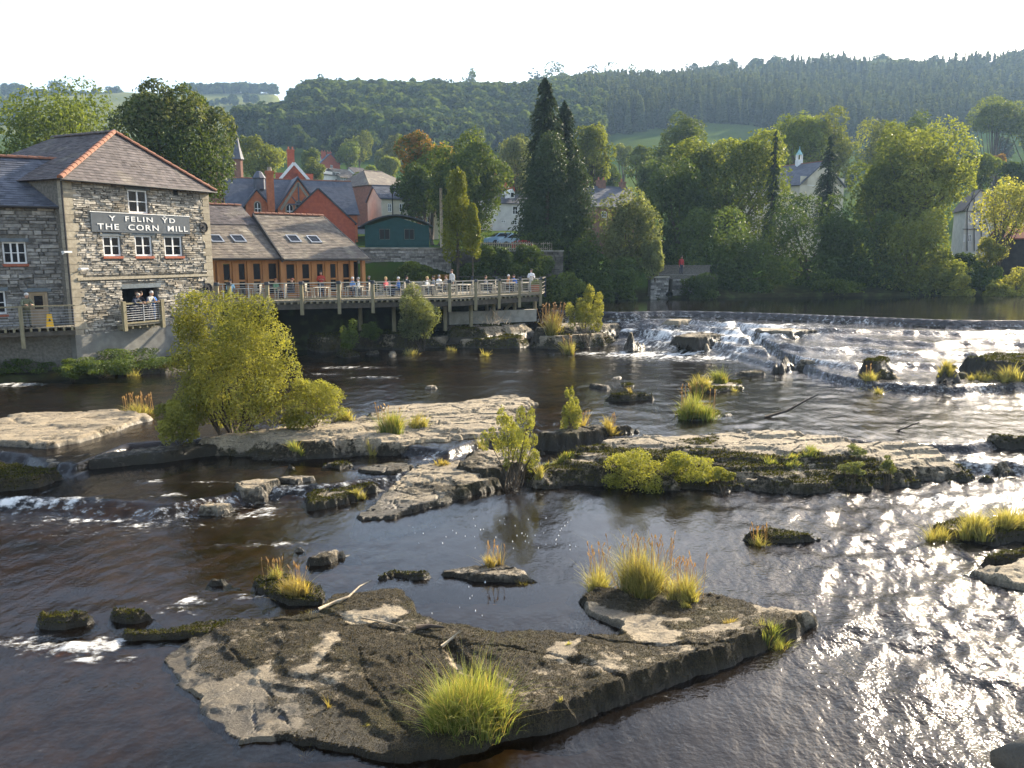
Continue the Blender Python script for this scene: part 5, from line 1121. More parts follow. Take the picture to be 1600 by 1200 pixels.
k = MB(); k.box(2, WW + .3, -1.62, -1.50, zwk + 1.02, zwk + 1.09); k.build('hand_rail', M['post'], wk)
for i in range(6): k = MB(); zz = zwk + .15 + i * .14; k.tube([(2, -1.54, zz), (WW + .3, -1.54, zz)], .01, 5); k.build('wire', M['steel'], wk)
k = MB(); k.box(2, WW, -.5, -.2, .0, zwk - .42); k.build('support_wall', M['mortar'], wk)
# folding wet floor sign on the walkway
sx = wf.hit(78, 505, -1.0)[0]; ws = empty('floor_sign', 'yellow folding wet floor sign standing on the walkway', 'sign', tuple(wf.world(sx, -1.05, zwk)), wf.rz)
for s_, nm in ((-1, 'front_panel'), (1, 'back_panel')):
    k = MB(); k.add([(-.17, s_ * .18, 0), (.17, s_ * .18, 0), (.11, s_ * .02, .62), (-.11, s_ * .02, .62), (-.17, s_ * .21, 0), (.17, s_ * .21, 0), (.11, s_ * .05, .62), (-.11, s_ * .05, .62)], [(0, 1, 2, 3), (7, 6, 5, 4), (0, 4, 5, 1), (1, 5, 6, 2), (2, 6, 7, 3), (3, 7, 4, 0)]); k.build(nm, M['yellow'], ws)
k = MB(); k.add([(-.06, -.165, .28), (.06, -.165, .28), (0, -.13, .42)], [(0, 1, 2)]); k.v = [(x, y - .035, z) for x, y, z in k.v]; k.build('warning_mark', M['iron'], ws)
# ------------------------------------------------------------------ the restaurant beside the mill
ra_ = np.array([-19.0, 50.5]); rd_ = np.array([.74, .67]) / np.hypot(.74, .67)
def on_line(u, off=0.0):
    o = ra_ + np.array([-rd_[1], rd_[0]]) * off; k = (u - 800) / F / math.cos(PITCH) ; k = (u - 800) / 1266.0; s = (k * o[1] - o[0]) / (rd_[0] - k * rd_[1]); return o + rd_ * s
DZ = 4.0
cf2 = Fr(on_line(441), on_line(576)); W2 = cf2.W
rest = cf2.root('restaurant', 'single storey restaurant with slate roofs and oak framed glass front beside the mill', 'building')
z2 = cf2.hit(510, 404, -.5)[1]; TR = 4.8
r0 = cf2.hit(396, 335, TR); r1 = cf2.hit(505, 337, TR); zr2 = (r0[1] + r1[1]) / 2
e_a, e_b = cf2.hit(443, 408, -.5)[0], cf2.hit(578, 405, -.5)[0]
q = [Vector((e_a, -.5, z2)), Vector((e_b, -.5, z2)), Vector((r1[0], TR, zr2)), Vector((r0[0], TR, zr2))]
mb = MB(); n_ = Vector((0, .25, -.22)); mb.add(q + [p - Vector((0, 0, .16)) for p in q] + [Vector((e_b, TR * 2, z2)), Vector((e_a, TR * 2, z2))], [(0, 1, 2, 3), (7, 6, 5, 4), (0, 4, 5, 1), (1, 5, 6, 2), (3, 7, 4, 0), (3, 2, 8, 9)]); mb.build('roof', M['slate_warm'], rest)
slope(rest, q, M['slate_warm']); ridge_tiles(rest, q[3] + Vector((0, 0, .05)), q[2] + Vector((0, 0, .05)), .13)
k = MB(); k.tube([q[0] + Vector((0, -.06, -.06)), q[1] + Vector((0, -.06, -.06))], .065, 6); k.build('gutter', M['gutter'], rest)
k = MB(); k.bar(q[0] + Vector((-.05, 0, -.10)), q[3] + Vector((-.05, 0, -.10)), .10, .30); k.build('barge_board', M['gutter'], rest)
k = MB(); k.bar(q[1] + Vector((.05, 0, -.08)), q[2] + Vector((.05, 0, -.08)), .08, .2); k.build('barge_board', M['gutter'], rest)
def skylight(u0, v0, u1, v1, fr_, z_e, zr_, T_, par):
    kk = (zr_ - z_e) / (T_ + .5)
    def at(u, v):       # on the slope plane
        lo, hi = -.5, T_
        for _ in range(30):
            m_ = (lo + hi) / 2; s_, z_ = fr_.hit(u, v, m_)
            if z_ > z_e + kk * (m_ + .5): lo = m_
            else: hi = m_
        return Vector((s_, m_, z_e + kk * (m_ + .5)))
    c = (at(u0, v1) + at(u1, v1) + at(u1, v0) + at(u0, v0)) / 4; n = Vector((0, -kk, 1)).normalized(); g = Vector((0, 1, kk)).normalized(); e = Vector((1, 0, 0))
    k = MB(); A_ = .42; B_ = .48
    for (a, b_, c_, d_) in ((-A_, A_, -B_, -B_ + .09), (-A_, A_, B_ - .09, B_), (-A_, -A_ + .08, -B_ + .09, B_ - .09), (A_ - .08, A_, -B_ + .09, B_ - .09)):
        k.add([c + e * x + g * y + n * h for h in (.0, .10) for (x, y) in ((a, c_), (b_, c_), (b_, d_), (a, d_))], [(3, 2, 1, 0), (4, 5, 6, 7), (0, 1, 5, 4), (1, 2, 6, 5), (2, 3, 7, 6), (3, 0, 4, 7)])
    w_ = k.build('skylight', M['steel'], par); k = MB(); k.add([c + e * x + g * y + n * .06 for (x, y) in ((-A_ + .07, -B_ + .08), (A_ - .07, -B_ + .08), (A_ - .07, B_ - .08), (-A_ + .07, B_ - .08))], [(0, 1, 2, 3)]); k.build('pane', M['glass'], w_)
skylight(451, 370, 466, 378, cf2, z2, zr2, TR, rest); skylight(483, 371, 498, 379, cf2, z2, zr2, TR, rest)
# lower left roof and the higher one behind it
OFF1 = .35
cf1 = Fr(on_line(322, OFF1), on_line(446, OFF1)); W1 = cf1.W
z1 = cf1.hit(380, 403, -.5)[1]; T1 = 3.6; zt1 = cf1.hit(360, 351, T1)[1]
inv = lambda p: np.array([(np.array(p[:2]) - cf2.O) @ cf2.ex, (np.array(p[:2]) - cf2.O) @ cf2.ey, p[2]])
L1 = lambda s, t, z: Vector(inv(cf1.world(s, t, z)))
q1 = [L1(-.3, -.5, z1), L1(W1 + .2, -.5, z1), L1(W1 + .2, T1, zt1), L1(-.3, T1, zt1)]
mb = MB(); mb.add(q1 + [p - Vector((0, 0, .15)) for p in q1], [(0, 1, 2, 3), (7, 6, 5, 4), (0, 4, 5, 1), (1, 5, 6, 2), (3, 7, 4, 0)]); mb.build('roof', M['slate_warm'], rest); slope(rest, q1, M['slate_warm'])
k = MB(); k.tube([q1[0] + Vector((0, -.06, -.06)), q1[1] + Vector((0, -.06, -.06))], .065, 6); k.build('gutter', M['gutter'], rest)
k = (zt1 - z1) / (T1 + .5)
def sky1(u0, v0, u1, v1):
    lo, hi = -.5, T1
    for _ in range(30):
        m_ = (lo + hi) / 2; s_, z_ = cf1.hit((u0 + u1) / 2, (v0 + v1) / 2, m_)
        if z_ > z1 + k * (m_ + .5): lo = m_
        else: hi = m_
    return L1(s_, m_, z1 + k * (m_ + .5))
for (a, b_, c_, d_) in ((329, 370, 345, 378), (364, 370, 380, 378)):
    c = sky1(a, b_, c_, d_); n = Vector((0, -k, 1)).normalized(); g = Vector((0, 1, k)).normalized(); e = Vector((1, 0, 0)); mb = MB()
    for (x0, x1, y0, y1) in ((-.42, .42, -.48, -.39), (-.42, .42, .39, .48), (-.42, -.34, -.39, .39), (.34, .42, -.39, .39)):
        mb.add([c + e * x + g * y + n * h for h in (.0, .10) for (x, y) in ((x0, y0), (x1, y0), (x1, y1), (x0, y1))], [(3, 2, 1, 0), (4, 5, 6, 7), (0, 1, 5, 4), (1, 2, 6, 5), (2, 3, 7, 6), (3, 0, 4, 7)])
    w_ = mb.build('skylight', M['steel'], rest); mb = MB(); mb.add([c + e * x + g * y + n * .06 for (x, y) in ((-.35, -.4), (.35, -.4), (.35, .4), (-.35, .4))], [(0, 1, 2, 3)]); mb.build('pane', M['glass'], w_)
zu0 = zt1 - .1; zu1 = cf1.hit(358, 321, T1 + 2.6)[1]; s1u = cf1.hit(392, 335, T1 + 1)[0]
q3 = [L1(-1.5, T1 - .1, zu0 + .12), L1(s1u, T1 - .1, zu0 + .12), L1(s1u, T1 + 2.6, zu1), L1(-1.5, T1 + 2.6, zu1)]
mb = MB(); mb.add(q3 + [p - Vector((0, 0, .15)) for p in q3], [(0, 1, 2, 3), (7, 6, 5, 4), (0, 4, 5, 1), (1, 5, 6, 2), (3, 7, 4, 0)]); mb.add([q3[1], q3[2], Vector((q3[2].x, q3[2].y, z2)), Vector((q3[1].x, q3[1].y, z2))], [(0, 1, 2, 3)]); mb.build('roof', M['slate'], rest); slope(rest, q3, M['slate']); ridge_tiles(rest, q3[3] + Vector((0, 0, .05)), q3[2] + Vector((0, 0, .05)), .12)
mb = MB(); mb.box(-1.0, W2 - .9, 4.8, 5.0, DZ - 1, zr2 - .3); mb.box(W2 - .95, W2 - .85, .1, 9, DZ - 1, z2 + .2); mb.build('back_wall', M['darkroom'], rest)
mb = MB(); mb.add([(W2 - .84, .1, DZ), (W2 - .84, 9.2, DZ), (W2 - .84, 9.2, z2 - .2), (W2 - .84, TR, zr2 - .35), (W2 - .84, .1, z2 - .1)], [(0, 1, 2, 3, 4)]); mb.build('gable_wall', M['stone_wing'], rest)
def bays(fr_, us, t, zt_, L=None):
    L = L or (lambda s, t_, z: Vector((s, t_, z)))
    for i, (ua, ub) in enumerate(zip(us[:-1], us[1:])):
        a = fr_.hit(ua, 425, t)[0]; b_ = fr_.hit(ub, 425, t)[0]
        o = Matrix.Translation(L(a, t, 0)); w_ = b_ - a
        k = MB(); k.box(-.16, .16, -.12, .14, DZ, zt_); k.v = [tuple(Vector(p) + L(a, t, 0)) for p in k.v]; k.build('oak_post', M['oak'], rest)
        k = MB(); f_ = .12
        for (x0, x1, z0_, z1_) in ((.17, w_ - .17, zt_ - .5, zt_ - .36), (.17, w_ - .17, DZ + 1.15, DZ + 1.27), (.17, w_ - .17, DZ, DZ + .3), (.17, .17 + f_, DZ + .3, zt_ - .5), (w_ - .17 - f_, w_ - .17, DZ + .3, zt_ - .5)): k.box(x0, x1, -.04, .07, z0_, z1_)
        k.v = [tuple(Vector(p) + L(a, t, 0)) for p in k.v]; w = k.build('oak_window', M['oak'], rest)
        for (z0_, z1_) in ((DZ + .32, DZ + 1.14), (DZ + 1.28, zt_ - .52)):
            k = MB(); k.box(.17 + f_ + .01, w_ - .17 - f_ - .01, .015, .03, z0_, z1_); k.v = [tuple(Vector(p) + L(a, t, 0)) for p in k.v]; k.build('pane', M['glass'], w)
    a = fr_.hit(us[0], 425, t)[0]; b_ = fr_.hit(us[-1], 425, t)[0]
    k = MB(); k.box(0, b_ - a + .2, -.10, .10, zt_ - .355, zt_ + .02); k.v = [tuple(Vector(p) + L(a, t, 0)) for p in k.v]; k.build('oak_beam', M['oak'], rest)
bays(cf2, [441, 466, 489, 510, 530, 553], .12, z2 + .12); bays(cf1, [331, 342, 366, 389, 413, 438], .12, z1 + .12, L1)
for u in (549, 567): s_ = cf2.hit(u, 425, .0)[0]; k = MB(); k.box(s_ - .13, s_ + .13, -.13, .13, DZ, z2 - .02); k.build('oak_post', M['oak'], rest)

# ------------------------------------------------------------------ the deck
fe = [(333, 49.6), (469, 51.5), (581, 53.2), (636, 54.0), (702, 54.3), (743, 55.8), (780, 57.5), (812, 59.0), (846, 60.5)]
FE = [np.array([(u - 800) / 1266.0 * d, d]) for u, d in fe]
BE = [np.array(P(852, 395, 64.5)[:2]), np.array(P(700, 395, 65.2)[:2]), np.array(P(590, 395, 65.5)[:2]), np.array([-16.5, 63.0]), np.array([-19.5, 52.0])]
deck = empty('timber_deck', 'long weathered timber terrace on posts above the river', 'deck', (FE[2][0], FE[2][1], DZ))
OO = Vector((FE[2][0], FE[2][1], DZ))
def D(p, z=0.0): return Vector((p[0], p[1], z + DZ)) - OO
poly = [D(p) for p in FE + BE]; k = MB(); n = len(poly)
k.add([p - Vector((0, 0, .02)) for p in poly] + [p - Vector((0, 0, .12)) for p in poly], [tuple(range(n)), tuple(range(2 * n - 1, n - 1, -1))] + [(i, (i + 1) % n, (i + 1) % n + n, i + n) for i in range(n)]); k.build('deck_floor', M['decking'], deck)
# boards laid on the floor
PD = np.array([(p.x, p.y) for p in poly]); k = MB(); yv = PD[:, 1].min()
while yv < PD[:, 1].max():
    xs = []
    for i in range(n):
        (x1, y1), (x2, y2) = PD[i], PD[(i + 1) % n]
        if (y1 <= yv + .07) != (y2 <= yv + .07): xs.append(x1 + (yv + .07 - y1) / (y2 - y1) * (x2 - x1))
    xs.sort()
    for a, b_ in zip(xs[::2], xs[1::2]):
        if b_ - a > .1: k.box(a, b_, yv, yv + .13, -.018, .012, tint=float(rng.random()))
    yv += .14
tag(k.build('deck_boards', M['decking'], deck), kind='stuff')
tot = 0
def along(us):
    out = []
    for u in us:
        for (ua, da), (ub, db), A_, B_ in zip(fe[:-1], fe[1:], FE[:-1], FE[1:]):
            if ua <= u <= ub: f_ = (u - ua) / (ub - ua); out.append(A_ + (B_ - A_) * f_); break
    return out
pu = [336, 355, 414, 469, 527, 581, 636, 702, 743, 780, 812, 845]; pp = along(pu)
for p in pp:
    c = D(p); k = MB(); k.box(c.x - .10, c.x + .10, c.y - .16, c.y + .04, -.95, 1.0); o = k.build('rail_post', M['post'], deck); k = MB(); k.box(c.x - .13, c.x + .13, c.y - .19, c.y + .07, 1.0, 1.2); k.build('post_cap', M['cap'], o)
for i, (a, b_) in enumerate(zip(pp[:-1], pp[1:])):
    A_, B_ = D(a), D(b_); dirn = (B_ - A_).normalized(); A2_, B2_ = A_ + dirn * .13, B_ - dirn * .13; yo = Vector((0, -.06, 0))
    k = MB(); k.bar(A2_ + yo + Vector((0, 0, 1.09)), B2_ + yo + Vector((0, 0, 1.09)), .14, .06); k.build('hand_rail', M['furniture'], deck)
    k = MB(); k.bar(A2_ + yo + Vector((0, 0, .10)), B2_ + yo + Vector((0, 0, .10)), .08, .08); k.build('bottom_rail', M['post'], deck)
    for j in range(6): k = MB(); h_ = .25 + j * .135; k.bar(A2_ + yo + Vector((0, 0, h_)), B2_ + yo + Vector((0, 0, h_)), .02, .03 if i > 5 else .018); k.build('rail_bar', M['furniture'] if i > 5 else M['steel'], deck)
    m_ = (A_ + B_) / 2 + yo; k = MB(); k.box(m_.x - .02, m_.x + .02, m_.y - .02, m_.y + .02, .14, 1.06); k.build('rail_stay', M['steel'], deck)
    k = MB(); k.bar(A_ + Vector((0, .12, -.42)), B_ + Vector((0, .12, -.42)), .12, .34); k.build('edge_beam', M['beam'], deck)
    L_ = (B_ - A_).length; nj = max(3, int(L_ / .36)); k = MB()
    for j in range(nj): c = A_.lerp(B_, (j + .5) / nj); k.box(c.x - .055, c.x + .055, c.y - .14, c.y + 1.6, -.24, -.125)
    tag(k.build('joist_ends', M['post'], deck), kind='stuff')
for (u, d_, v1) in ((560, 55.5, 520), (613, 55.5, 512), (634, 57, 505), (694, 56, 508), (735, 56.5, 503), (771, 58.5, 490), (804, 60, 490), (836, 61.5, 489), (600, 60, 510), (660, 60, 505), (700, 61, 500), (760, 62.5, 492)):
    p = P(u, 395, d_); c = D(p); zb_ = zat(v1, d_) - DZ - .4; k = MB(); k.tube([(c.x, c.y, zb_), (c.x, c.y, -.13)], .14, 10); k.build('support_post', M['post'], deck, True)
a = D(P(783, 395, 60.2), zat(492, 60.2) - DZ); b_ = D(P(806, 395, 60.2), zat(466, 60.2) - DZ); k = MB(); k.bar(a, b_, .2, .2); k.build('diagonal_brace', M['post'], deck)
# rear rail
bp = [BE[0] + (BE[1] - BE[0]) * f_ for f_ in (0, .25, .5, .75, 1)] + [BE[2]]
bp = [FE[-1]] + bp
for p in bp[1:]: c = D(p); k = MB(); k.box(c.x - .09, c.x + .09, c.y - .09, c.y + .09, -.5, 1.15); k.build('rail_post', M['cap'], deck)
for a, b_ in zip(bp[:-1], bp[1:]):
    for h_, w_ in ((1.09, .12), (.75, .04), (.45, .04), (.2, .04)): k = MB(); k.bar(D(a, h_), D(b_, h_), w_, .05); k.build('hand_rail' if h_ > 1 else 'rail_bar', M['beam'], deck)
# planter at the far corner
c = D(P(838, 395, 61.2)); k = MB(); pl = empty('planter', 'terracotta planter at the far corner of the deck', 'planter', tuple(c + OO + Vector((0, 0, .012)))); k.add([(-.32, -.32, 0), (.32, -.32, 0), (.32, .32, 0), (-.32, .32, 0), (-.4, -.4, .6), (.4, -.4, .6), (.4, .4, .6), (-.4, .4, .6)], [(3, 2, 1, 0), (4, 5, 6, 7), (0, 1, 5, 4), (1, 2, 6, 5), (2, 3, 7, 6), (3, 0, 4, 7)]); k.build('box', M['terracotta'], pl)
pos = rdir(rng, 260) * np.array([.36, .36, .22]) + np.array([0, 0, .72]); V, Q = leaf_arr(pos, rdir(rng, 260), .14, rng); link('plant', mesh_np('plant', V, Q, False, {'tint': np.repeat(rng.random(260), 4)}), M['fern'], pl)

# furniture
def mk_chair():
    t = empty('garden_chair', 'x', 'chair'); k = MB()
    for i in range(5): k.box(-.24, .24, -.24 + i * .096, -.24 + i * .096 + .08, .42, .45)
    k.build('seat', M['furniture'], t); k = MB()
    for i in range(6): x = -.2 + i * .08; k.box(x - .02, x + .02, .225, .245, .48, .90)
    k.box(-.25, .25, .215, .255, .90, .97); k.build('backrest', M['furniture'], t)
    for sx in (-1, 1):
        for sy, h_ in ((-1, .64), (1, .90)): k = MB(); k.box(sx * .23 - .025, sx * .23 + .025, sy * .23 - .025, sy * .23 + .025, 0, h_ if sy < 0 else .42); k.build('leg', M['furniture'], t)
        k = MB(); k.box(sx * .23 - .03, sx * .23 + .03, -.27, .21, .64, .67); k.build('arm_rest', M['furniture'], t)
    return t
def mk_table():
    t = empty('garden_table', 'x', 'table'); k = MB(); k.box(-.45, .45, -.45, .45, .70, .74); k.build('table_top', M['furniture'], t)
    for sx in (-1, 1):
        for sy in (-1, 1): k = MB(); k.box(sx * .36 - .03, sx * .36 + .03, sy * .36 - .03, sy * .36 + .03, 0, .70); k.build('leg', M['furniture'], t)
    return t
ch0 = mk_chair(); tb0 = mk_table(); uc = [0]; ut = [0]
def put(o0, used, p, z, rz, label, group):
    o = o0 if used[0] == 0 else copy_tree(o0); used[0] += 1; o.location = (p[0], p[1], z); o.rotation_euler = (0, 0, rz); o['label'] = label; o['group'] = group; return o
ZT = DZ + .013
TBL = [(420, 52.4), (500, 53.4), (553, 55.2), (610, 56.2), (640, 58.5), (668, 56.4), (690, 59.5), (724, 58.2), (760, 60.0), (795, 61.5), (820, 62.0), (585, 58.5), (650, 61.5), (380, 51.6)]
ORD = ['first', 'second', 'third', 'fourth', 'fifth', 'sixth', 'seventh', 'eighth', 'ninth', 'tenth', 'eleventh', 'twelfth', 'thirteenth', 'fourteenth']
TBLs = sorted(TBL)
for i, (u, d_) in enumerate(TBLs):
    p = P(u, 395, d_); put(tb0, ut, p, ZT, rng.uniform(-.3, .3), 'square pale wooden table on the deck, %s from the mill' % ORD[i], 'tables on the deck')
    for sx, sy, w_ in ((-1, 0, 'left'), (1, 0, 'right')): put(ch0, uc, (p[0] + sx * .78, p[1] + rng.uniform(-.1, .1)), ZT, sx * -math.pi / 2 + rng.uniform(-.25, .25), 'pale wooden armchair at the %s side of the %s deck table from the mill' % (w_, ORD[i]), 'chairs on the deck')

# ------------------------------------------------------------------ people
def person_mesh(pose, key):
    J = {}
    def s(**k): J.update(k)
    lean = {'lean': .30, 'bend': .55}.get(pose, 0.03)
    if pose == 'sit': pz, py = .50, .0
    else: pz, py = .93, .0
    up = lambda h, extra=0: Vector((0, py - math.sin(lean) * h, pz + math.cos(lean) * h))
    J['pelvis'] = up(0); J['waist'] = up(.18); J['chest'] = up(.38); J['neck0'] = up(.50); J['neck1'] = up(.57); J['head0'] = up(.64) + Vector((0, -.02, 0)); J['head1'] = up(.74) + Vector((0, -.02, 0)); J['head2'] = up(.80) + Vector((0, -.01, 0)); J['nose'] = up(.68) + Vector((0, -.125, 0))
    E = [('pelvis', 'waist'), ('waist', 'chest'), ('chest', 'neck0'), ('neck0', 'neck1'), ('neck1', 'head0'), ('head0', 'head1'), ('head1', 'head2'), ('head0', 'nose')]
    R = dict(pelvis=.15, waist=.135, chest=.155, neck0=.075, neck1=.055, head0=.085, head1=.10, head2=.07, nose=.018)
    for sx, sd_ in ((-1, 'l'), (1, 'r')):
        sh = up(.45) + Vector((sx * .19, 0, 0)); J['sh' + sd_] = sh
        if pose in ('lean', 'bend'): el = sh + Vector((sx * .07, -.16, -.24)); wr_ = el + Vector((-sx * .10, -.20, .03))
        elif pose == 'sit': el = sh + Vector((sx * .06, -.06, -.27)); wr_ = el + Vector((-sx * .06, -.24, .06))
        elif pose == 'arms': el = sh + Vector((sx * .08, -.05, -.27)); wr_ = el + Vector((-sx * .16, -.18, .08))
        else: el = sh + Vector((sx * .06, .02, -.28)); wr_ = el + Vector((sx * .0, -.07, -.25))
        J['el' + sd_] = el; J['wr' + sd_] = wr_; dh = (wr_ - el).normalized(); pm_ = wr_ + dh * .07; J['palm' + sd_] = pm_
        E += [('chest', 'sh' + sd_), ('sh' + sd_, 'el' + sd_), ('el' + sd_, 'wr' + sd_), ('wr' + sd_, 'palm' + sd_)]; R.update({'sh' + sd_: .075, 'el' + sd_: .05, 'wr' + sd_: .033, 'palm' + sd_: .04})
        side = dh.cross(Vector((0, 0, 1))).normalized() if abs(dh.z) < .9 else Vector((0, 1, 0)); curl = Vector((0, 0, -1)) if abs(dh.z) < .9 else Vector((-sx, 0, 0))
        for fi, (of, ln_) in enumerate(((-.03, .065), (-.01, .078), (.01, .072), (.03, .055))):
            b0_ = pm_ + side * of + dh * .03; b1_ = b0_ + dh * ln_ * .6 + curl * .012; b2_ = b1_ + dh * ln_ * .35 + curl * .03; nm = 'f%d%s' % (fi, sd_); J[nm + 'a'] = b0_; J[nm + 'b'] = b1_; J[nm + 'c'] = b2_; E += [('palm' + sd_, nm + 'a'), (nm + 'a', nm + 'b'), (nm + 'b', nm + 'c')]; R.update({nm + 'a': .011, nm + 'b': .009, nm + 'c': .007})
        t0_ = wr_ + dh * .03 - side * sx * .035; J['t' + sd_] = t0_; J['tb' + sd_] = t0_ + dh * .05 - side * sx * .02; E += [('wr' + sd_, 't' + sd_), ('t' + sd_, 'tb' + sd_)]; R.update({'t' + sd_: .012, 'tb' + sd_: .009})
        hp = J['pelvis'] + Vector((sx * .10, 0, -.06)); J['hip' + sd_] = hp
        if pose == 'sit': kn = hp + Vector((sx * .04, -.42, .04)); an = kn + Vector((0, .04, -.40))
        else: kn = hp + Vector((sx * .01, -.03, -.41)); an = hp + Vector((sx * .02, .02, -.80))
        an.z = .075 if pose != 'sit' else .075
        J['kn' + sd_] = kn; J['an' + sd_] = an; J['toe' + sd_] = an + Vector((sx * .02, -.17, -.035))
        E += [('pelvis', 'hip' + sd_), ('hip' + sd_, 'kn' + sd_), ('kn' + sd_, 'an' + sd_), ('an' + sd_, 'toe' + sd_)]; R.update({'hip' + sd_: .105, 'kn' + sd_: .07, 'an' + sd_: .05, 'toe' + sd_: .04})
    names = list(J); ix = {n_: i for i, n_ in enumerate(names)}
    me = bpy.data.meshes.new('sk'); me.from_pydata([tuple(J[n_]) for n_ in names], [(ix[a], ix[b_]) for a, b_ in E], [])
    o = bpy.data.objects.new('sk', me); COL.objects.link(o); md = o.modifiers.new('skin', 'SKIN'); md.use_smooth_shade = True; o.modifiers.new('sub', 'SUBSURF').levels = 1
    for i, n_ in enumerate(names): sv = me.skin_vertices[0].data[i]; sv.radius = (R[n_], R[n_] * (.72 if n_ in ('chest', 'waist', 'pelvis') else 1)); sv.use_root = (n_ == 'pelvis')
    dg = bpy.context.evaluated_depsgraph_get(); res = bpy.data.meshes.new_from_object(o.evaluated_get(dg)); bpy.data.objects.remove(o)
    res.name = key; cat_ = lambda a, b_: 0 if (a.startswith(('head', 'neck1', 'palm', 'wr', 'f', 't')) or b_.startswith(('head', 'palm', 'nose'))) else 3 if b_.startswith('toe') else 2 if (b_.startswith(('kn', 'an', 'hip'))) else 1
    segs = [(np.array(J[a]), np.array(J[b_]), cat_(a, b_)) for a, b_ in E]
    for m_ in range(4): res.materials.append(None)
    n_ = len(res.polygons); c = np.zeros(n_ * 3); res.polygons.foreach_get('center', c); c = c.reshape(-1, 3); best = np.full(n_, 9.); mi = np.zeros(n_, np.int32)
    for a, b_, m_ in segs:
        e = b_ - a; t = np.clip(((c - a) @ e) / (e @ e), 0, 1); d = np.linalg.norm(c - a - t[:, None] * e, axis=1); cl = d < best; best = np.where(cl, d, best); mi = np.where(cl, m_, mi)
    res.polygons.foreach_set('material_index', mi); res.polygons.foreach_set('use_smooth', np.full(n_, True)); res.update()
    return res, J['head1'].copy()
PM = {}
CM = {}
def cm(name, c):
    if name not in CM: CM[name] = pm(name, c, tuple(x * .85 for x in c), 9, .85)
    return CM[name]
SKIN = (.50, .30, .21)
def person(label, p, z, rz, pose, shirt, trousers=(.05, .055, .08), hair=(.06, .045, .035), scale=1.0, group=None):
    if pose not in PM: PM[pose] = person_mesh(pose, 'body_' + pose)
    me, hd = PM[pose]; t = empty('person', label, 'person', (p[0], p[1], z), rz, group)
    o = bpy.data.objects.new('body', me); COL.objects.link(o); o.parent = t; t.scale = (scale,) * 3
    for i, m_ in enumerate((cm('skin', SKIN), cm('shirt_%.2f_%.2f_%.2f' % shirt, shirt), cm('cloth_%.2f_%.2f_%.2f' % trousers, trousers), cm('shoes', (.03, .025, .02)))): o.material_slots[i].link = 'OBJECT'; o.material_slots[i].material = m_
    k = MB(); pr_ = [(.002, .125)]
    k.lathe([(.098, -.03), (.106, .02), (.094, .07), (.055, .102), (.01, .112)], tuple(hd + Vector((0, .018, .0))), 10); k.build('hair', cm('hair_%.2f_%.2f' % hair[:2], hair), t, True)
    return t
WHITEH = (.62, .60, .56); GREYH = (.30, .29, .28)
def deckp(label, u, d_, pose, rz, shirt, **kw): person(label, P(u, 395, d_), ZT - (.0 if pose != 'sit' else -.0), rz, pose, shirt, **kw)
dp = [('seated person in light blue nearest the mill', 357, 51.2, 'sit', 0.5, (.35, .60, .72), {}), ('seated person with auburn hair behind the big bush', 428, 52.6, 'sit', 1.2, (.10, .22, .12), {'hair': (.22, .09, .04)}), ('seated person in black at the oak front', 455, 53.0, 'sit', -1.2, (.05, .05, .06), {'hair': (.22, .08, .05)}),
 ('standing waiter in red before the oak front', 500, 55.3, 'arms', .3, (.45, .07, .05), {}), ('seated person in bright blue by the oak corner post', 549, 55.9, 'sit', 1.0, (.09, .22, .50), {'hair': WHITEH}), ('seated person in pale shirt by the oak corner post', 559, 55.0, 'sit', -1.4, (.70, .70, .70), {'hair': GREYH}), ('seated man in navy with grey hair right of the oak post', 576, 58.6, 'sit', -1.0, (.04, .05, .09), {'hair': GREYH}),
 ('seated blonde woman in red and white', 601, 56.4, 'sit', 1.2, (.55, .10, .11), {'hair': (.50, .36, .16)}), ('seated person in royal blue', 622, 56.0, 'sit', -1.2, (.06, .17, .45), {'hair': WHITEH}), ('seated person in white left of the deck bush', 634, 58.7, 'sit', 1.4, (.72, .72, .70), {}), ('seated blonde person in white right of the deck bush', 666, 57.0, 'sit', 1.3, (.70, .69, .66), {'hair': (.5, .36, .16)}), ('seated dark haired person in grey right of the deck bush', 677, 58.4, 'sit', -1.2, (.22, .24, .28), {}),
 ('seated man in white shirt at the back rail', 685, 61.0, 'sit', .8, (.75, .74, .72), {'hair': GREYH}), ('seated woman in beige at the back rail', 697, 61.3, 'sit', -.9, (.42, .34, .27), {'hair': (.20, .12, .07)}), ('standing man in pale grey shirt on the deck', 706, 60.0, 'stand', -.8, (.58, .60, .60), {'trousers': (.16, .15, .13), 'hair': (.16, .10, .07)}), ('seated person in dark top near the middle posts', 758, 60.2, 'sit', 1.3, (.10, .10, .12), {}), ('seated person in blue near the deck end', 803, 62.2, 'sit', -.3, (.06, .16, .50), {}), ('seated person in orange near the deck end', 794, 62.0, 'sit', 1.0, (.50, .25, .12), {'hair': WHITEH}), ('standing person in white at the end of the deck', 830, 61.6, 'arms', .2, (.74, .73, .72), {'trousers': (.40, .36, .30)})]
for (lb, u, d_, ps, rz_, sh_, kw) in dp: deckp(lb, u, d_, ps, rz_, sh_, **kw)
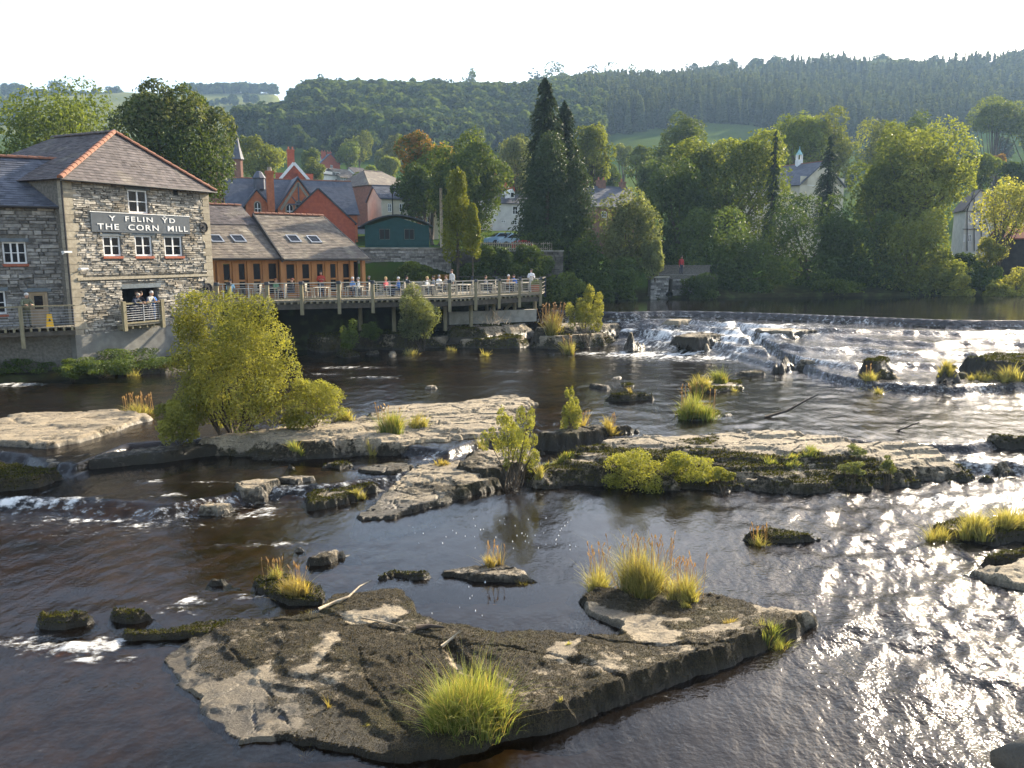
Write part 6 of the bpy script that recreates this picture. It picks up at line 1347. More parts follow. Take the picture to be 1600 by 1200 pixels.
# people in the balcony opening
zf = opn[2]
for (lb, f_, t_, ps, rz_, sh_, kw) in [('person leaning on the balcony rail in navy with pale hair', .20, -.42, 'bend', .25, (.05, .06, .09), {'hair': (.45, .40, .33)}), ('dark haired person in black behind the balcony rail', .45, -.25, 'lean', .1, (.03, .03, .035), {}), ('person in black standing in the dark opening', .62, .3, 'arms', .0, (.03, .03, .03), {}), ('grey haired man in pale shirt at the balcony rail', .74, -.38, 'lean', .2, (.40, .40, .38), {'hair': WHITEH}), ('person in bright blue jacket at the right end of the balcony', .90, -.20, 'bend', -.6, (.05, .18, .60), {'hair': (.10, .08, .06), 'trousers': (.05, .10, .22)})]:
    p = mf.world((bs0 + opn[0]) / 2 + .1 + f_ * bw_ * .9, t_, 0); person(lb, p, zf, mf.rz + rz_, ps, sh_, **kw)
p = wf.world(wf.hit(42, 490, -1.22)[0], -1.20, 0); person('white haired person in camouflage jacket leaning on the walkway rail', p, zwk, wf.rz + .25, 'lean', (.16, .17, .11), (.14, .14, .10), WHITEH)
# ------------------------------------------------------------------ weir, walls and banks
def sill(name, label, us, L, ztop, h, w, mat, off=0.0, cat='wall'):
    pts = []
    for u in us:
        k_ = (u - 800) / 1266.0; y = 55.0
        for _ in range(20): y = np.interp(k_ * y, *L) + off
        pts.append(Vector((k_ * y, y, 0)))
    o = empty(name, label, cat, (pts[0].x, pts[0].y, ztop - h)); 
    for a, b_ in zip(pts[:-1], pts[1:]):
        n_ = max(1, int((b_ - a).length / 1.4))
        for i in range(n_):
            c0_ = a.lerp(b_, i / n_ + .004); c1_ = a.lerp(b_, (i + 1) / n_ - .004); k = MB(); dz = rng.uniform(-.03, .02); k.bar(c0_ - pts[0] + Vector((0, 0, h / 2 + dz)), c1_ - pts[0] + Vector((0, 0, h / 2 + dz)), w, h); k.build('coping_stone', mat, o)
    return o
sill('weir_crest', 'long curved stone weir crest with water spilling over it', [905, 965, 1050, 1150, 1230, 1350, 1480, 1530, 1600, 1700], LA, 2.30, 1.2, .5, M['beam'], -.05, 'weir')
# concrete sill below the deck
k = MB(); a = P(700, 497, 57.5); b_ = P(836, 491, 60.5); a[2] = b_[2] = 2.3
so_ = empty('deck_sill', 'low concrete sill with a mossy edge under the deck', 'wall', (a[0], a[1], 1.6)); A_ = Vector((0, 0, .75)); B_ = Vector((b_[0] - a[0], b_[1] - a[1], .75)); k.bar(A_, B_, .5, .9); k.build('sill', M['concrete'], so_)

def stonewall(label, u0, d0, u1, d1, z0, vt, mat='stone_wing', big=90, name='garden_wall', cope=True, th=.5):
    f_ = Fr(P(u0, 395, d0), P(u1, 395, d1)); zt_ = zat(vt, (d0 + d1) / 2); t = f_.root(name, label, 'wall'); k = MB(); k.box(0, f_.W, 0, th, z0, zt_); k.build('core', M['mortar'], t)
    rubble(t, 0, f_.W, z0, zt_ - .02, [], rng, M[mat], 0, big=big, rowh=(.12, .28), ln=(.25, .9))
    if cope: k = MB(); k.box(-.05, f_.W + .05, -.12, th + .05, zt_, zt_ + .12); k.build('coping', M['concrete'], t)
    return t, f_
stonewall('grey rubble stone wall behind the deck below the teal shed', 556, 65.8, 705, 67.6, 3.5, 389, big=200)
M['stone_dark'] = pm('dark_rubble_stone', (0.12, 0.11, 0.09), (0.07, 0.065, 0.055), 5, 0.95, 0.5, tint=0.5)
stonewall('dark low stone wall below the picket fence', 708, 68.6, 880, 71.6, 3.2, 393, 'stone_dark', big=60)
stonewall('pale stone landing wall at the far water edge', 1018, 75.3, 1046, 76.0, 2.2, 434, 'stone_wing', big=60)
stonewall('shaded stone wall right of the landing', 1052, 77.0, 1098, 77.7, 2.2, 436, big=60, cope=False)
f_ = Fr(P(1030, 395, 80), P(1110, 395, 81)); t = f_.root('riverside_wall', 'low wall behind the person in red on the far bank', 'wall'); k = MB(); k.box(0, f_.W, 0, .4, 2.5, zat(416, 80)); k.build('wall', M['mortar'], t); k = MB(); k.box(-.1, f_.W + .1, -.08, .48, zat(416, 80), zat(416, 80) + .1); k.build('coping', M['mortar'], t)
pz_ = zat(428, 78.5); k = MB(); a = P(1030, 395, 77.2); b_ = P(1115, 395, 79.8); k.box(a[0], b_[0], 77.9, 79.9, pz_ - .5, pz_ - .04); tag(k.build('path', M['mortar']), kind='structure', label='riverside path on the far bank')
person('person in red jacket on the far riverside path', P(1065, 395, 78.6), pz_ - .04, .4, 'stand', (.42, .05, .05))
# outfall pipe
k = MB(); p_ = P(1046, 460, 75.6); k.tube([(0, -.25, 0), (0, .6, 0)], .28, 12, False); k.tube([(0, .6, 0), (0, -.25, 0)], .22, 12, False); o = k.build('outfall_pipe', M['iron']); o.location = (p_[0], p_[1], p_[2]); tag(o, 'small round outfall pipe in the landing wall', 'pipe')

# ------------------------------------------------------------------ the town
H = simple_house
def adopt(t, house):      # what is fixed to a house becomes its parts
    Mt = Matrix.LocRotScale(t.location, t.rotation_euler, None); Mh = Matrix.LocRotScale(house.location, house.rotation_euler, None)
    for ch in list(t.children): ch.data.transform(Mh.inverted() @ Mt); ch.parent = house
    bpy.data.objects.remove(t)
# teal shed on the terrace behind the wall
f_ = Fr(P(571, 395, 71), P(671, 395, 71.6)); W_ = f_.W; shed = f_.root('teal_shed', 'teal boarded hut with shallow black roof above the stone wall', 'shed'); zs0 = tz(*f_.world(W_ / 2, 1, 0)[:2]) - .1; zs1 = zat(354, 71); zap = zat(337, 71)
wr2 = [f_.rect(592, 357, 610, 375), f_.rect(631, 357, 648, 375)]
k = MB(); wall_holes(k, 0, W_, zs0, zs1, wr2, 0, .08); k.add([(0, 0, zs1), (W_, 0, zs1), (W_ / 2, 0, zap - .1)], [(0, 1, 2)]); k.add([(0, 0, zs0), (0, 6, zs0), (0, 6, zs1), (0, 0, zs1)], [(0, 1, 2, 3)]); k.add([(W_, 0, zs0), (W_, 6, zs0), (W_, 6, zs1), (W_, 0, zs1)], [(3, 2, 1, 0)]); k.build('wall', M['teal'], shed)
zz = zs0 + .05
while zz < zs1:
    k = MB(); e_ = zz + .19
    segs_ = [(0, W_)]
    for r in wr2:
        if r[2] - .05 < e_ and r[3] + .05 > zz: segs_ = [q_ for (a, b_) in segs_ for q_ in ((a, min(b_, r[0] - .06)), (max(a, r[1] + .06), b_)) if q_[1] > q_[0]]
    for a, b_ in segs_: k.add([(a, -.05, zz), (b_, -.05, zz), (b_, -.015, e_), (a, -.015, e_), (a, -.003, zz), (b_, -.003, zz)], [(0, 1, 2, 3), (4, 5, 1, 0)])
    k.build('board', M['teal'], shed); zz += .195
for r in wr2: window(shed, r, .0, 2, 1, .06, 'teal')
k = MB(); N_ = 10; pr_ = [(-.35 + (W_ + .7) * i / N_, zs1 - .05 + (zap - zs1 + .05) * math.sin(math.pi * i / N_) ** .85) for i in range(N_ + 1)]
for (x0, z0_), (x1, z1_) in zip(pr_[:-1], pr_[1:]): k.add([(x0, -.4, z0_), (x1, -.4, z1_), (x1, 6.3, z1_), (x0, 6.3, z0_), (x0, -.4, z0_ + .12), (x1, -.4, z1_ + .12), (x1, 6.3, z1_ + .12), (x0, 6.3, z0_ + .12)], [(3, 2, 1, 0), (4, 5, 6, 7), (0, 1, 5, 4), (3, 7, 6, 2)])
k.build('roof', M['felt'], shed)
f2_ = Fr(P(556, 395, 69.4), P(690, 395, 69.8)); t = f2_.root('terrace_railing', 'thin teal railing in front of the boarded hut', 'railing'); zg = tz(*f2_.world(3, 0, 0)[:2])
for i in range(9): k = MB(); x = i * f2_.W / 8; k.tube([(x, 0, zg - .2), (x, 0, zg + .95)], .025, 6); k.build('post', M['teal'], t)
for h_ in (.5, .95): k = MB(); k.tube([(0, 0, zg + h_), (f2_.W, 0, zg + h_)], .022, 6); k.build('rail', M['teal'], t)
# red gabled building behind the restaurant
H('red_gable_house', 'plain red rendered gable wall with black verges behind the restaurant', 444, 556, 82, 84, 348, 392, 10, (zat(296, 82) - zat(350, 82)), 'redbrick', 'felt', 'front', [], over=.15, ridge=False, slated=False)
# the school
sc_, sf, sz = H('gothic_school', 'orange brick school with gothic gables and blue slate roof', 360, 560, 98, 104, 330, 400, 9, zat(274, 98) - zat(330, 98), 'orangebrick', 'slate_blue', 'side', [], ridge='red', chim=[])
def gable(par, fr_, u0, u1, vap, ve, vb, wins, t0=-1.2, bargem='slate_blue'):
    a = fr_.hit(u0, ve, t0)[0]; b_ = fr_.hit(u1, ve, t0)[0]; zE = fr_.hit((u0 + u1) / 2, ve, t0)[1]; zA = fr_.hit((u0 + u1) / 2, vap, t0)[1]; zB = fr_.hit((u0 + u1) / 2, vb, t0)[1] - 2; m_ = (a + b_) / 2
    k = MB(); k.add([(a, t0, zB), (b_, t0, zB), (b_, t0, zE), (m_, t0, zA), (a, t0, zE)], [(0, 1, 2, 3, 4)]); k.add([(a, t0, zB), (a, .5, zB), (a, .5, zE), (a, t0, zE)], [(0, 1, 2, 3)]); k.add([(b_, t0, zB), (b_, .5, zB), (b_, .5, zE), (b_, t0, zE)], [(3, 2, 1, 0)]); g = k.build('gable', M['orangebrick'], par)
    for (x0, z0_, x1, z1_) in ((a - .3, zE - .35, m_, zA + .15), (b_ + .3, zE - .35, m_, zA + .15)):
        k = MB(); v_ = [(x0, t0 - .25, z0_), (x1, t0 - .25, z1_), (x1, 4.5, z1_), (x0, 4.5, z0_)]; k.add(v_ + [(x, y, z + .22) for x, y, z in v_], [(0, 1, 2, 3), (7, 6, 5, 4), (0, 4, 5, 1), (1, 5, 6, 2), (2, 6, 7, 3), (3, 7, 4, 0)]); k.build('gable_roof', M[bargem], g)
    for (u, va, vb_, wpx) in wins:
        s0_ = fr_.hit(u - wpx / 2, va, t0)[0]; s1_ = fr_.hit(u + wpx / 2, va, t0)[0]; z0_ = fr_.hit(u, vb_, t0)[1]; z1_ = fr_.hit(u, va, t0)[1]; c_ = (s0_ + s1_) / 2; hw = (s1_ - s0_) / 2
        def arch(hw_, zt_, n_=6):
            zs_ = zt_ - hw_ * 1.3; pts_ = [(c_ - hw_, z0_), (c_ + hw_, z0_)]
            for i in range(n_ + 1): f_ = i / n_; pts_.append((c_ + hw_ * math.cos(f_ * 1.5708) ** 1.0, zs_ + (zt_ - zs_) * math.sin(f_ * 1.5708) ** .8))
            for i in range(n_ - 1, -1, -1): f_ = i / n_; pts_.append((c_ - hw_ * math.cos(f_ * 1.5708), zs_ + (zt_ - zs_) * math.sin(f_ * 1.5708) ** .8))
            return pts_
        pt = arch(hw * 1.45, z1_ + hw * .5); k = MB(); k.add([(x, t0 - .08, z) for x, z in pt] + [(x, t0 - .005, z) for x, z in pt], [tuple(range(len(pt)))] + [(i, (i + 1) % len(pt), (i + 1) % len(pt) + len(pt), i + len(pt)) for i in range(len(pt))]); sr_ = k.build('window_surround', M['quoin'], g)
        pt = arch(hw, z1_); k = MB(); k.add([(x, t0 - .11, z) for x, z in pt], [tuple(range(len(pt)))]); k.build('window', M['glass'], sr_)
        k = MB(); k.box(c_ - .05, c_ + .05, t0 - .15, t0 - .115, z0_, z1_ - .1); k.box(c_ - hw, c_ + hw, t0 - .148, t0 - .118, (z0_ + z1_) / 2 - .04, (z0_ + z1_) / 2 + .04); k.build('window_bars', M['white'], sr_)
    return g, (a, b_, zE, zA)
g1, gg = gable(sc_, sf, 434, 500, 280, 326, 380, [(452, 320, 340, 9), (467, 315, 340, 9)])
a, b_, zE, zA = gg; m_ = (a + b_) / 2; k = MB(); k.bar((m_ - 1.3, -1.3, zE + .5), (m_ + 1.3, -1.3, zE + .5), .12, .16); k.bar((m_, -1.3, zE + .5), (m_, -1.3, zA - .5), .12, .14)
for sx in (-1, 1): k.bar((m_ + sx * .15, -1.3, zE + .55), (m_ + sx * .8, -1.3, zE + 1.4), .1, .1)
k.build('gable_truss', M['slate_blue'], g1); k = MB()
for sx, x_ in ((1, a), (-1, b_)): k.bar((x_ + sx * .35, -1.26, zE - .2), (m_, -1.26, zA - .42), .05, .3)
k.build('gable_band', M['quoin'], g1)
gable(sc_, sf, 384, 420, 298, 320, 370, [(402, 316, 336, 8)], -.8); gable(sc_, sf, 408, 426, 318, 330, 370, [(415, 324, 340, 6)], -.4)
s_, z_ = sf.hit(421, 275, -1.0); s2 = sf.hit(415.5, 275, -1)[0]; w_ = (s_ - s2); k = MB(); k.box(s_ - w_, s_ + w_, -1.6, -.6, sf.hit(421, 335, -1)[1] - 3, z_ + .3); k.box(s_ - w_ - .1, s_ + w_ + .1, -1.7, -.5, z_ + .3, z_ + .55); k.build('chimney_stack', M['orangebrick'], sc_); k = MB(); k.lathe([(.3, 0), (.22, .5)], (s_, -1.1, z_ + .55), 8); k.build('chimney_pot', M['quoin'], sc_)
s_, z_ = sf.hit(405, 283, 3); k = MB(); k.lathe([(.7, -1), (.7, .3), (.85, .35), (.35, 1.1), (.2, 1.2)], (s_, 3, z_), 8); k.build('roof_vent', M['slate_blue'], sc_)
# church turret with spire
d_ = 112; c_ = P(373, 270, d_); t = empty('church_spire', 'thin grey church spire on a brown turret', 'church', (c_[0], c_[1], 8)); zt0 = zat(248, d_); ztop = zat(206, d_); k = MB(); k.lathe([(.62, 0), (.62, zt0 - 8.0 - .1)], (0, 0, 0), 8); k.build('turret', M['brownbrick'], t); k = MB(); k.lathe([(.85, zt0 - 8.1), (.72, zt0 - 7.7), (.42, zt0 - 8 + 1.4), (.10, ztop - 8 - .4), (.06, ztop - 8)], (0, 0, 0), 8); k.build('spire', M['slate_blue'], t); k = MB(); k.bar((0, 0, ztop - 8), (0, 0, ztop - 7.1), .06); k.build('finial', M['iron'], t)
H('church_nave', 'slate roofed church nave half hidden beside the spire', 330, 366, 116, 118, 280, 340, 8, 3.2, 'brownbrick', 'slate_warm', 'front', [], ridge='red', slated=False)
red_rt = H('red_house', 'red brick house with white bargeboards and tall chimney', 436, 494, 122, 124, 288, 330, 9, zat(256, 122) - zat(288, 122), 'redbrick', 'slate_blue', 'front', [(445, 271, 454, 282), (466, 271, 475, 284)], chim=[(.45, .15, 1.0, 3.6)], ridge=False, slated=False)[0]
# white bargeboards for it
fb = Fr(P(436, 395, 121.6), P(494, 395, 123.6)); zb0 = zat(288, 122); zb1 = zat(255, 122)
k = MB(); t = fb.root('bargeboards', 'white bargeboards edging the red brick house gable', 'trim')
for sx, nm in ((0, 'left'), (1, 'right')): k = MB(); k.bar((-.4 if sx == 0 else fb.W + .4, 0, zb0 - .45), (fb.W / 2, 0, zb1 + .1), .12, .4); k.build('bargeboard', M['white'], t)
adopt(t, red_rt)
H('white_house', 'tall narrow white house with gable end in the town', 507, 536, 200, 205, 272, 298, 9, 2.0, 'whitewash', 'slate', 'side', [(519, 269, 531, 275), (524, 279, 529, 287)], chim=[(.12, .5, 1.6, 2.2)], chmat='whitewash', ridge=False)
H('grey_extension', 'grey green rendered house joined to the white house', 536, 563, 203, 207, 277, 300, 9, 2.4, 'greywall', 'slate_warm', 'side', [(537, 278, 542, 283), (552, 281, 558, 287)], ridge=False)
H('white_rear_house', 'white rendered house right of the grey extension', 560, 580, 215, 217, 272, 300, 9, 2.0, 'whitewash', 'slate', 'side', [(566, 277, 572, 284)], ridge=False)
H('brick_house', 'red brick house with many chimneys on the slope', 507, 536, 240, 243, 254, 275, 9, 2.6, 'redbrick', 'slate_blue', 'front', [(516, 258, 520, 264)], chim=[(.3, .3, 1.2, 2), (.6, .3, 1.2, 2)], ridge=False, slated=False)
H('terrace_roof', 'low grey terrace with dark slate roof behind the red gable', 515, 575, 150, 156, 313, 345, 8, zat(299, 150) - zat(313, 150), 'greywall', 'slate', 'side', [(530, 315, 537, 321), (560, 315, 566, 321)], chim=[(.75, .5, .9, 1.6)], chmat='brownbrick')
H('terrace_roof', 'stone fronted terrace below the low grey one', 523, 580, 135, 139, 328, 360, 8, zat(314, 135) - zat(328, 135), 'brownbrick', 'slate', 'side', [(535, 330, 540, 336)], chim=[(.4, .5, .9, 1.5)], chmat='brownbrick')
H('brown_house', 'tall brown brick house with hipped roof', 580, 652, 118, 124, 290, 372, 10, zat(262, 118) - zat(290, 118), 'brownbrick', 'slate_warm', 'hip', [(586, 300, 592, 312), (586, 325, 592, 337), (604, 300, 611, 310)])
H('cream_house', 'cream painted house front half behind the dark tree', 598, 686, 106, 109, 310, 385, 8, zat(288, 106) - zat(310, 106), 'cream', 'slate_blue', 'side', [(624, 318, 632, 331), (664, 339, 672, 348), (640, 318, 648, 331), (606, 318, 612, 331)], door=(650, 338, 658, 358))
dorm_rt = H('white_dormer_house', 'white house with blue slate roof and dormer between the trees', 770, 832, 128, 131, 317, 385, 9, zat(296, 128) - zat(317, 128), 'whitewash', 'slate_blue', 'side', [(801, 322, 809, 335), (800, 344, 808, 351), (783, 344, 790, 348), (812, 344, 820, 352)], chim=[(.28, .5, 1.4, 1.6), (.72, .5, 1.6, 2.2)])[0]
hd_ = Fr(P(797, 395, 127.5), P(804, 395, 127.8)); t = hd_.root('dormer', 'small white gabled dormer on the blue slate roof', 'dormer'); zd0 = zat(309, 127.6); k = MB(); w_ = hd_.W; k.add([(0, 0, zd0), (w_, 0, zd0), (w_, 0, zd0 + .7), (w_ / 2, 0, zd0 + 1.3), (0, 0, zd0 + .7)], [(0, 1, 2, 3, 4)]); k.add([(-.1, -.1, zd0 + .65), (w_ / 2, -.1, zd0 + 1.35), (w_ / 2, 3, zd0 + 1.35), (-.1, 3, zd0 + .65)], [(0, 1, 2, 3)]); k.add([(w_ + .1, -.1, zd0 + .65), (w_ / 2, -.1, zd0 + 1.35), (w_ / 2, 3, zd0 + 1.35), (w_ + .1, 3, zd0 + .65)], [(3, 2, 1, 0)]); k.add([(0, 0, zd0), (0, 2, zd0), (0, 2, zd0 + .7), (0, 0, zd0 + .7)], [(0, 1, 2, 3)]); k.add([(w_, 0, zd0), (w_, 2, zd0), (w_, 2, zd0 + .7), (w_, 0, zd0 + .7)], [(3, 2, 1, 0)]); k.build('dormer', M['white'], t); k = MB(); k.box(.15, w_ - .15, -.03, .0, zd0 + .1, zd0 + .75); k.build('dormer_pane', M['glass'], t)
adopt(t, dorm_rt)
H('cottage', 'cream cottage with orange roof behind the dark tree', 772, 800, 165, 167, 268, 300, 8, 2.2, 'cream', 'slate_warm', 'side', [(780, 270, 785, 276)], ridge='red')
H('pink_terrace', 'brownish terrace with chimneys above the white dormer house', 776, 830, 150, 153, 294, 330, 8, 2.4, 'brownbrick', 'slate_warm', 'side', [], chim=[(.2, .5, 1.2, 1.4), (.8, .5, 1.2, 1.4)], ridge=False)
H('riverside_house', 'house with grey roof and chimneys behind the silvery tree', 924, 1000, 112, 115, 322, 400, 8, 2.8, 'brownbrick', 'slate_blue', 'side', [(940, 330, 948, 340)], chim=[(.12, .5, .7, .8), (.45, .5, 1.2, .9), (.9, .5, .7, .8)], chmat='brownbrick')
chap_rt, chf, chz = H('white_chapel', 'white gabled chapel with small green cupola among the trees', 1244, 1312, 115, 119, 288, 340, 11, zat(252, 118) - zat(288, 118), 'cream', 'slate_blue', 'front', [(1262, 276, 1276, 290)], ridge='red')
c_ = chf.world(chf.W / 2, 4.6, chz + zat(252, 118) - zat(288, 118)); t = empty('cupola', 'small pale green cupola on the chapel roof', 'cupola', (c_[0], c_[1], c_[2] + .2)); k = MB(); k.box(-.42, .42, -.42, .42, -1, .6); k.build('cupola_base', M['white'], t)
for sx in (-1, 1):
    for sy in (-1, 1): k = MB(); k.box(sx * .32 - .07, sx * .32 + .07, sy * .32 - .07, sy * .32 + .07, .6, 1.3); k.build('cupola_column', M['white'], t)
CM['verdigris'] = pm('verdigris', (.30, .50, .48), (.24, .42, .42), 4, .7); k = MB(); k.lathe([(.55, 1.3), (.45, 1.45), (.25, 1.75), (.06, 2.1), (.03, 2.5)], (0, 0, 0), 8); k.build('cupola_cap', CM['verdigris'], t)
adopt(t, chap_rt)
# half timbered house at right
hx, hf, hz = H('half_timbered_house', 'white half timbered house with gable behind the trees at right', 1503, 1545, 104, 103, 325, 392, 8, zat(297, 104) - zat(325, 104), 'whitewash', 'slate', 'front', [(1513, 335, 1519, 348), (1505, 366, 1509, 378), (1512, 366, 1518, 378), (1528, 344, 1541, 355)], ridge=False, slated=False)
for (u0, v0, u1, v1) in ((1504, 330, 1544, 330), (1511, 325, 1511, 392), (1522, 310, 1522, 392), (1533, 320, 1533, 392), (1504, 358, 1544, 358), (1511, 330, 1522, 300)):
    a = hf.hit(u0, v0); b_ = hf.hit(u1, v1); k = MB(); k.bar((a[0], -.04, a[1]), (b_[0], -.04, b_[1]), .07, .2, up=(0, 1, 0.01)); k.build('timber', M['iron'], hx)
H('half_timbered_wing', 'white wing with veranda posts beside the half timbered house', 1545, 1600, 103, 101, 345, 395, 8, 2.6, 'whitewash', 'slate', 'side', [(1556, 350, 1566, 360), (1572, 350, 1582, 360)], ridge=False)
H('boathouse', 'low building with rusty red roof at the right edge', 1570, 1640, 91, 90, 372, 420, 5, 1.3, 'darkroom', 'brick_sill', 'side', [], slated=False, ridge=False)

# grey pole, lamp post
def pole(name, label, u, vt, vb, d_, r, mat, lamp=False, cat='pole'):
    p = P(u, vb, d_); zb_ = min(p[2], tz(p[0], p[1])); t = empty(name, label, cat, (p[0], p[1], zb_)); h_ = zat(vt, d_) - zb_; k = MB(); k.tube([(0, 0, 0), (0, 0, h_ * .5), (0, 0, h_)], [r, r * .9, r * .8], 8); k.build('shaft', M[mat], t, True)
    if lamp: k = MB(); k.lathe([(.08, h_), (.2, h_ + .1), (.28, h_ + .55), (.1, h_ + .75), (.02, h_ + .95)], (0, 0, 0), 6); k.build('lantern', M['iron'], t)
pole('wooden_pole', 'tall plain grey wooden pole left of the golden cypress', 690, 294, 386, 68, .14, 'deadwood'); pole('street_lamp', 'slim black street lamp with lantern before the cream house', 614, 302, 345, 100, .07, 'iron', True, 'lamp')
# cars on the terrace
def car(label, u, d_, rz_, col):
    p = P(u, 395, d_); zg = tz(p[0], p[1]); t = empty('parked_car', label, 'car', (p[0], p[1], zg), rz_, 'cars parked in the town'); k = MB()
    prof = [(-2.0, .35), (-2.05, .65), (-1.9, .85), (-1.3, .95), (-.65, 1.42), (.75, 1.45), (1.45, 1.0), (1.95, .9), (2.02, .6), (2.0, .35)]; n_ = len(prof)
    vs = [(x, sy * (.80 if z < 1.1 else .64), z) for sy in (-1, 1) for x, z in prof]; k.add(vs, [tuple(range(n_)), tuple(range(2 * n_ - 1, n_ - 1, -1))] + [(i, i + n_, (i + 1) % n_ + n_, (i + 1) % n_) for i in range(n_)]); CM.setdefault(label, pm('car_paint_%d' % u, col, col, 2, .25, spec=.6)); k.build('body', CM[label], t)
    for sy in (-1, 1): k = MB(); v_ = [(-1.15, 1.0), (-.6, 1.36), (.7, 1.38), (1.25, 1.02)]; k.add([(x, sy * (.83 if z < 1.1 else .665), z) for x, z in v_], [(0, 1, 2, 3)]); k.build('side_window', M['glass'], t)
    k = MB(); k.add([(-1.27, -.66, .99), (-1.27, .66, .99), (-.69, .58, 1.41), (-.69, -.58, 1.41)], [(0, 1, 2, 3)]); k.v = [(x - .03, y, z + .02) for x, y, z in k.v]; k.build('windscreen', M['glass'], t)
    for x in (-1.25, 1.25):
        for sy in (-1, 1): k = MB(); k.tube([(x, sy * .70, .32), (x, sy * .86, .32)], .32, 12); k.build('wheel', M['iron'], t)
car('white car parked above the brown terrace', 547, 128, .3, (.75, .76, .78)); car('pale blue car parked beside the teal hut roof', 567, 112, .2, (.30, .42, .55)); car('light blue car parked before the white dormer house, left', 786, 92, .4, (.25, .38, .50)); car('silver blue car parked before the white dormer house, right', 806, 90, .2, (.42, .52, .62)); car('dark blue car behind the two pale ones before the white house', 795, 100, .1, (.10, .20, .34))
# picket fence and flowers
f_ = Fr(P(752, 395, 72.2), P(862, 395, 73.6)); t = f_.root('picket_fence', 'low wooden picket fence on the dark wall behind the deck', 'fence'); zg = zat(391, 72.6); k = MB()
for i in range(34): x = i * f_.W / 33; k = MB(); k.box(x - .03, x + .03, -.02, .02, zg - .5, zg + .75); k.build('picket', M['deadwood'], t)
for h_ in (.15, .6): k = MB(); k.box(0, f_.W, .025, .06, zg + h_ - .04, zg + h_ + .04); k.build('rail', M['deadwood'], t)
pos = rdir(rng, 320) * np.array([1.0, .5, .45]) + np.array([0, 0, .45]); V, Q = leaf_arr(pos, rdir(rng, 320), .16, rng); CM['red_petal'] = leafmat('red_petal', (.35, .03, .03), (.62, .10, .10), .3); o = link('flower_bush', mesh_np('flower_bush', V, Q, False, {'tint': np.repeat(rng.random(320), 4)}), CM['red_petal'], None, tuple(P(815, 376, 74) * np.array([1, 1, 0]) + np.array([0, 0, zg]))); tag(o, 'bush of red flowers behind the picket fence', 'flowers')
# top of the bridge parapet close to the camera
k = MB(); pp_ = np.array([(u, v) for u, v in ((1540, 1215), (1572, 1178), (1600, 1155), (1660, 1120))]); c_ = P(1640, 1215, 2.3)
import itertools
rg = np.random.default_rng(2); nu_, nv_ = 14, 9; vs = []
for i in range(nu_):
    for j in range(nv_): an = math.pi * j / (nv_ - 1); vs.append((-.9 + 1.8 * i / (nu_ - 1) + rg.normal() * .006, .16 * math.cos(an) + rg.normal() * .004, .13 * math.sin(an) + rg.normal() * .004))
fs = [(i * nv_ + j, (i + 1) * nv_ + j, (i + 1) * nv_ + j + 1, i * nv_ + j + 1) for i in range(nu_ - 1) for j in range(nv_ - 1)]
k.add(vs, fs); k.f.append(tuple(range(nv_))); k.f.append(tuple((nu_ - 1) * nv_ + j for j in range(nv_ - 1, -1, -1)))
o = k.build('parapet_coping', M['stone_dark'], None, True); c_ = P(1628, 1240, 2.2); o.location = (c_[0] + .9 * math.cos(.5), c_[1] + .9 * math.sin(.5), c_[2]); o.rotation_euler = (0, 0, .5); tag(o, 'rounded stone coping of the bridge parapet in the lower right corner', 'parapet')
# ------------------------------------------------------------------ bushes and grass in the river
b1 = shrub('big rounded yellow green bush on the rock shelf before the mill and deck', 366, 438, 668, 204, 1.0, 'leaf_willow', 38000, 0.095, 44, stems=22, depth=0.8, lobr=(0.2, 0.33))
shrub('lower leafy bush hugging the right side of the big bush', 492, 584, 668, 100, 0.95, 'leaf_willow', 7500, 0.09, 16, stems=9)
shrub('dark low spreading bush at the left foot of the big bush', 280, 616, 690, 80, 0.8, 'leaf_willow', 7000, 0.09, 14, stems=9)
shrub('round grey green bush growing against the deck front', 656, 442, 528, 74, 1.5, 'leaf_grey', 9000, 0.13, 18, stems=10)
shrub('yellow green willow bush at the right end of the deck', 916, 447, 512, 74, 2.0, 'leaf_willow', 8000, 0.13, 18, upright=True, stems=12)
shrub('loose airy willow sapling in the middle of the river rocks', 802, 622, 738, 112, 0.5, 'leaf_willow', 5200, 0.075, 22, upright=True, stems=20, lobr=(0.14, 0.26))
shrub('low trailing yellow bush hanging over the front of the long shelf', 990, 694, 780, 105, 0.42, 'leaf_willow', 8000, 0.075, 20, stems=12, base_v=742)
shrub('small yellow bush right of the trailing bush on the long shelf', 1080, 702, 748, 96, 0.45, 'leaf_willow', 4500, 0.075, 16, stems=8, base_v=738)
shrub('slim upright sapling behind the brown pool', 893, 602, 676, 42, 0.7, 'leaf_willow', 2600, 0.08, 14, upright=True, stems=10)
shrub('ferny bush under the left half of the deck, left one', 548, 500, 545, 34, 1.2, 'fern', 1800, 0.14, 8, stems=4)
shrub('ferny bush under the left half of the deck, right one', 578, 500, 530, 36, 1.4, 'fern', 1800, 0.14, 8, stems=4)
shrub('leafy nettle clump at the foot of the mill corner', 112, 560, 590, 60, 0.8, 'fern', 2600, 0.11, 10, stems=6)
shrub('dark green weeds below the left walkway', 40, 558, 586, 90, 0.8, 'leaf_dark', 3000, 0.11, 10, stems=6)
shrub('thick dark growth on the bank between the walkway and the mill', 160, 556, 586, 100, 0.8, 'leaf_dark', 4200, 0.11, 14, stems=6)
shrub('shady bank growth at the left edge under the walkway', -10, 556, 590, 90, 0.8, 'leaf_dark', 3600, 0.11, 12, stems=6)
shrub('dark weeds along the wall foot of the mill', 210, 543, 572, 120, 0.9, 'leaf_dark', 4200, 0.11, 14, stems=6)
shrub('pale little shrub on the right part of the long shelf, front one', 1330, 716, 742, 42, 0.5, 'leaf_grey', 1300, 0.06, 8, stems=6)
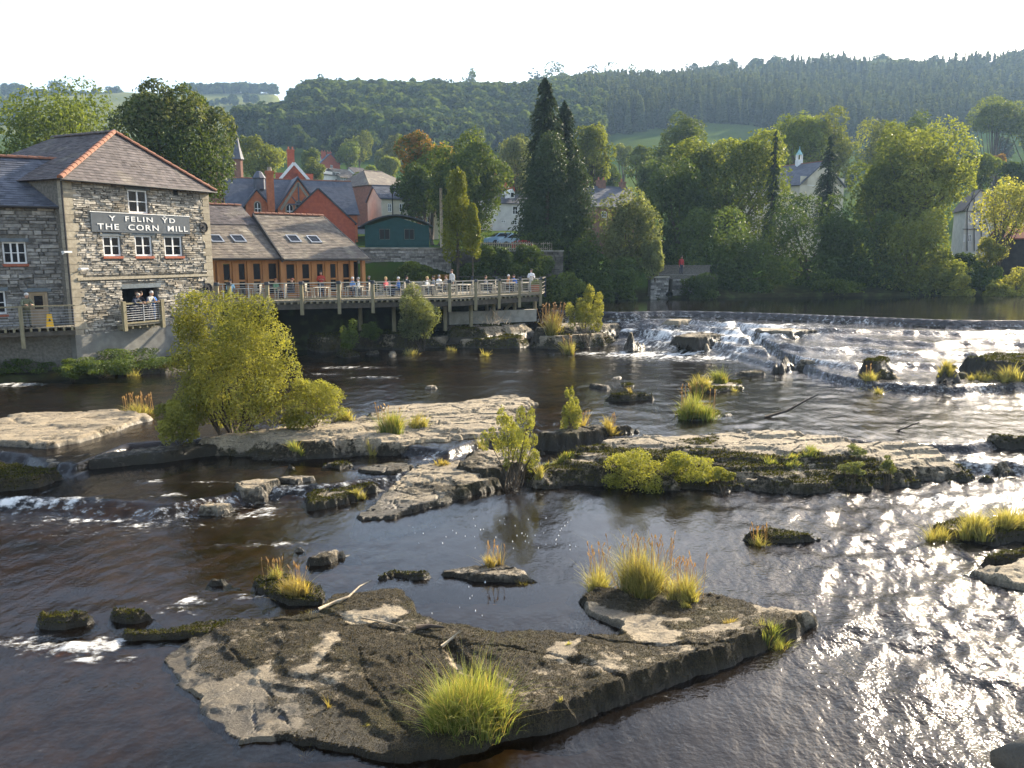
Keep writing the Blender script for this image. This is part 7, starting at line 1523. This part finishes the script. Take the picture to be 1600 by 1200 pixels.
shrub('pale little shrub on the right part of the long shelf, right one', 1388, 708, 740, 26, 0.55, 'leaf_grey', 900, 0.06, 8, stems=6)
shrub('small pale shrub on top of the long shelf', 1338, 692, 712, 34, 0.8, 'leaf_grey', 900, 0.06, 8, stems=6)
shrub('sprawling low shrub beside the small yellow bush', 1130, 728, 752, 40, 0.4, 'leaf_willow', 1300, 0.07, 8, stems=6)

GR = [
 ('large bright green grass clump at the front edge of the foreground slab', 730, 1148, 212, 96, 0.2, 5200, 'grass_green', 0),
 ('tall spike of reed grass behind the large foreground clump', 715, 1075, 26, 42, 0.3, 90, 'grass_yellow', 0),
 ('slim left clump of tall golden grass with brown seed heads on the slab', 934, 914, 46, 78, 0.15, 700, 'grass_yellow', 14),
 ('wide clump of tall golden grass with brown seed heads on the slab', 1010, 925, 112, 82, 0.2, 1900, 'grass_yellow', 44),
 ('right end of the golden grass hedge on the slab', 1072, 935, 74, 62, 0.25, 900, 'grass_yellow', 26),
 ('short yellow tuft in front of the golden grass hedge', 1068, 945, 34, 20, 0.25, 130, 'grass_yellow', 0),
 ('rounded grass clump at the right tip of the foreground slab', 1212, 996, 84, 36, 0.25, 900, 'grass_green', 0),
 ('yellow grass clump with thin seed stalks on the low spit', 772, 890, 36, 34, 0.1, 320, 'grass_straw', 8),
 ('squat olive cushion at the right end of the low spit', 822, 910, 46, 20, 0.1, 500, 'moss_tuft', 0),
 ('pale straw grass clump left of the driftwood branch', 460, 935, 64, 44, 0.1, 700, 'grass_straw', 10),
 ('small yellow tuft at the foot of the straw clump', 490, 952, 20, 30, 0.15, 160, 'grass_yellow', 0),
 ('yellow grass at the left of the straw clump with reddish stalks', 424, 906, 38, 26, 0.1, 260, 'grass_yellow', 10),
 ('green tuft on the lonely mossy rock of the shallows', 562, 772, 34, 18, 0.2, 200, 'grass_yellow', 0),
 ('upright pale grass on the long black rock', 1190, 846, 38, 36, 0.1, 360, 'grass_yellow', 12),
 ('shaggy grass islet at the right edge, left end', 1472, 842, 54, 44, 0.1, 600, 'grass_yellow', 0),
 ('shaggy grass islet at the right edge, middle', 1530, 846, 74, 46, 0.1, 800, 'grass_yellow', 0),
 ('shaggy grass islet at the right edge, cut by the frame', 1590, 836, 70, 44, 0.1, 700, 'grass_yellow', 0),
 ('big round bright green tussock in the middle river', 1090, 654, 76, 46, 0.7, 1500, 'grass_green', 12),
 ('left yellow tussock of the pair behind the round green one', 1097, 611, 40, 30, 0.7, 600, 'grass_yellow', 0),
 ('right tussock of the pair behind the round green one', 1130, 602, 38, 30, 0.7, 600, 'grass_green', 0),
 ('tiny yellow tuft right of the tussock pair', 1147, 609, 16, 16, 0.7, 110, 'grass_yellow', 0),
 ('green grass clump on the bushy shelf', 608, 674, 52, 40, 0.9, 800, 'grass_green', 8),
 ('yellow grass right of the green clump on the bushy shelf', 652, 664, 46, 24, 0.95, 420, 'grass_yellow', 0),
 ('small yellow tuft in front of the green clump on the bushy shelf', 577, 686, 22, 20, 0.9, 180, 'grass_yellow', 0),
 ('green tuft right of the leafy bush on its shelf', 535, 655, 50, 26, 0.95, 420, 'grass_yellow', 0),
 ('tuft of grass at the shelf edge below the leafy bush', 460, 694, 36, 24, 0.85, 300, 'grass_green', 0),
 ('straw coloured grass beside the slim sapling', 912, 670, 30, 32, 0.7, 360, 'grass_straw', 6),
 ('straw coloured tuft alone in the water right of the sapling', 957, 668, 30, 26, 0.9, 360, 'grass_straw', 4),
 ('straw tuft on the long mossy mid river stone', 985, 616, 14, 12, 0.85, 90, 'grass_straw', 0),
 ('yellow tussock above the lower fall, nearer the cascade', 1361, 572, 28, 26, 1.7, 420, 'grass_yellow', 4),
 ('round tussock standing alone above the lower fall', 1483, 577, 26, 26, 1.65, 420, 'grass_yellow', 0),
 ('long grass islet at the right edge above the lower fall, left half', 1540, 569, 56, 24, 1.75, 500, 'grass_yellow', 0),
 ('long grass islet at the right edge above the lower fall, right half', 1590, 572, 56, 34, 1.75, 600, 'grass_yellow', 0),
 ('yellow tuft on the dark ledge of the lower fall', 1376, 596, 26, 20, 1.2, 220, 'grass_yellow', 0),
 ('small tuft left on the dark ledge of the lower fall', 1348, 590, 14, 14, 1.2, 90, 'grass_yellow', 0),
 ('tall tawny grass clump at the corner of the deck', 861, 512, 38, 42, 2.0, 600, 'grass_yellow', 26),
 ('small grass clump below the corner of the deck', 890, 528, 22, 30, 1.7, 320, 'grass_yellow', 8),
 ('grass tuft on the lower terrace below the deck', 705, 527, 22, 14, 1.5, 120, 'grass_yellow', 0),
 ('grass tuft at the right end of the lower terrace', 757, 540, 18, 22, 1.3, 140, 'grass_yellow', 0),
 ('bright moss and grass under the deck bush', 645, 535, 60, 16, 1.4, 320, 'grass_yellow', 0),
 ('yellow tuft under the front of the long shelf', 845, 748, 26, 20, 0.3, 190, 'grass_yellow', 0),
 ('mat of yellow grass on the ragged ledge', 685, 726, 50, 14, 0.4, 260, 'grass_straw', 0),
 ('green turf on the left top of the long shelf', 990, 675, 80, 8, 0.98, 420, 'grass_yellow', 0),
 ('turf along the left front of the long shelf', 880, 708, 90, 14, 0.8, 500, 'grass_green', 0),
 ('turf on the stepped front of the long shelf', 1230, 728, 80, 14, 0.5, 450, 'grass_green', 0),
 ('turf on the stepped front beside the front shrub', 1270, 712, 70, 14, 0.7, 400, 'grass_green', 0),
 ('tawny grass and seed heads left of the big bush', 212, 642, 52, 34, 0.8, 600, 'grass_yellow', 26),
 ('bright tuft on the bank rock at the foot of the mill', 205, 580, 36, 18, 0.9, 240, 'grass_yellow', 0),
 ('yellow tuft at the lower left corner of the slab', 478, 1166, 34, 26, 0.1, 240, 'grass_yellow', 0),
 ('small dry sprig on the mossy part of the slab', 511, 1088, 12, 22, 0.3, 50, 'grass_straw', 0),
 ('tiny yellow sprig near the cliff edge of the slab', 875, 1094, 14, 14, 0.4, 70, 'grass_yellow', 0),
 ('tiny sprig between the dry sprig and the large clump', 570, 1116, 16, 14, 0.3, 50, 'grass_yellow', 0),
 ('olive tuft on the pale patch in the middle of the slab', 888, 1004, 14, 10, 0.4, 90, 'grass_yellow', 0),
 ('yellow tuft low at the front of the long shelf', 1328, 766, 22, 14, 0.2, 120, 'grass_yellow', 0),
 ('dry tuft near the pool end of the slab', 1140, 975, 30, 14, 0.25, 120, 'grass_straw', 0),
 ('thin yellow tuft at the base of the willow sapling', 745, 690, 40, 20, 0.6, 200, 'grass_yellow', 0)]
for (lb, u, v, w, h, zb, n, mt, sdn) in GR: grass(lb, u, v, w, h, zb, n, mt, sdn)

# driftwood
def stick(label, pts, r, mat='deadwood', twigs=(), name='driftwood_branch'):
    W_ = [Vector(p) for p in pts]; t0 = W_[0]; mb = MB(); n = len(W_); mb.tube([p - t0 for p in W_], [r * (1 - 0.7 * i / (n - 1)) for i in range(n)], 6)
    for a, bb, rr in twigs: mb.tube([Vector(a) - t0, Vector(bb) - t0], [rr, rr * .4], 5)
    o = link(name, mb.mesh(name, True), M[mat]); o.location = t0; tag(o, label, 'driftwood'); return o
def Gt(u, v, up=0.04, zg=0.3): p = G(u, v, zg); p = G(u, v, top_at(p[0], p[1]) + up); return p
stick('pale forked driftwood branch lying across the far edge of the slab', [Gt(498, 952), Gt(530, 938, .06), Gt(545, 932, .08), Gt(562, 916, .12), Gt(580, 907, .12)], 0.035, twigs=[(Gt(530, 938, .06), Gt(505, 948, .10), .02)])
stick('short bleached stick in the crack of the slab', [Gt(690, 1010, .03), Gt(705, 998, .10), Gt(720, 985, .18)], 0.03)
stick('grey log lying on the slab beside the short stick', [Gt(650, 981), Gt(672, 978, .06), Gt(694, 980)], 0.06, 'darkwood', name='driftwood_log')
stick('thin pale stick lying left along the slab', [Gt(565, 965), Gt(600, 972, .04), Gt(640, 982)], 0.018)
stick('long dark branch sticking out of the river behind the long shelf', [G(1195, 652, .62), P(1230, 642, G(1195, 652, .62)[1]), P(1262, 624, G(1195, 652, .62)[1] + .4), P(1278, 617, G(1195, 652, .62)[1] + .6)], 0.06, 'darkwood')
stick('dark branch lying on top of the long shelf', [Gt(1358, 676, .05, 1.0), Gt(1395, 676, .06, 1.0), Gt(1415, 668, .12, 1.0), Gt(1436, 660, .25, 1.0)], 0.05, 'darkwood')
stick('small dark snag poking out of the calm blue water', [G(657, 819, -.02), P(668, 820, G(657, 819, 0)[1]), P(672, 828, G(657, 819, 0)[1] - .1)], 0.02, 'darkwood')
rngs = np.random.default_rng(3); tw = []
c0 = G(772, 506, 2.1)
for i in range(26):
    a = Vector(c0) + Vector((rngs.normal() * .5, rngs.normal() * .3, 0)); tw.append((a, a + Vector((rngs.normal() * .5, rngs.normal() * .3, rngs.uniform(.3, 1.1))), 0.025))
stick('tangle of dead grey brushwood on the rock under the deck', [c0, c0 + np.array([.5, .1, .3]), c0 + np.array([1.2, .1, .2])], 0.05, 'deadwood', tw, 'brushwood')

# ------------------------------------------------------------------ trees of the banks and the town
B = broadleaf
B('broadleaf_tree', 'tall olive green tree behind the wing of the mill at the left edge', 95, 136, 330, 220, 82, 'leaf_mid', 15000, 0.34, 30)
B('broadleaf_tree', 'dense dark tree with pointed top right behind the mill roof', 282, 132, 335, 160, 72, 'leaf_dark', 15000, 0.32, 28, mat2='leaf_grey')
B('broadleaf_tree', 'sunlit rounded tree behind the little church spire', 402, 209, 290, 84, 150, 'leaf_pale', 6000, 0.45, 16)
B('broadleaf_tree', 'dark low tree left of the sunlit one behind the spire', 350, 200, 290, 70, 160, 'leaf_mid', 4500, 0.45, 14)
B('broadleaf_tree', 'small round tree right of the red house chimney', 484, 229, 285, 34, 200, 'leaf_mid', 2500, 0.5, 10)
B('broadleaf_tree', 'yellowish tree above the white house in the town', 562, 207, 262, 46, 250, 'leaf_pale', 3200, 0.6, 12)
B('broadleaf_tree', 'dark tree beside the yellowish one above the white house', 542, 216, 262, 40, 240, 'leaf_mid', 2600, 0.6, 12)
B('broadleaf_tree', 'small distant tree above the red brick house', 527, 213, 244, 24, 290, 'leaf_mid', 1600, 0.6, 8)
B('broadleaf_tree', 'slender pale tree right of the yellowish one', 596, 226, 275, 30, 240, 'leaf_pale', 2000, 0.6, 10)
B('broadleaf_tree', 'greenish bush row tree left of the white house', 490, 250, 300, 40, 170, 'leaf_pale', 2500, 0.5, 10)
B('broadleaf_tree', 'tall loose tree left of the orange topped tree', 612, 208, 262, 34, 220, 'leaf_grey', 2200, 0.55, 10)
B('broadleaf_tree', 'yellow bushy tree under the loose tall tree', 607, 238, 285, 44, 200, 'leaf_pale', 2600, 0.55, 10)
B('broadleaf_tree', 'small tree on the slope behind the town roofs', 572, 262, 300, 40, 180, 'leaf_mid', 2400, 0.5, 10)
B('broadleaf_tree', 'large tree turning orange at its top behind the brown building', 672, 205, 345, 104, 108, 'leaf_mid', 10000, 0.40, 22, mat2='leaf_autumn')
B('broadleaf_tree', 'large dark green tree right of the orange topped tree', 728, 211, 394, 122, 95, 'leaf_dark', 13000, 0.36, 22, mat2='leaf_mid', base=(-8.5, 95))
B('broadleaf_tree', 'low dark left limb tree hanging over the cream building', 650, 262, 345, 70, 100, 'leaf_dark', 5500, 0.36, 14, base=(-9.6, 98))
conifer('cypress_tree', 'tall golden green cypress beside the grey pole', 714, 262, 415, 52, 66, 'leaf_cypress', 9000, 0.24, col=True)
conifer('cypress_tree', 'short golden green cypress against the tall one', 738, 318, 405, 30, 65, 'leaf_cypress', 4500, 0.22, col=True)
B('broadleaf_tree', 'grey green tree left of the tall conifers', 805, 208, 300, 66, 135, 'leaf_grey', 4500, 0.45, 14)
B('broadleaf_tree', 'smaller tree behind the white house with dormer', 770, 240, 310, 50, 150, 'leaf_mid', 3200, 0.45, 12)
B('broadleaf_tree', 'round sunlit tree right of the tall conifers', 926, 188, 300, 66, 122, 'leaf_pale', 6500, 0.42, 18)
B('broadleaf_tree', 'pale small round tree at the green field', 973, 224, 262, 32, 210, 'leaf_pale', 2200, 0.5, 10)
B('broadleaf_tree', 'bushy hedge tree right of the green field', 1000, 232, 290, 50, 170, 'leaf_mid', 3200, 0.5, 12)
B('broadleaf_tree', 'hedge tree left of the green field', 948, 262, 320, 50, 150, 'leaf_dark', 3200, 0.45, 12)
conifer('conifer_tree', 'tallest shaggy conifer with thin pointed top', 853, 120, 470, 150, 80, 'needle', 30000, 0.40, 0.9, 0.62, 0.12)
conifer('conifer_tree', 'second shaggy conifer close behind the tallest one', 882, 158, 470, 140, 82.5, 'needle', 24000, 0.40, 0.9, 0.62, 0.12)
conifer('cypress_tree', 'dense dark cypress standing before the tall conifers', 856, 205, 462, 100, 76.5, 'needle', 17000, 0.28, col=True)
conifer('cypress_tree', 'dense dark cypress right of the other before the conifers', 900, 250, 464, 84, 78, 'needle', 13000, 0.28, col=True)
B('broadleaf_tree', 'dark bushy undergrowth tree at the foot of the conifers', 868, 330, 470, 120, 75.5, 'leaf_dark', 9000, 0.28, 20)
B('broadleaf_tree', 'silvery sunlit tree on the bank right of the conifers', 985, 298, 452, 96, 77, 'leaf_grey', 11000, 0.26, 26)
B('broadleaf_tree', 'small bright lobe of a bush right of the silvery tree', 1020, 372, 440, 44, 75.5, 'leaf_grey', 3500, 0.22, 10)
B('broadleaf_tree', 'dark shrubby bank tree below the silvery tree', 955, 400, 474, 90, 75, 'leaf_dark', 6000, 0.26, 14)
B('broadleaf_tree', 'hazy round tree in front of the conifer hill', 1062, 186, 300, 94, 150, 'leaf_mid', 7000, 0.5, 18)
B('broadleaf_tree', 'smaller hazy tree left of the round one below the hill', 1022, 240, 330, 60, 130, 'leaf_dark', 4000, 0.45, 12)
B('broadleaf_tree', 'very large dark tree with sunlight coloured into its crown top right of centre', 1140, 196, 395, 178, 100, 'leaf_mid', 17000, 0.38, 34, mat2='leaf_pale')  # paler tip leaves put sunlight into the colour of the crown top
B('broadleaf_tree', 'broad dark tree left under the sunlit crowned one', 1062, 255, 430, 100, 92, 'leaf_dark', 9000, 0.36, 20)
conifer('conifer_tree', 'narrow dark conifer right of the sunlit crown', 1213, 200, 400, 34, 96, 'needle', 5000, 0.36, 0.7, 0.6)
B('broadleaf_tree', 'spreading tree crown behind the white chapel, left part', 1238, 172, 310, 104, 142, 'leaf_mid', 7500, 0.5, 20)
B('broadleaf_tree', 'spreading tree crown behind the white chapel, right part', 1294, 167, 300, 84, 145, 'leaf_pale', 6500, 0.5, 18)
conifer('conifer_tree', 'broad brownish fir right of the white chapel', 1298, 212, 370, 62, 104, 'needle', 7000, 0.38, 0.6, 0.7)
B('broadleaf_tree', 'hazy rounded tree above the big right tree, left one', 1385, 177, 290, 80, 155, 'leaf_pale', 5500, 0.5, 16)
B('broadleaf_tree', 'hazy rounded tree above the big right tree, right one', 1430, 174, 280, 84, 165, 'leaf_mid', 5500, 0.5, 16)
B('broadleaf_tree', 'huge sunlit tree on the right with bright crown edge', 1428, 190, 400, 146, 94, 'leaf_pale', 17000, 0.36, 34)
B('broadleaf_tree', 'dark tree leaning into the huge sunlit one from the left', 1375, 240, 400, 100, 96, 'leaf_mid', 9500, 0.36, 20)
B('broadleaf_tree', 'shadowed bank tree under the sunlit crowned tree', 1120, 330, 466, 140, 86, 'leaf_dark', 9500, 0.32, 20)
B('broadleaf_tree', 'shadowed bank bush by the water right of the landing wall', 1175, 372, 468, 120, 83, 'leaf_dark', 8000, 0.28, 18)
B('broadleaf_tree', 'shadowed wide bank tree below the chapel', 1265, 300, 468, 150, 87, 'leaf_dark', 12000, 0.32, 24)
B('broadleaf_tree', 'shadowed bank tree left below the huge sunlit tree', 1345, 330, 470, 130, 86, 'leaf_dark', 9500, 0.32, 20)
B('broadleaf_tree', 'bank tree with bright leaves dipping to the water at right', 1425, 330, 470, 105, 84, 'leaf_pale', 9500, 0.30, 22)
B('broadleaf_tree', 'low bright bush at the waterline below the half timbered house', 1476, 395, 468, 60, 83, 'leaf_pale', 4500, 0.26, 12)
B('broadleaf_tree', 'thin yellowing tree with bare leaning trunk at the right edge', 1574, 268, 385, 84, 86, 'leaf_willow', 4200, 0.28, 24, base=(51.5, 86), trunk=0.22)
B('broadleaf_tree', 'yellow lower bough tree beside the leaning trunk', 1545, 370, 425, 50, 85.5, 'leaf_willow', 2500, 0.26, 10, base=(51.0, 86.5))
B('broadleaf_tree', 'dark thorn tree on the slope at the right edge, upper one', 1560, 152, 218, 92, 210, 'leaf_mid', 5500, 0.6, 16)
B('broadleaf_tree', 'dark thorn tree at the right edge beyond the frame', 1620, 160, 225, 90, 205, 'leaf_mid', 4500, 0.6, 14)
B('broadleaf_tree', 'small pale tree above the half timbered house', 1530, 235, 300, 60, 130, 'leaf_mid', 4000, 0.45, 12)
B('broadleaf_tree', 'dark bush at the right edge above the red roof', 1592, 245, 300, 60, 130, 'leaf_dark', 4000, 0.45, 12)
B('broadleaf_tree', 'rusty small bush below the green field at right', 1562, 240, 262, 26, 150, 'leaf_autumn', 1300, 0.4, 8)
B('broadleaf_tree', 'shadowy tree filling the gap behind the bank at right', 1500, 385, 450, 50, 92, 'leaf_dark', 3500, 0.34, 12)
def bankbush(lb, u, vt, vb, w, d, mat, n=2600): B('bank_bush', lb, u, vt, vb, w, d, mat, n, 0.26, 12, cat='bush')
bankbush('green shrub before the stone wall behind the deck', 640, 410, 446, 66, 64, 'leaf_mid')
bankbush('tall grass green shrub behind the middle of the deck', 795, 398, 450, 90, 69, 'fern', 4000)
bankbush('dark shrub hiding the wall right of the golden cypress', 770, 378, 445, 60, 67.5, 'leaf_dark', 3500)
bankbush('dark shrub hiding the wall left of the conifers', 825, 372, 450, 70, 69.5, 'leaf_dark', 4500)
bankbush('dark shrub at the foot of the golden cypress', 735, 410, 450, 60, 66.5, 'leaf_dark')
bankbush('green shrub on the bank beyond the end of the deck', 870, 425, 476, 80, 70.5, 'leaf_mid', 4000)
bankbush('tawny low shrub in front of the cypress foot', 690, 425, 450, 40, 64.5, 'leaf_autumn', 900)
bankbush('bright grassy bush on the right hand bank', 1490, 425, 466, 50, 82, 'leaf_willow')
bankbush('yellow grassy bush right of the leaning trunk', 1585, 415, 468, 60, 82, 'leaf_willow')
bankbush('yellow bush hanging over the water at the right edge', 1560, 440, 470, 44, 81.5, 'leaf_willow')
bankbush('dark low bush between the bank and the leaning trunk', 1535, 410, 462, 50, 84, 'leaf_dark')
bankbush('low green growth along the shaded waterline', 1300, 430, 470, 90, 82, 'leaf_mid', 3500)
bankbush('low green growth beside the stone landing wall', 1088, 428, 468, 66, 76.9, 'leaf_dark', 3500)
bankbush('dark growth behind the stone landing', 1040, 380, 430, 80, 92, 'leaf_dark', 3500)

# trees that stand out against the sky
sk = [(95, 120, 152, 36, 850, 'isolated tree tallest on the left skyline'), (62, 138, 156, 40, 840, 'low tree clump left of the isolated tree on the left skyline'), (150, 139, 156, 24, 880, 'small round tree right of the isolated one on the left skyline'), (180, 134, 152, 28, 890, 'rightmost round tree on the left skyline'), (130, 142, 156, 20, 880, 'flat tree between the isolated and the round one on the skyline'),
 (498, 121, 140, 18, 545, 'tree at the left shoulder of the wooded hill'), (540, 124, 145, 30, 550, 'crown on the wooded hill right of its shoulder'), (600, 122, 145, 40, 552, 'broad crown on the middle of the wooded ridge'), (672, 123, 148, 34, 552, 'airy crown on the wooded ridge before the notch'), (716, 120, 148, 46, 552, 'wide crown left of the pointed one on the wooded ridge'), (737, 110, 145, 22, 552, 'pointed tall tree on the wooded ridge'), (757, 125, 148, 20, 552, 'small tree right of the pointed one on the wooded ridge'),
 (838, 108, 136, 28, 560, 'dark tree left of the tallest conifer top on the skyline'), (870, 94, 136, 36, 575, 'tall airy tree behind the tallest conifer top'), (892, 112, 136, 24, 580, 'low dark tree right of the airy skyline tree'), (920, 105, 150, 44, 590, 'pale broad skyline tree right of the conifer tops'), (955, 103, 150, 48, 600, 'broad sunlit skyline tree, next to the pale broad one'), (998, 102, 135, 36, 640, 'separate bushy tree standing alone on the saddle of the skyline'), (1035, 112, 135, 34, 650, 'low tree right of the saddle on the skyline'),
 (1082, 100, 122, 22, 670, 'small tree where the conifer hill starts to rise'), (1110, 96, 116, 26, 675, 'low tree on the rising conifer hill'), (1142, 87, 106, 20, 678, 'tree left of the grass gap on the highest skyline'), (1176, 87, 106, 20, 678, 'twin of the small tree left of the grass gap'), (1221, 86, 114, 36, 672, 'full tree at the left end of the grass gap'), (1288, 85, 104, 44, 680, 'ragged tree group at the right end of the grass gap'), (1320, 86, 104, 26, 680, 'tree next right of the ragged group on the skyline'), (1375, 85, 108, 28, 678, 'airy tree on the right skyline'), (1380, 99, 120, 32, 660, 'tree below the airy one on the right skyline'), (1412, 91, 110, 20, 678, 'small round tree right of the airy skyline tree'), (1433, 93, 120, 32, 668, 'tree standing forward of the pale meadow on the right ridge'), (1458, 85, 104, 24, 680, 'upright oval tree on the right skyline'), (1490, 90, 116, 34, 672, 'dark tree in front of the right hilltop meadow'), (1345, 94, 112, 26, 672, 'low tree among the right skyline trees')]
for (u, vt, vb, w, d, lb) in sk:
    x_ = (u - 800) / 1266.0 * d; vg = 395 - (tz(x_, d) - CAMZ) * F / d * 0.985; dv_ = max(0, vg - 3 - vb); vb = vb + dv_; w = w * (1 + 0.35 * min(1, dv_ / 20))
    B('skyline_tree', lb, u, vt, vb, w, d, 'leaf_wood', 900, 2.0 if d < 700 else 2.6, 10, group='trees along the skyline')

# ------------------------------------------------------------------ woods on the hills: far masses, instanced
def proto(name, kind, seed):
    rng = np.random.default_rng(seed)
    if kind == 'leaf':
        L = crown_lobes(rng, (0, 0, 6.0), 4.2, 4.2, 4.6, 9, (0.3, 0.48)); pos, out_, tint = lobes_leaves(rng, L, 420, 1.6); V, Q = leaf_arr(pos, out_, 1.6, rng, 0.8)
        mt = M['leaf_wood']
    else:
        n = 380; f = rng.random(n) ** 0.65; a = rng.uniform(0, 6.283, n); r = 2.2 * f * rng.uniform(0.7, 1.05, n) + .08
        pos = np.stack([np.cos(a) * r, np.sin(a) * r, 15 * (1 - f) + 0.8 - 0.3 * r], -1); out_ = np.stack([np.cos(a), np.sin(a), 0.7 + 0 * a], -1); tint = np.clip(rng.random(n) * .35 + .75 * (1 - f), 0, 1)  # tint rises to the top: sunlit tips painted into the needle colour
        V, Q = leaf_arr(pos, out_, 1.5, rng, 0.6); mt = M['needle_wood']
    me = mesh_np(name, V, Q, False, {'tint': np.repeat(tint, 4)}); me.materials.append(mt); return bpy.data.objects.new(name, me)
def wood(name, label, pts, kind, seed, sc=(0.8, 1.3)):
    rng = np.random.default_rng(seed); pts = np.array(pts)
    col = bpy.data.collections.new(name + '_sources')
    for i in range(5): col.objects.link(proto('%s_source' % kind, kind, seed * 10 + i))
    me = bpy.data.meshes.new(name); me.vertices.add(len(pts)); me.vertices.foreach_set('co', pts.astype(np.float32).ravel())
    for k, a in (('scl', rng.uniform(*sc, len(pts))), ('rot', rng.uniform(0, 6.283, len(pts)))):
        at = me.attributes.new(k, 'FLOAT', 'POINT'); at.data.foreach_set('value', a.astype(np.float32))
    o = bpy.data.objects.new(name, me); COL.objects.link(o); tag(o, label, 'woodland', kind='stuff')
    ng = bpy.data.node_groups.new(name, 'GeometryNodeTree'); ng.interface.new_socket('Geometry', in_out='INPUT', socket_type='NodeSocketGeometry'); ng.interface.new_socket('Geometry', in_out='OUTPUT', socket_type='NodeSocketGeometry')
    N = ng.nodes; Lk = ng.links; gi = N.new('NodeGroupInput'); go = N.new('NodeGroupOutput'); ip = N.new('GeometryNodeInstanceOnPoints'); ci = N.new('GeometryNodeCollectionInfo')
    ci.inputs[0].default_value = col; ci.inputs['Separate Children'].default_value = True; ci.inputs['Reset Children'].default_value = True
    mtp = N.new('GeometryNodeMeshToPoints'); Lk.new(gi.outputs[0], mtp.inputs[0]); Lk.new(mtp.outputs[0], ip.inputs['Points']); Lk.new(ci.outputs[0], ip.inputs['Instance']); ip.inputs['Pick Instance'].default_value = True
    a1 = N.new('GeometryNodeInputNamedAttribute'); a1.data_type = 'FLOAT'; a1.inputs[0].default_value = 'scl'; Lk.new(a1.outputs[0], ip.inputs['Scale'])
    a2 = N.new('GeometryNodeInputNamedAttribute'); a2.data_type = 'FLOAT'; a2.inputs[0].default_value = 'rot'; cx = N.new('ShaderNodeCombineXYZ'); Lk.new(a2.outputs[0], cx.inputs[2]); Lk.new(cx.outputs[0], ip.inputs['Rotation'])
    Lk.new(ip.outputs[0], go.inputs[0]); md = o.modifiers.new('instances', 'NODES'); md.node_group = ng; return o
def scatter(n, seed, test, ulo, uhi, dlo, dhi):
    rng = np.random.default_rng(seed); u = rng.uniform(ulo, uhi, n); d = np.sqrt(rng.uniform(dlo ** 2, dhi ** 2, n)); x = (u - 800) / 1266 * d
    ok = test(u, d, x); u, d, x = u[ok], d[ok], x[ok]; return np.stack([x, d, terrain(x, d) - 0.3], -1)
edge_ = lambda u: 0
dec = scatter(3600, 1, lambda u, d, x: (d > 330 + 25 * np.sin(u / 60)) & ~((u < 470) & (d > 520 - (470 - u))) & ~((u > 930) & (u < 1035) & (d < 375)), 380, 935, 320, 575)
wood('deciduous_wood', 'dense blue green broadleaf wood covering the middle hillside', dec, 'leaf', 1, (0.8, 1.5))
con = scatter(7500, 2, lambda u, d, x: (d < 600 + 18 * np.sin(u / 47)) & (d > 395 + 20 * np.sin(u / 80)) & ~((u > 1220) & (u < 1300) & (d > 632)) & ~((u > 1450) & (d > 628)) , 900, 1750, 380, 660)
wood('conifer_wood', 'dense conifer plantation covering the right hillside', con, 'conifer', 2, (0.55, 1.15))
hed = np.concatenate([scatter(260, 3, lambda u, d, x: (d > 868), 300, 445, 865, 895), scatter(160, 4, lambda u, d, x: np.abs(d - 700 - u * .2) < 12, 230, 420, 660, 820), scatter(420, 5, lambda u, d, x: u < 60, -200, 60, 700, 860), scatter(260, 6, lambda u, d, x: (np.abs(d - 310 - .08 * u) < 8), 380, 900, 300, 400), scatter(300, 8, lambda u, d, x: (fbm(x / 25, d / 25, 2, 77) > 0.25), 250, 900, 230, 330), scatter(300, 9, lambda u, d, x: (fbm(x / 25, d / 25, 2, 78) > 0.2), 1010, 1700, 220, 400), scatter(900, 11, lambda u, d, x: (d > 590) & (fbm(x / 40, d / 30, 3, 79) > -0.05) & ~((u > 1220) & (u < 1300) & (d > 632)) & ~((u > 1450) & (u < 1540) & (d > 628)), 890, 1750, 585, 668), scatter(240, 10, lambda u, d, x: u > 1540, 1540, 1760, 640, 690)])
wood('hedgerow_trees', 'scattered hedgerow trees on the far fields', hed, 'leaf', 3, (0.5, 1.1))
# ------------------------------------------------------------------ haze over the valley
hb = MB(); hb.box(-1400, 1400, -40, 2200, -4.5, 215); hz_ = hb.build('haze', None); 
m = bpy.data.materials.new('haze'); m.use_nodes = True; nt = m.node_tree; nt.nodes.clear(); vo = nt.nodes.new('ShaderNodeVolumePrincipled'); ou = nt.nodes.new('ShaderNodeOutputMaterial')
vo.inputs['Color'].default_value = (0.45, 0.68, 1.0, 1); vo.inputs['Density'].default_value = 0.0002; vo.inputs['Anisotropy'].default_value = 0.25
nt.links.new(vo.outputs[0], ou.inputs['Volume']); hz_.data.materials.append(m); tag(hz_, kind='stuff', label='pale blue haze in the valley air', cat='haze'); hz_.display_type = 'WIRE'
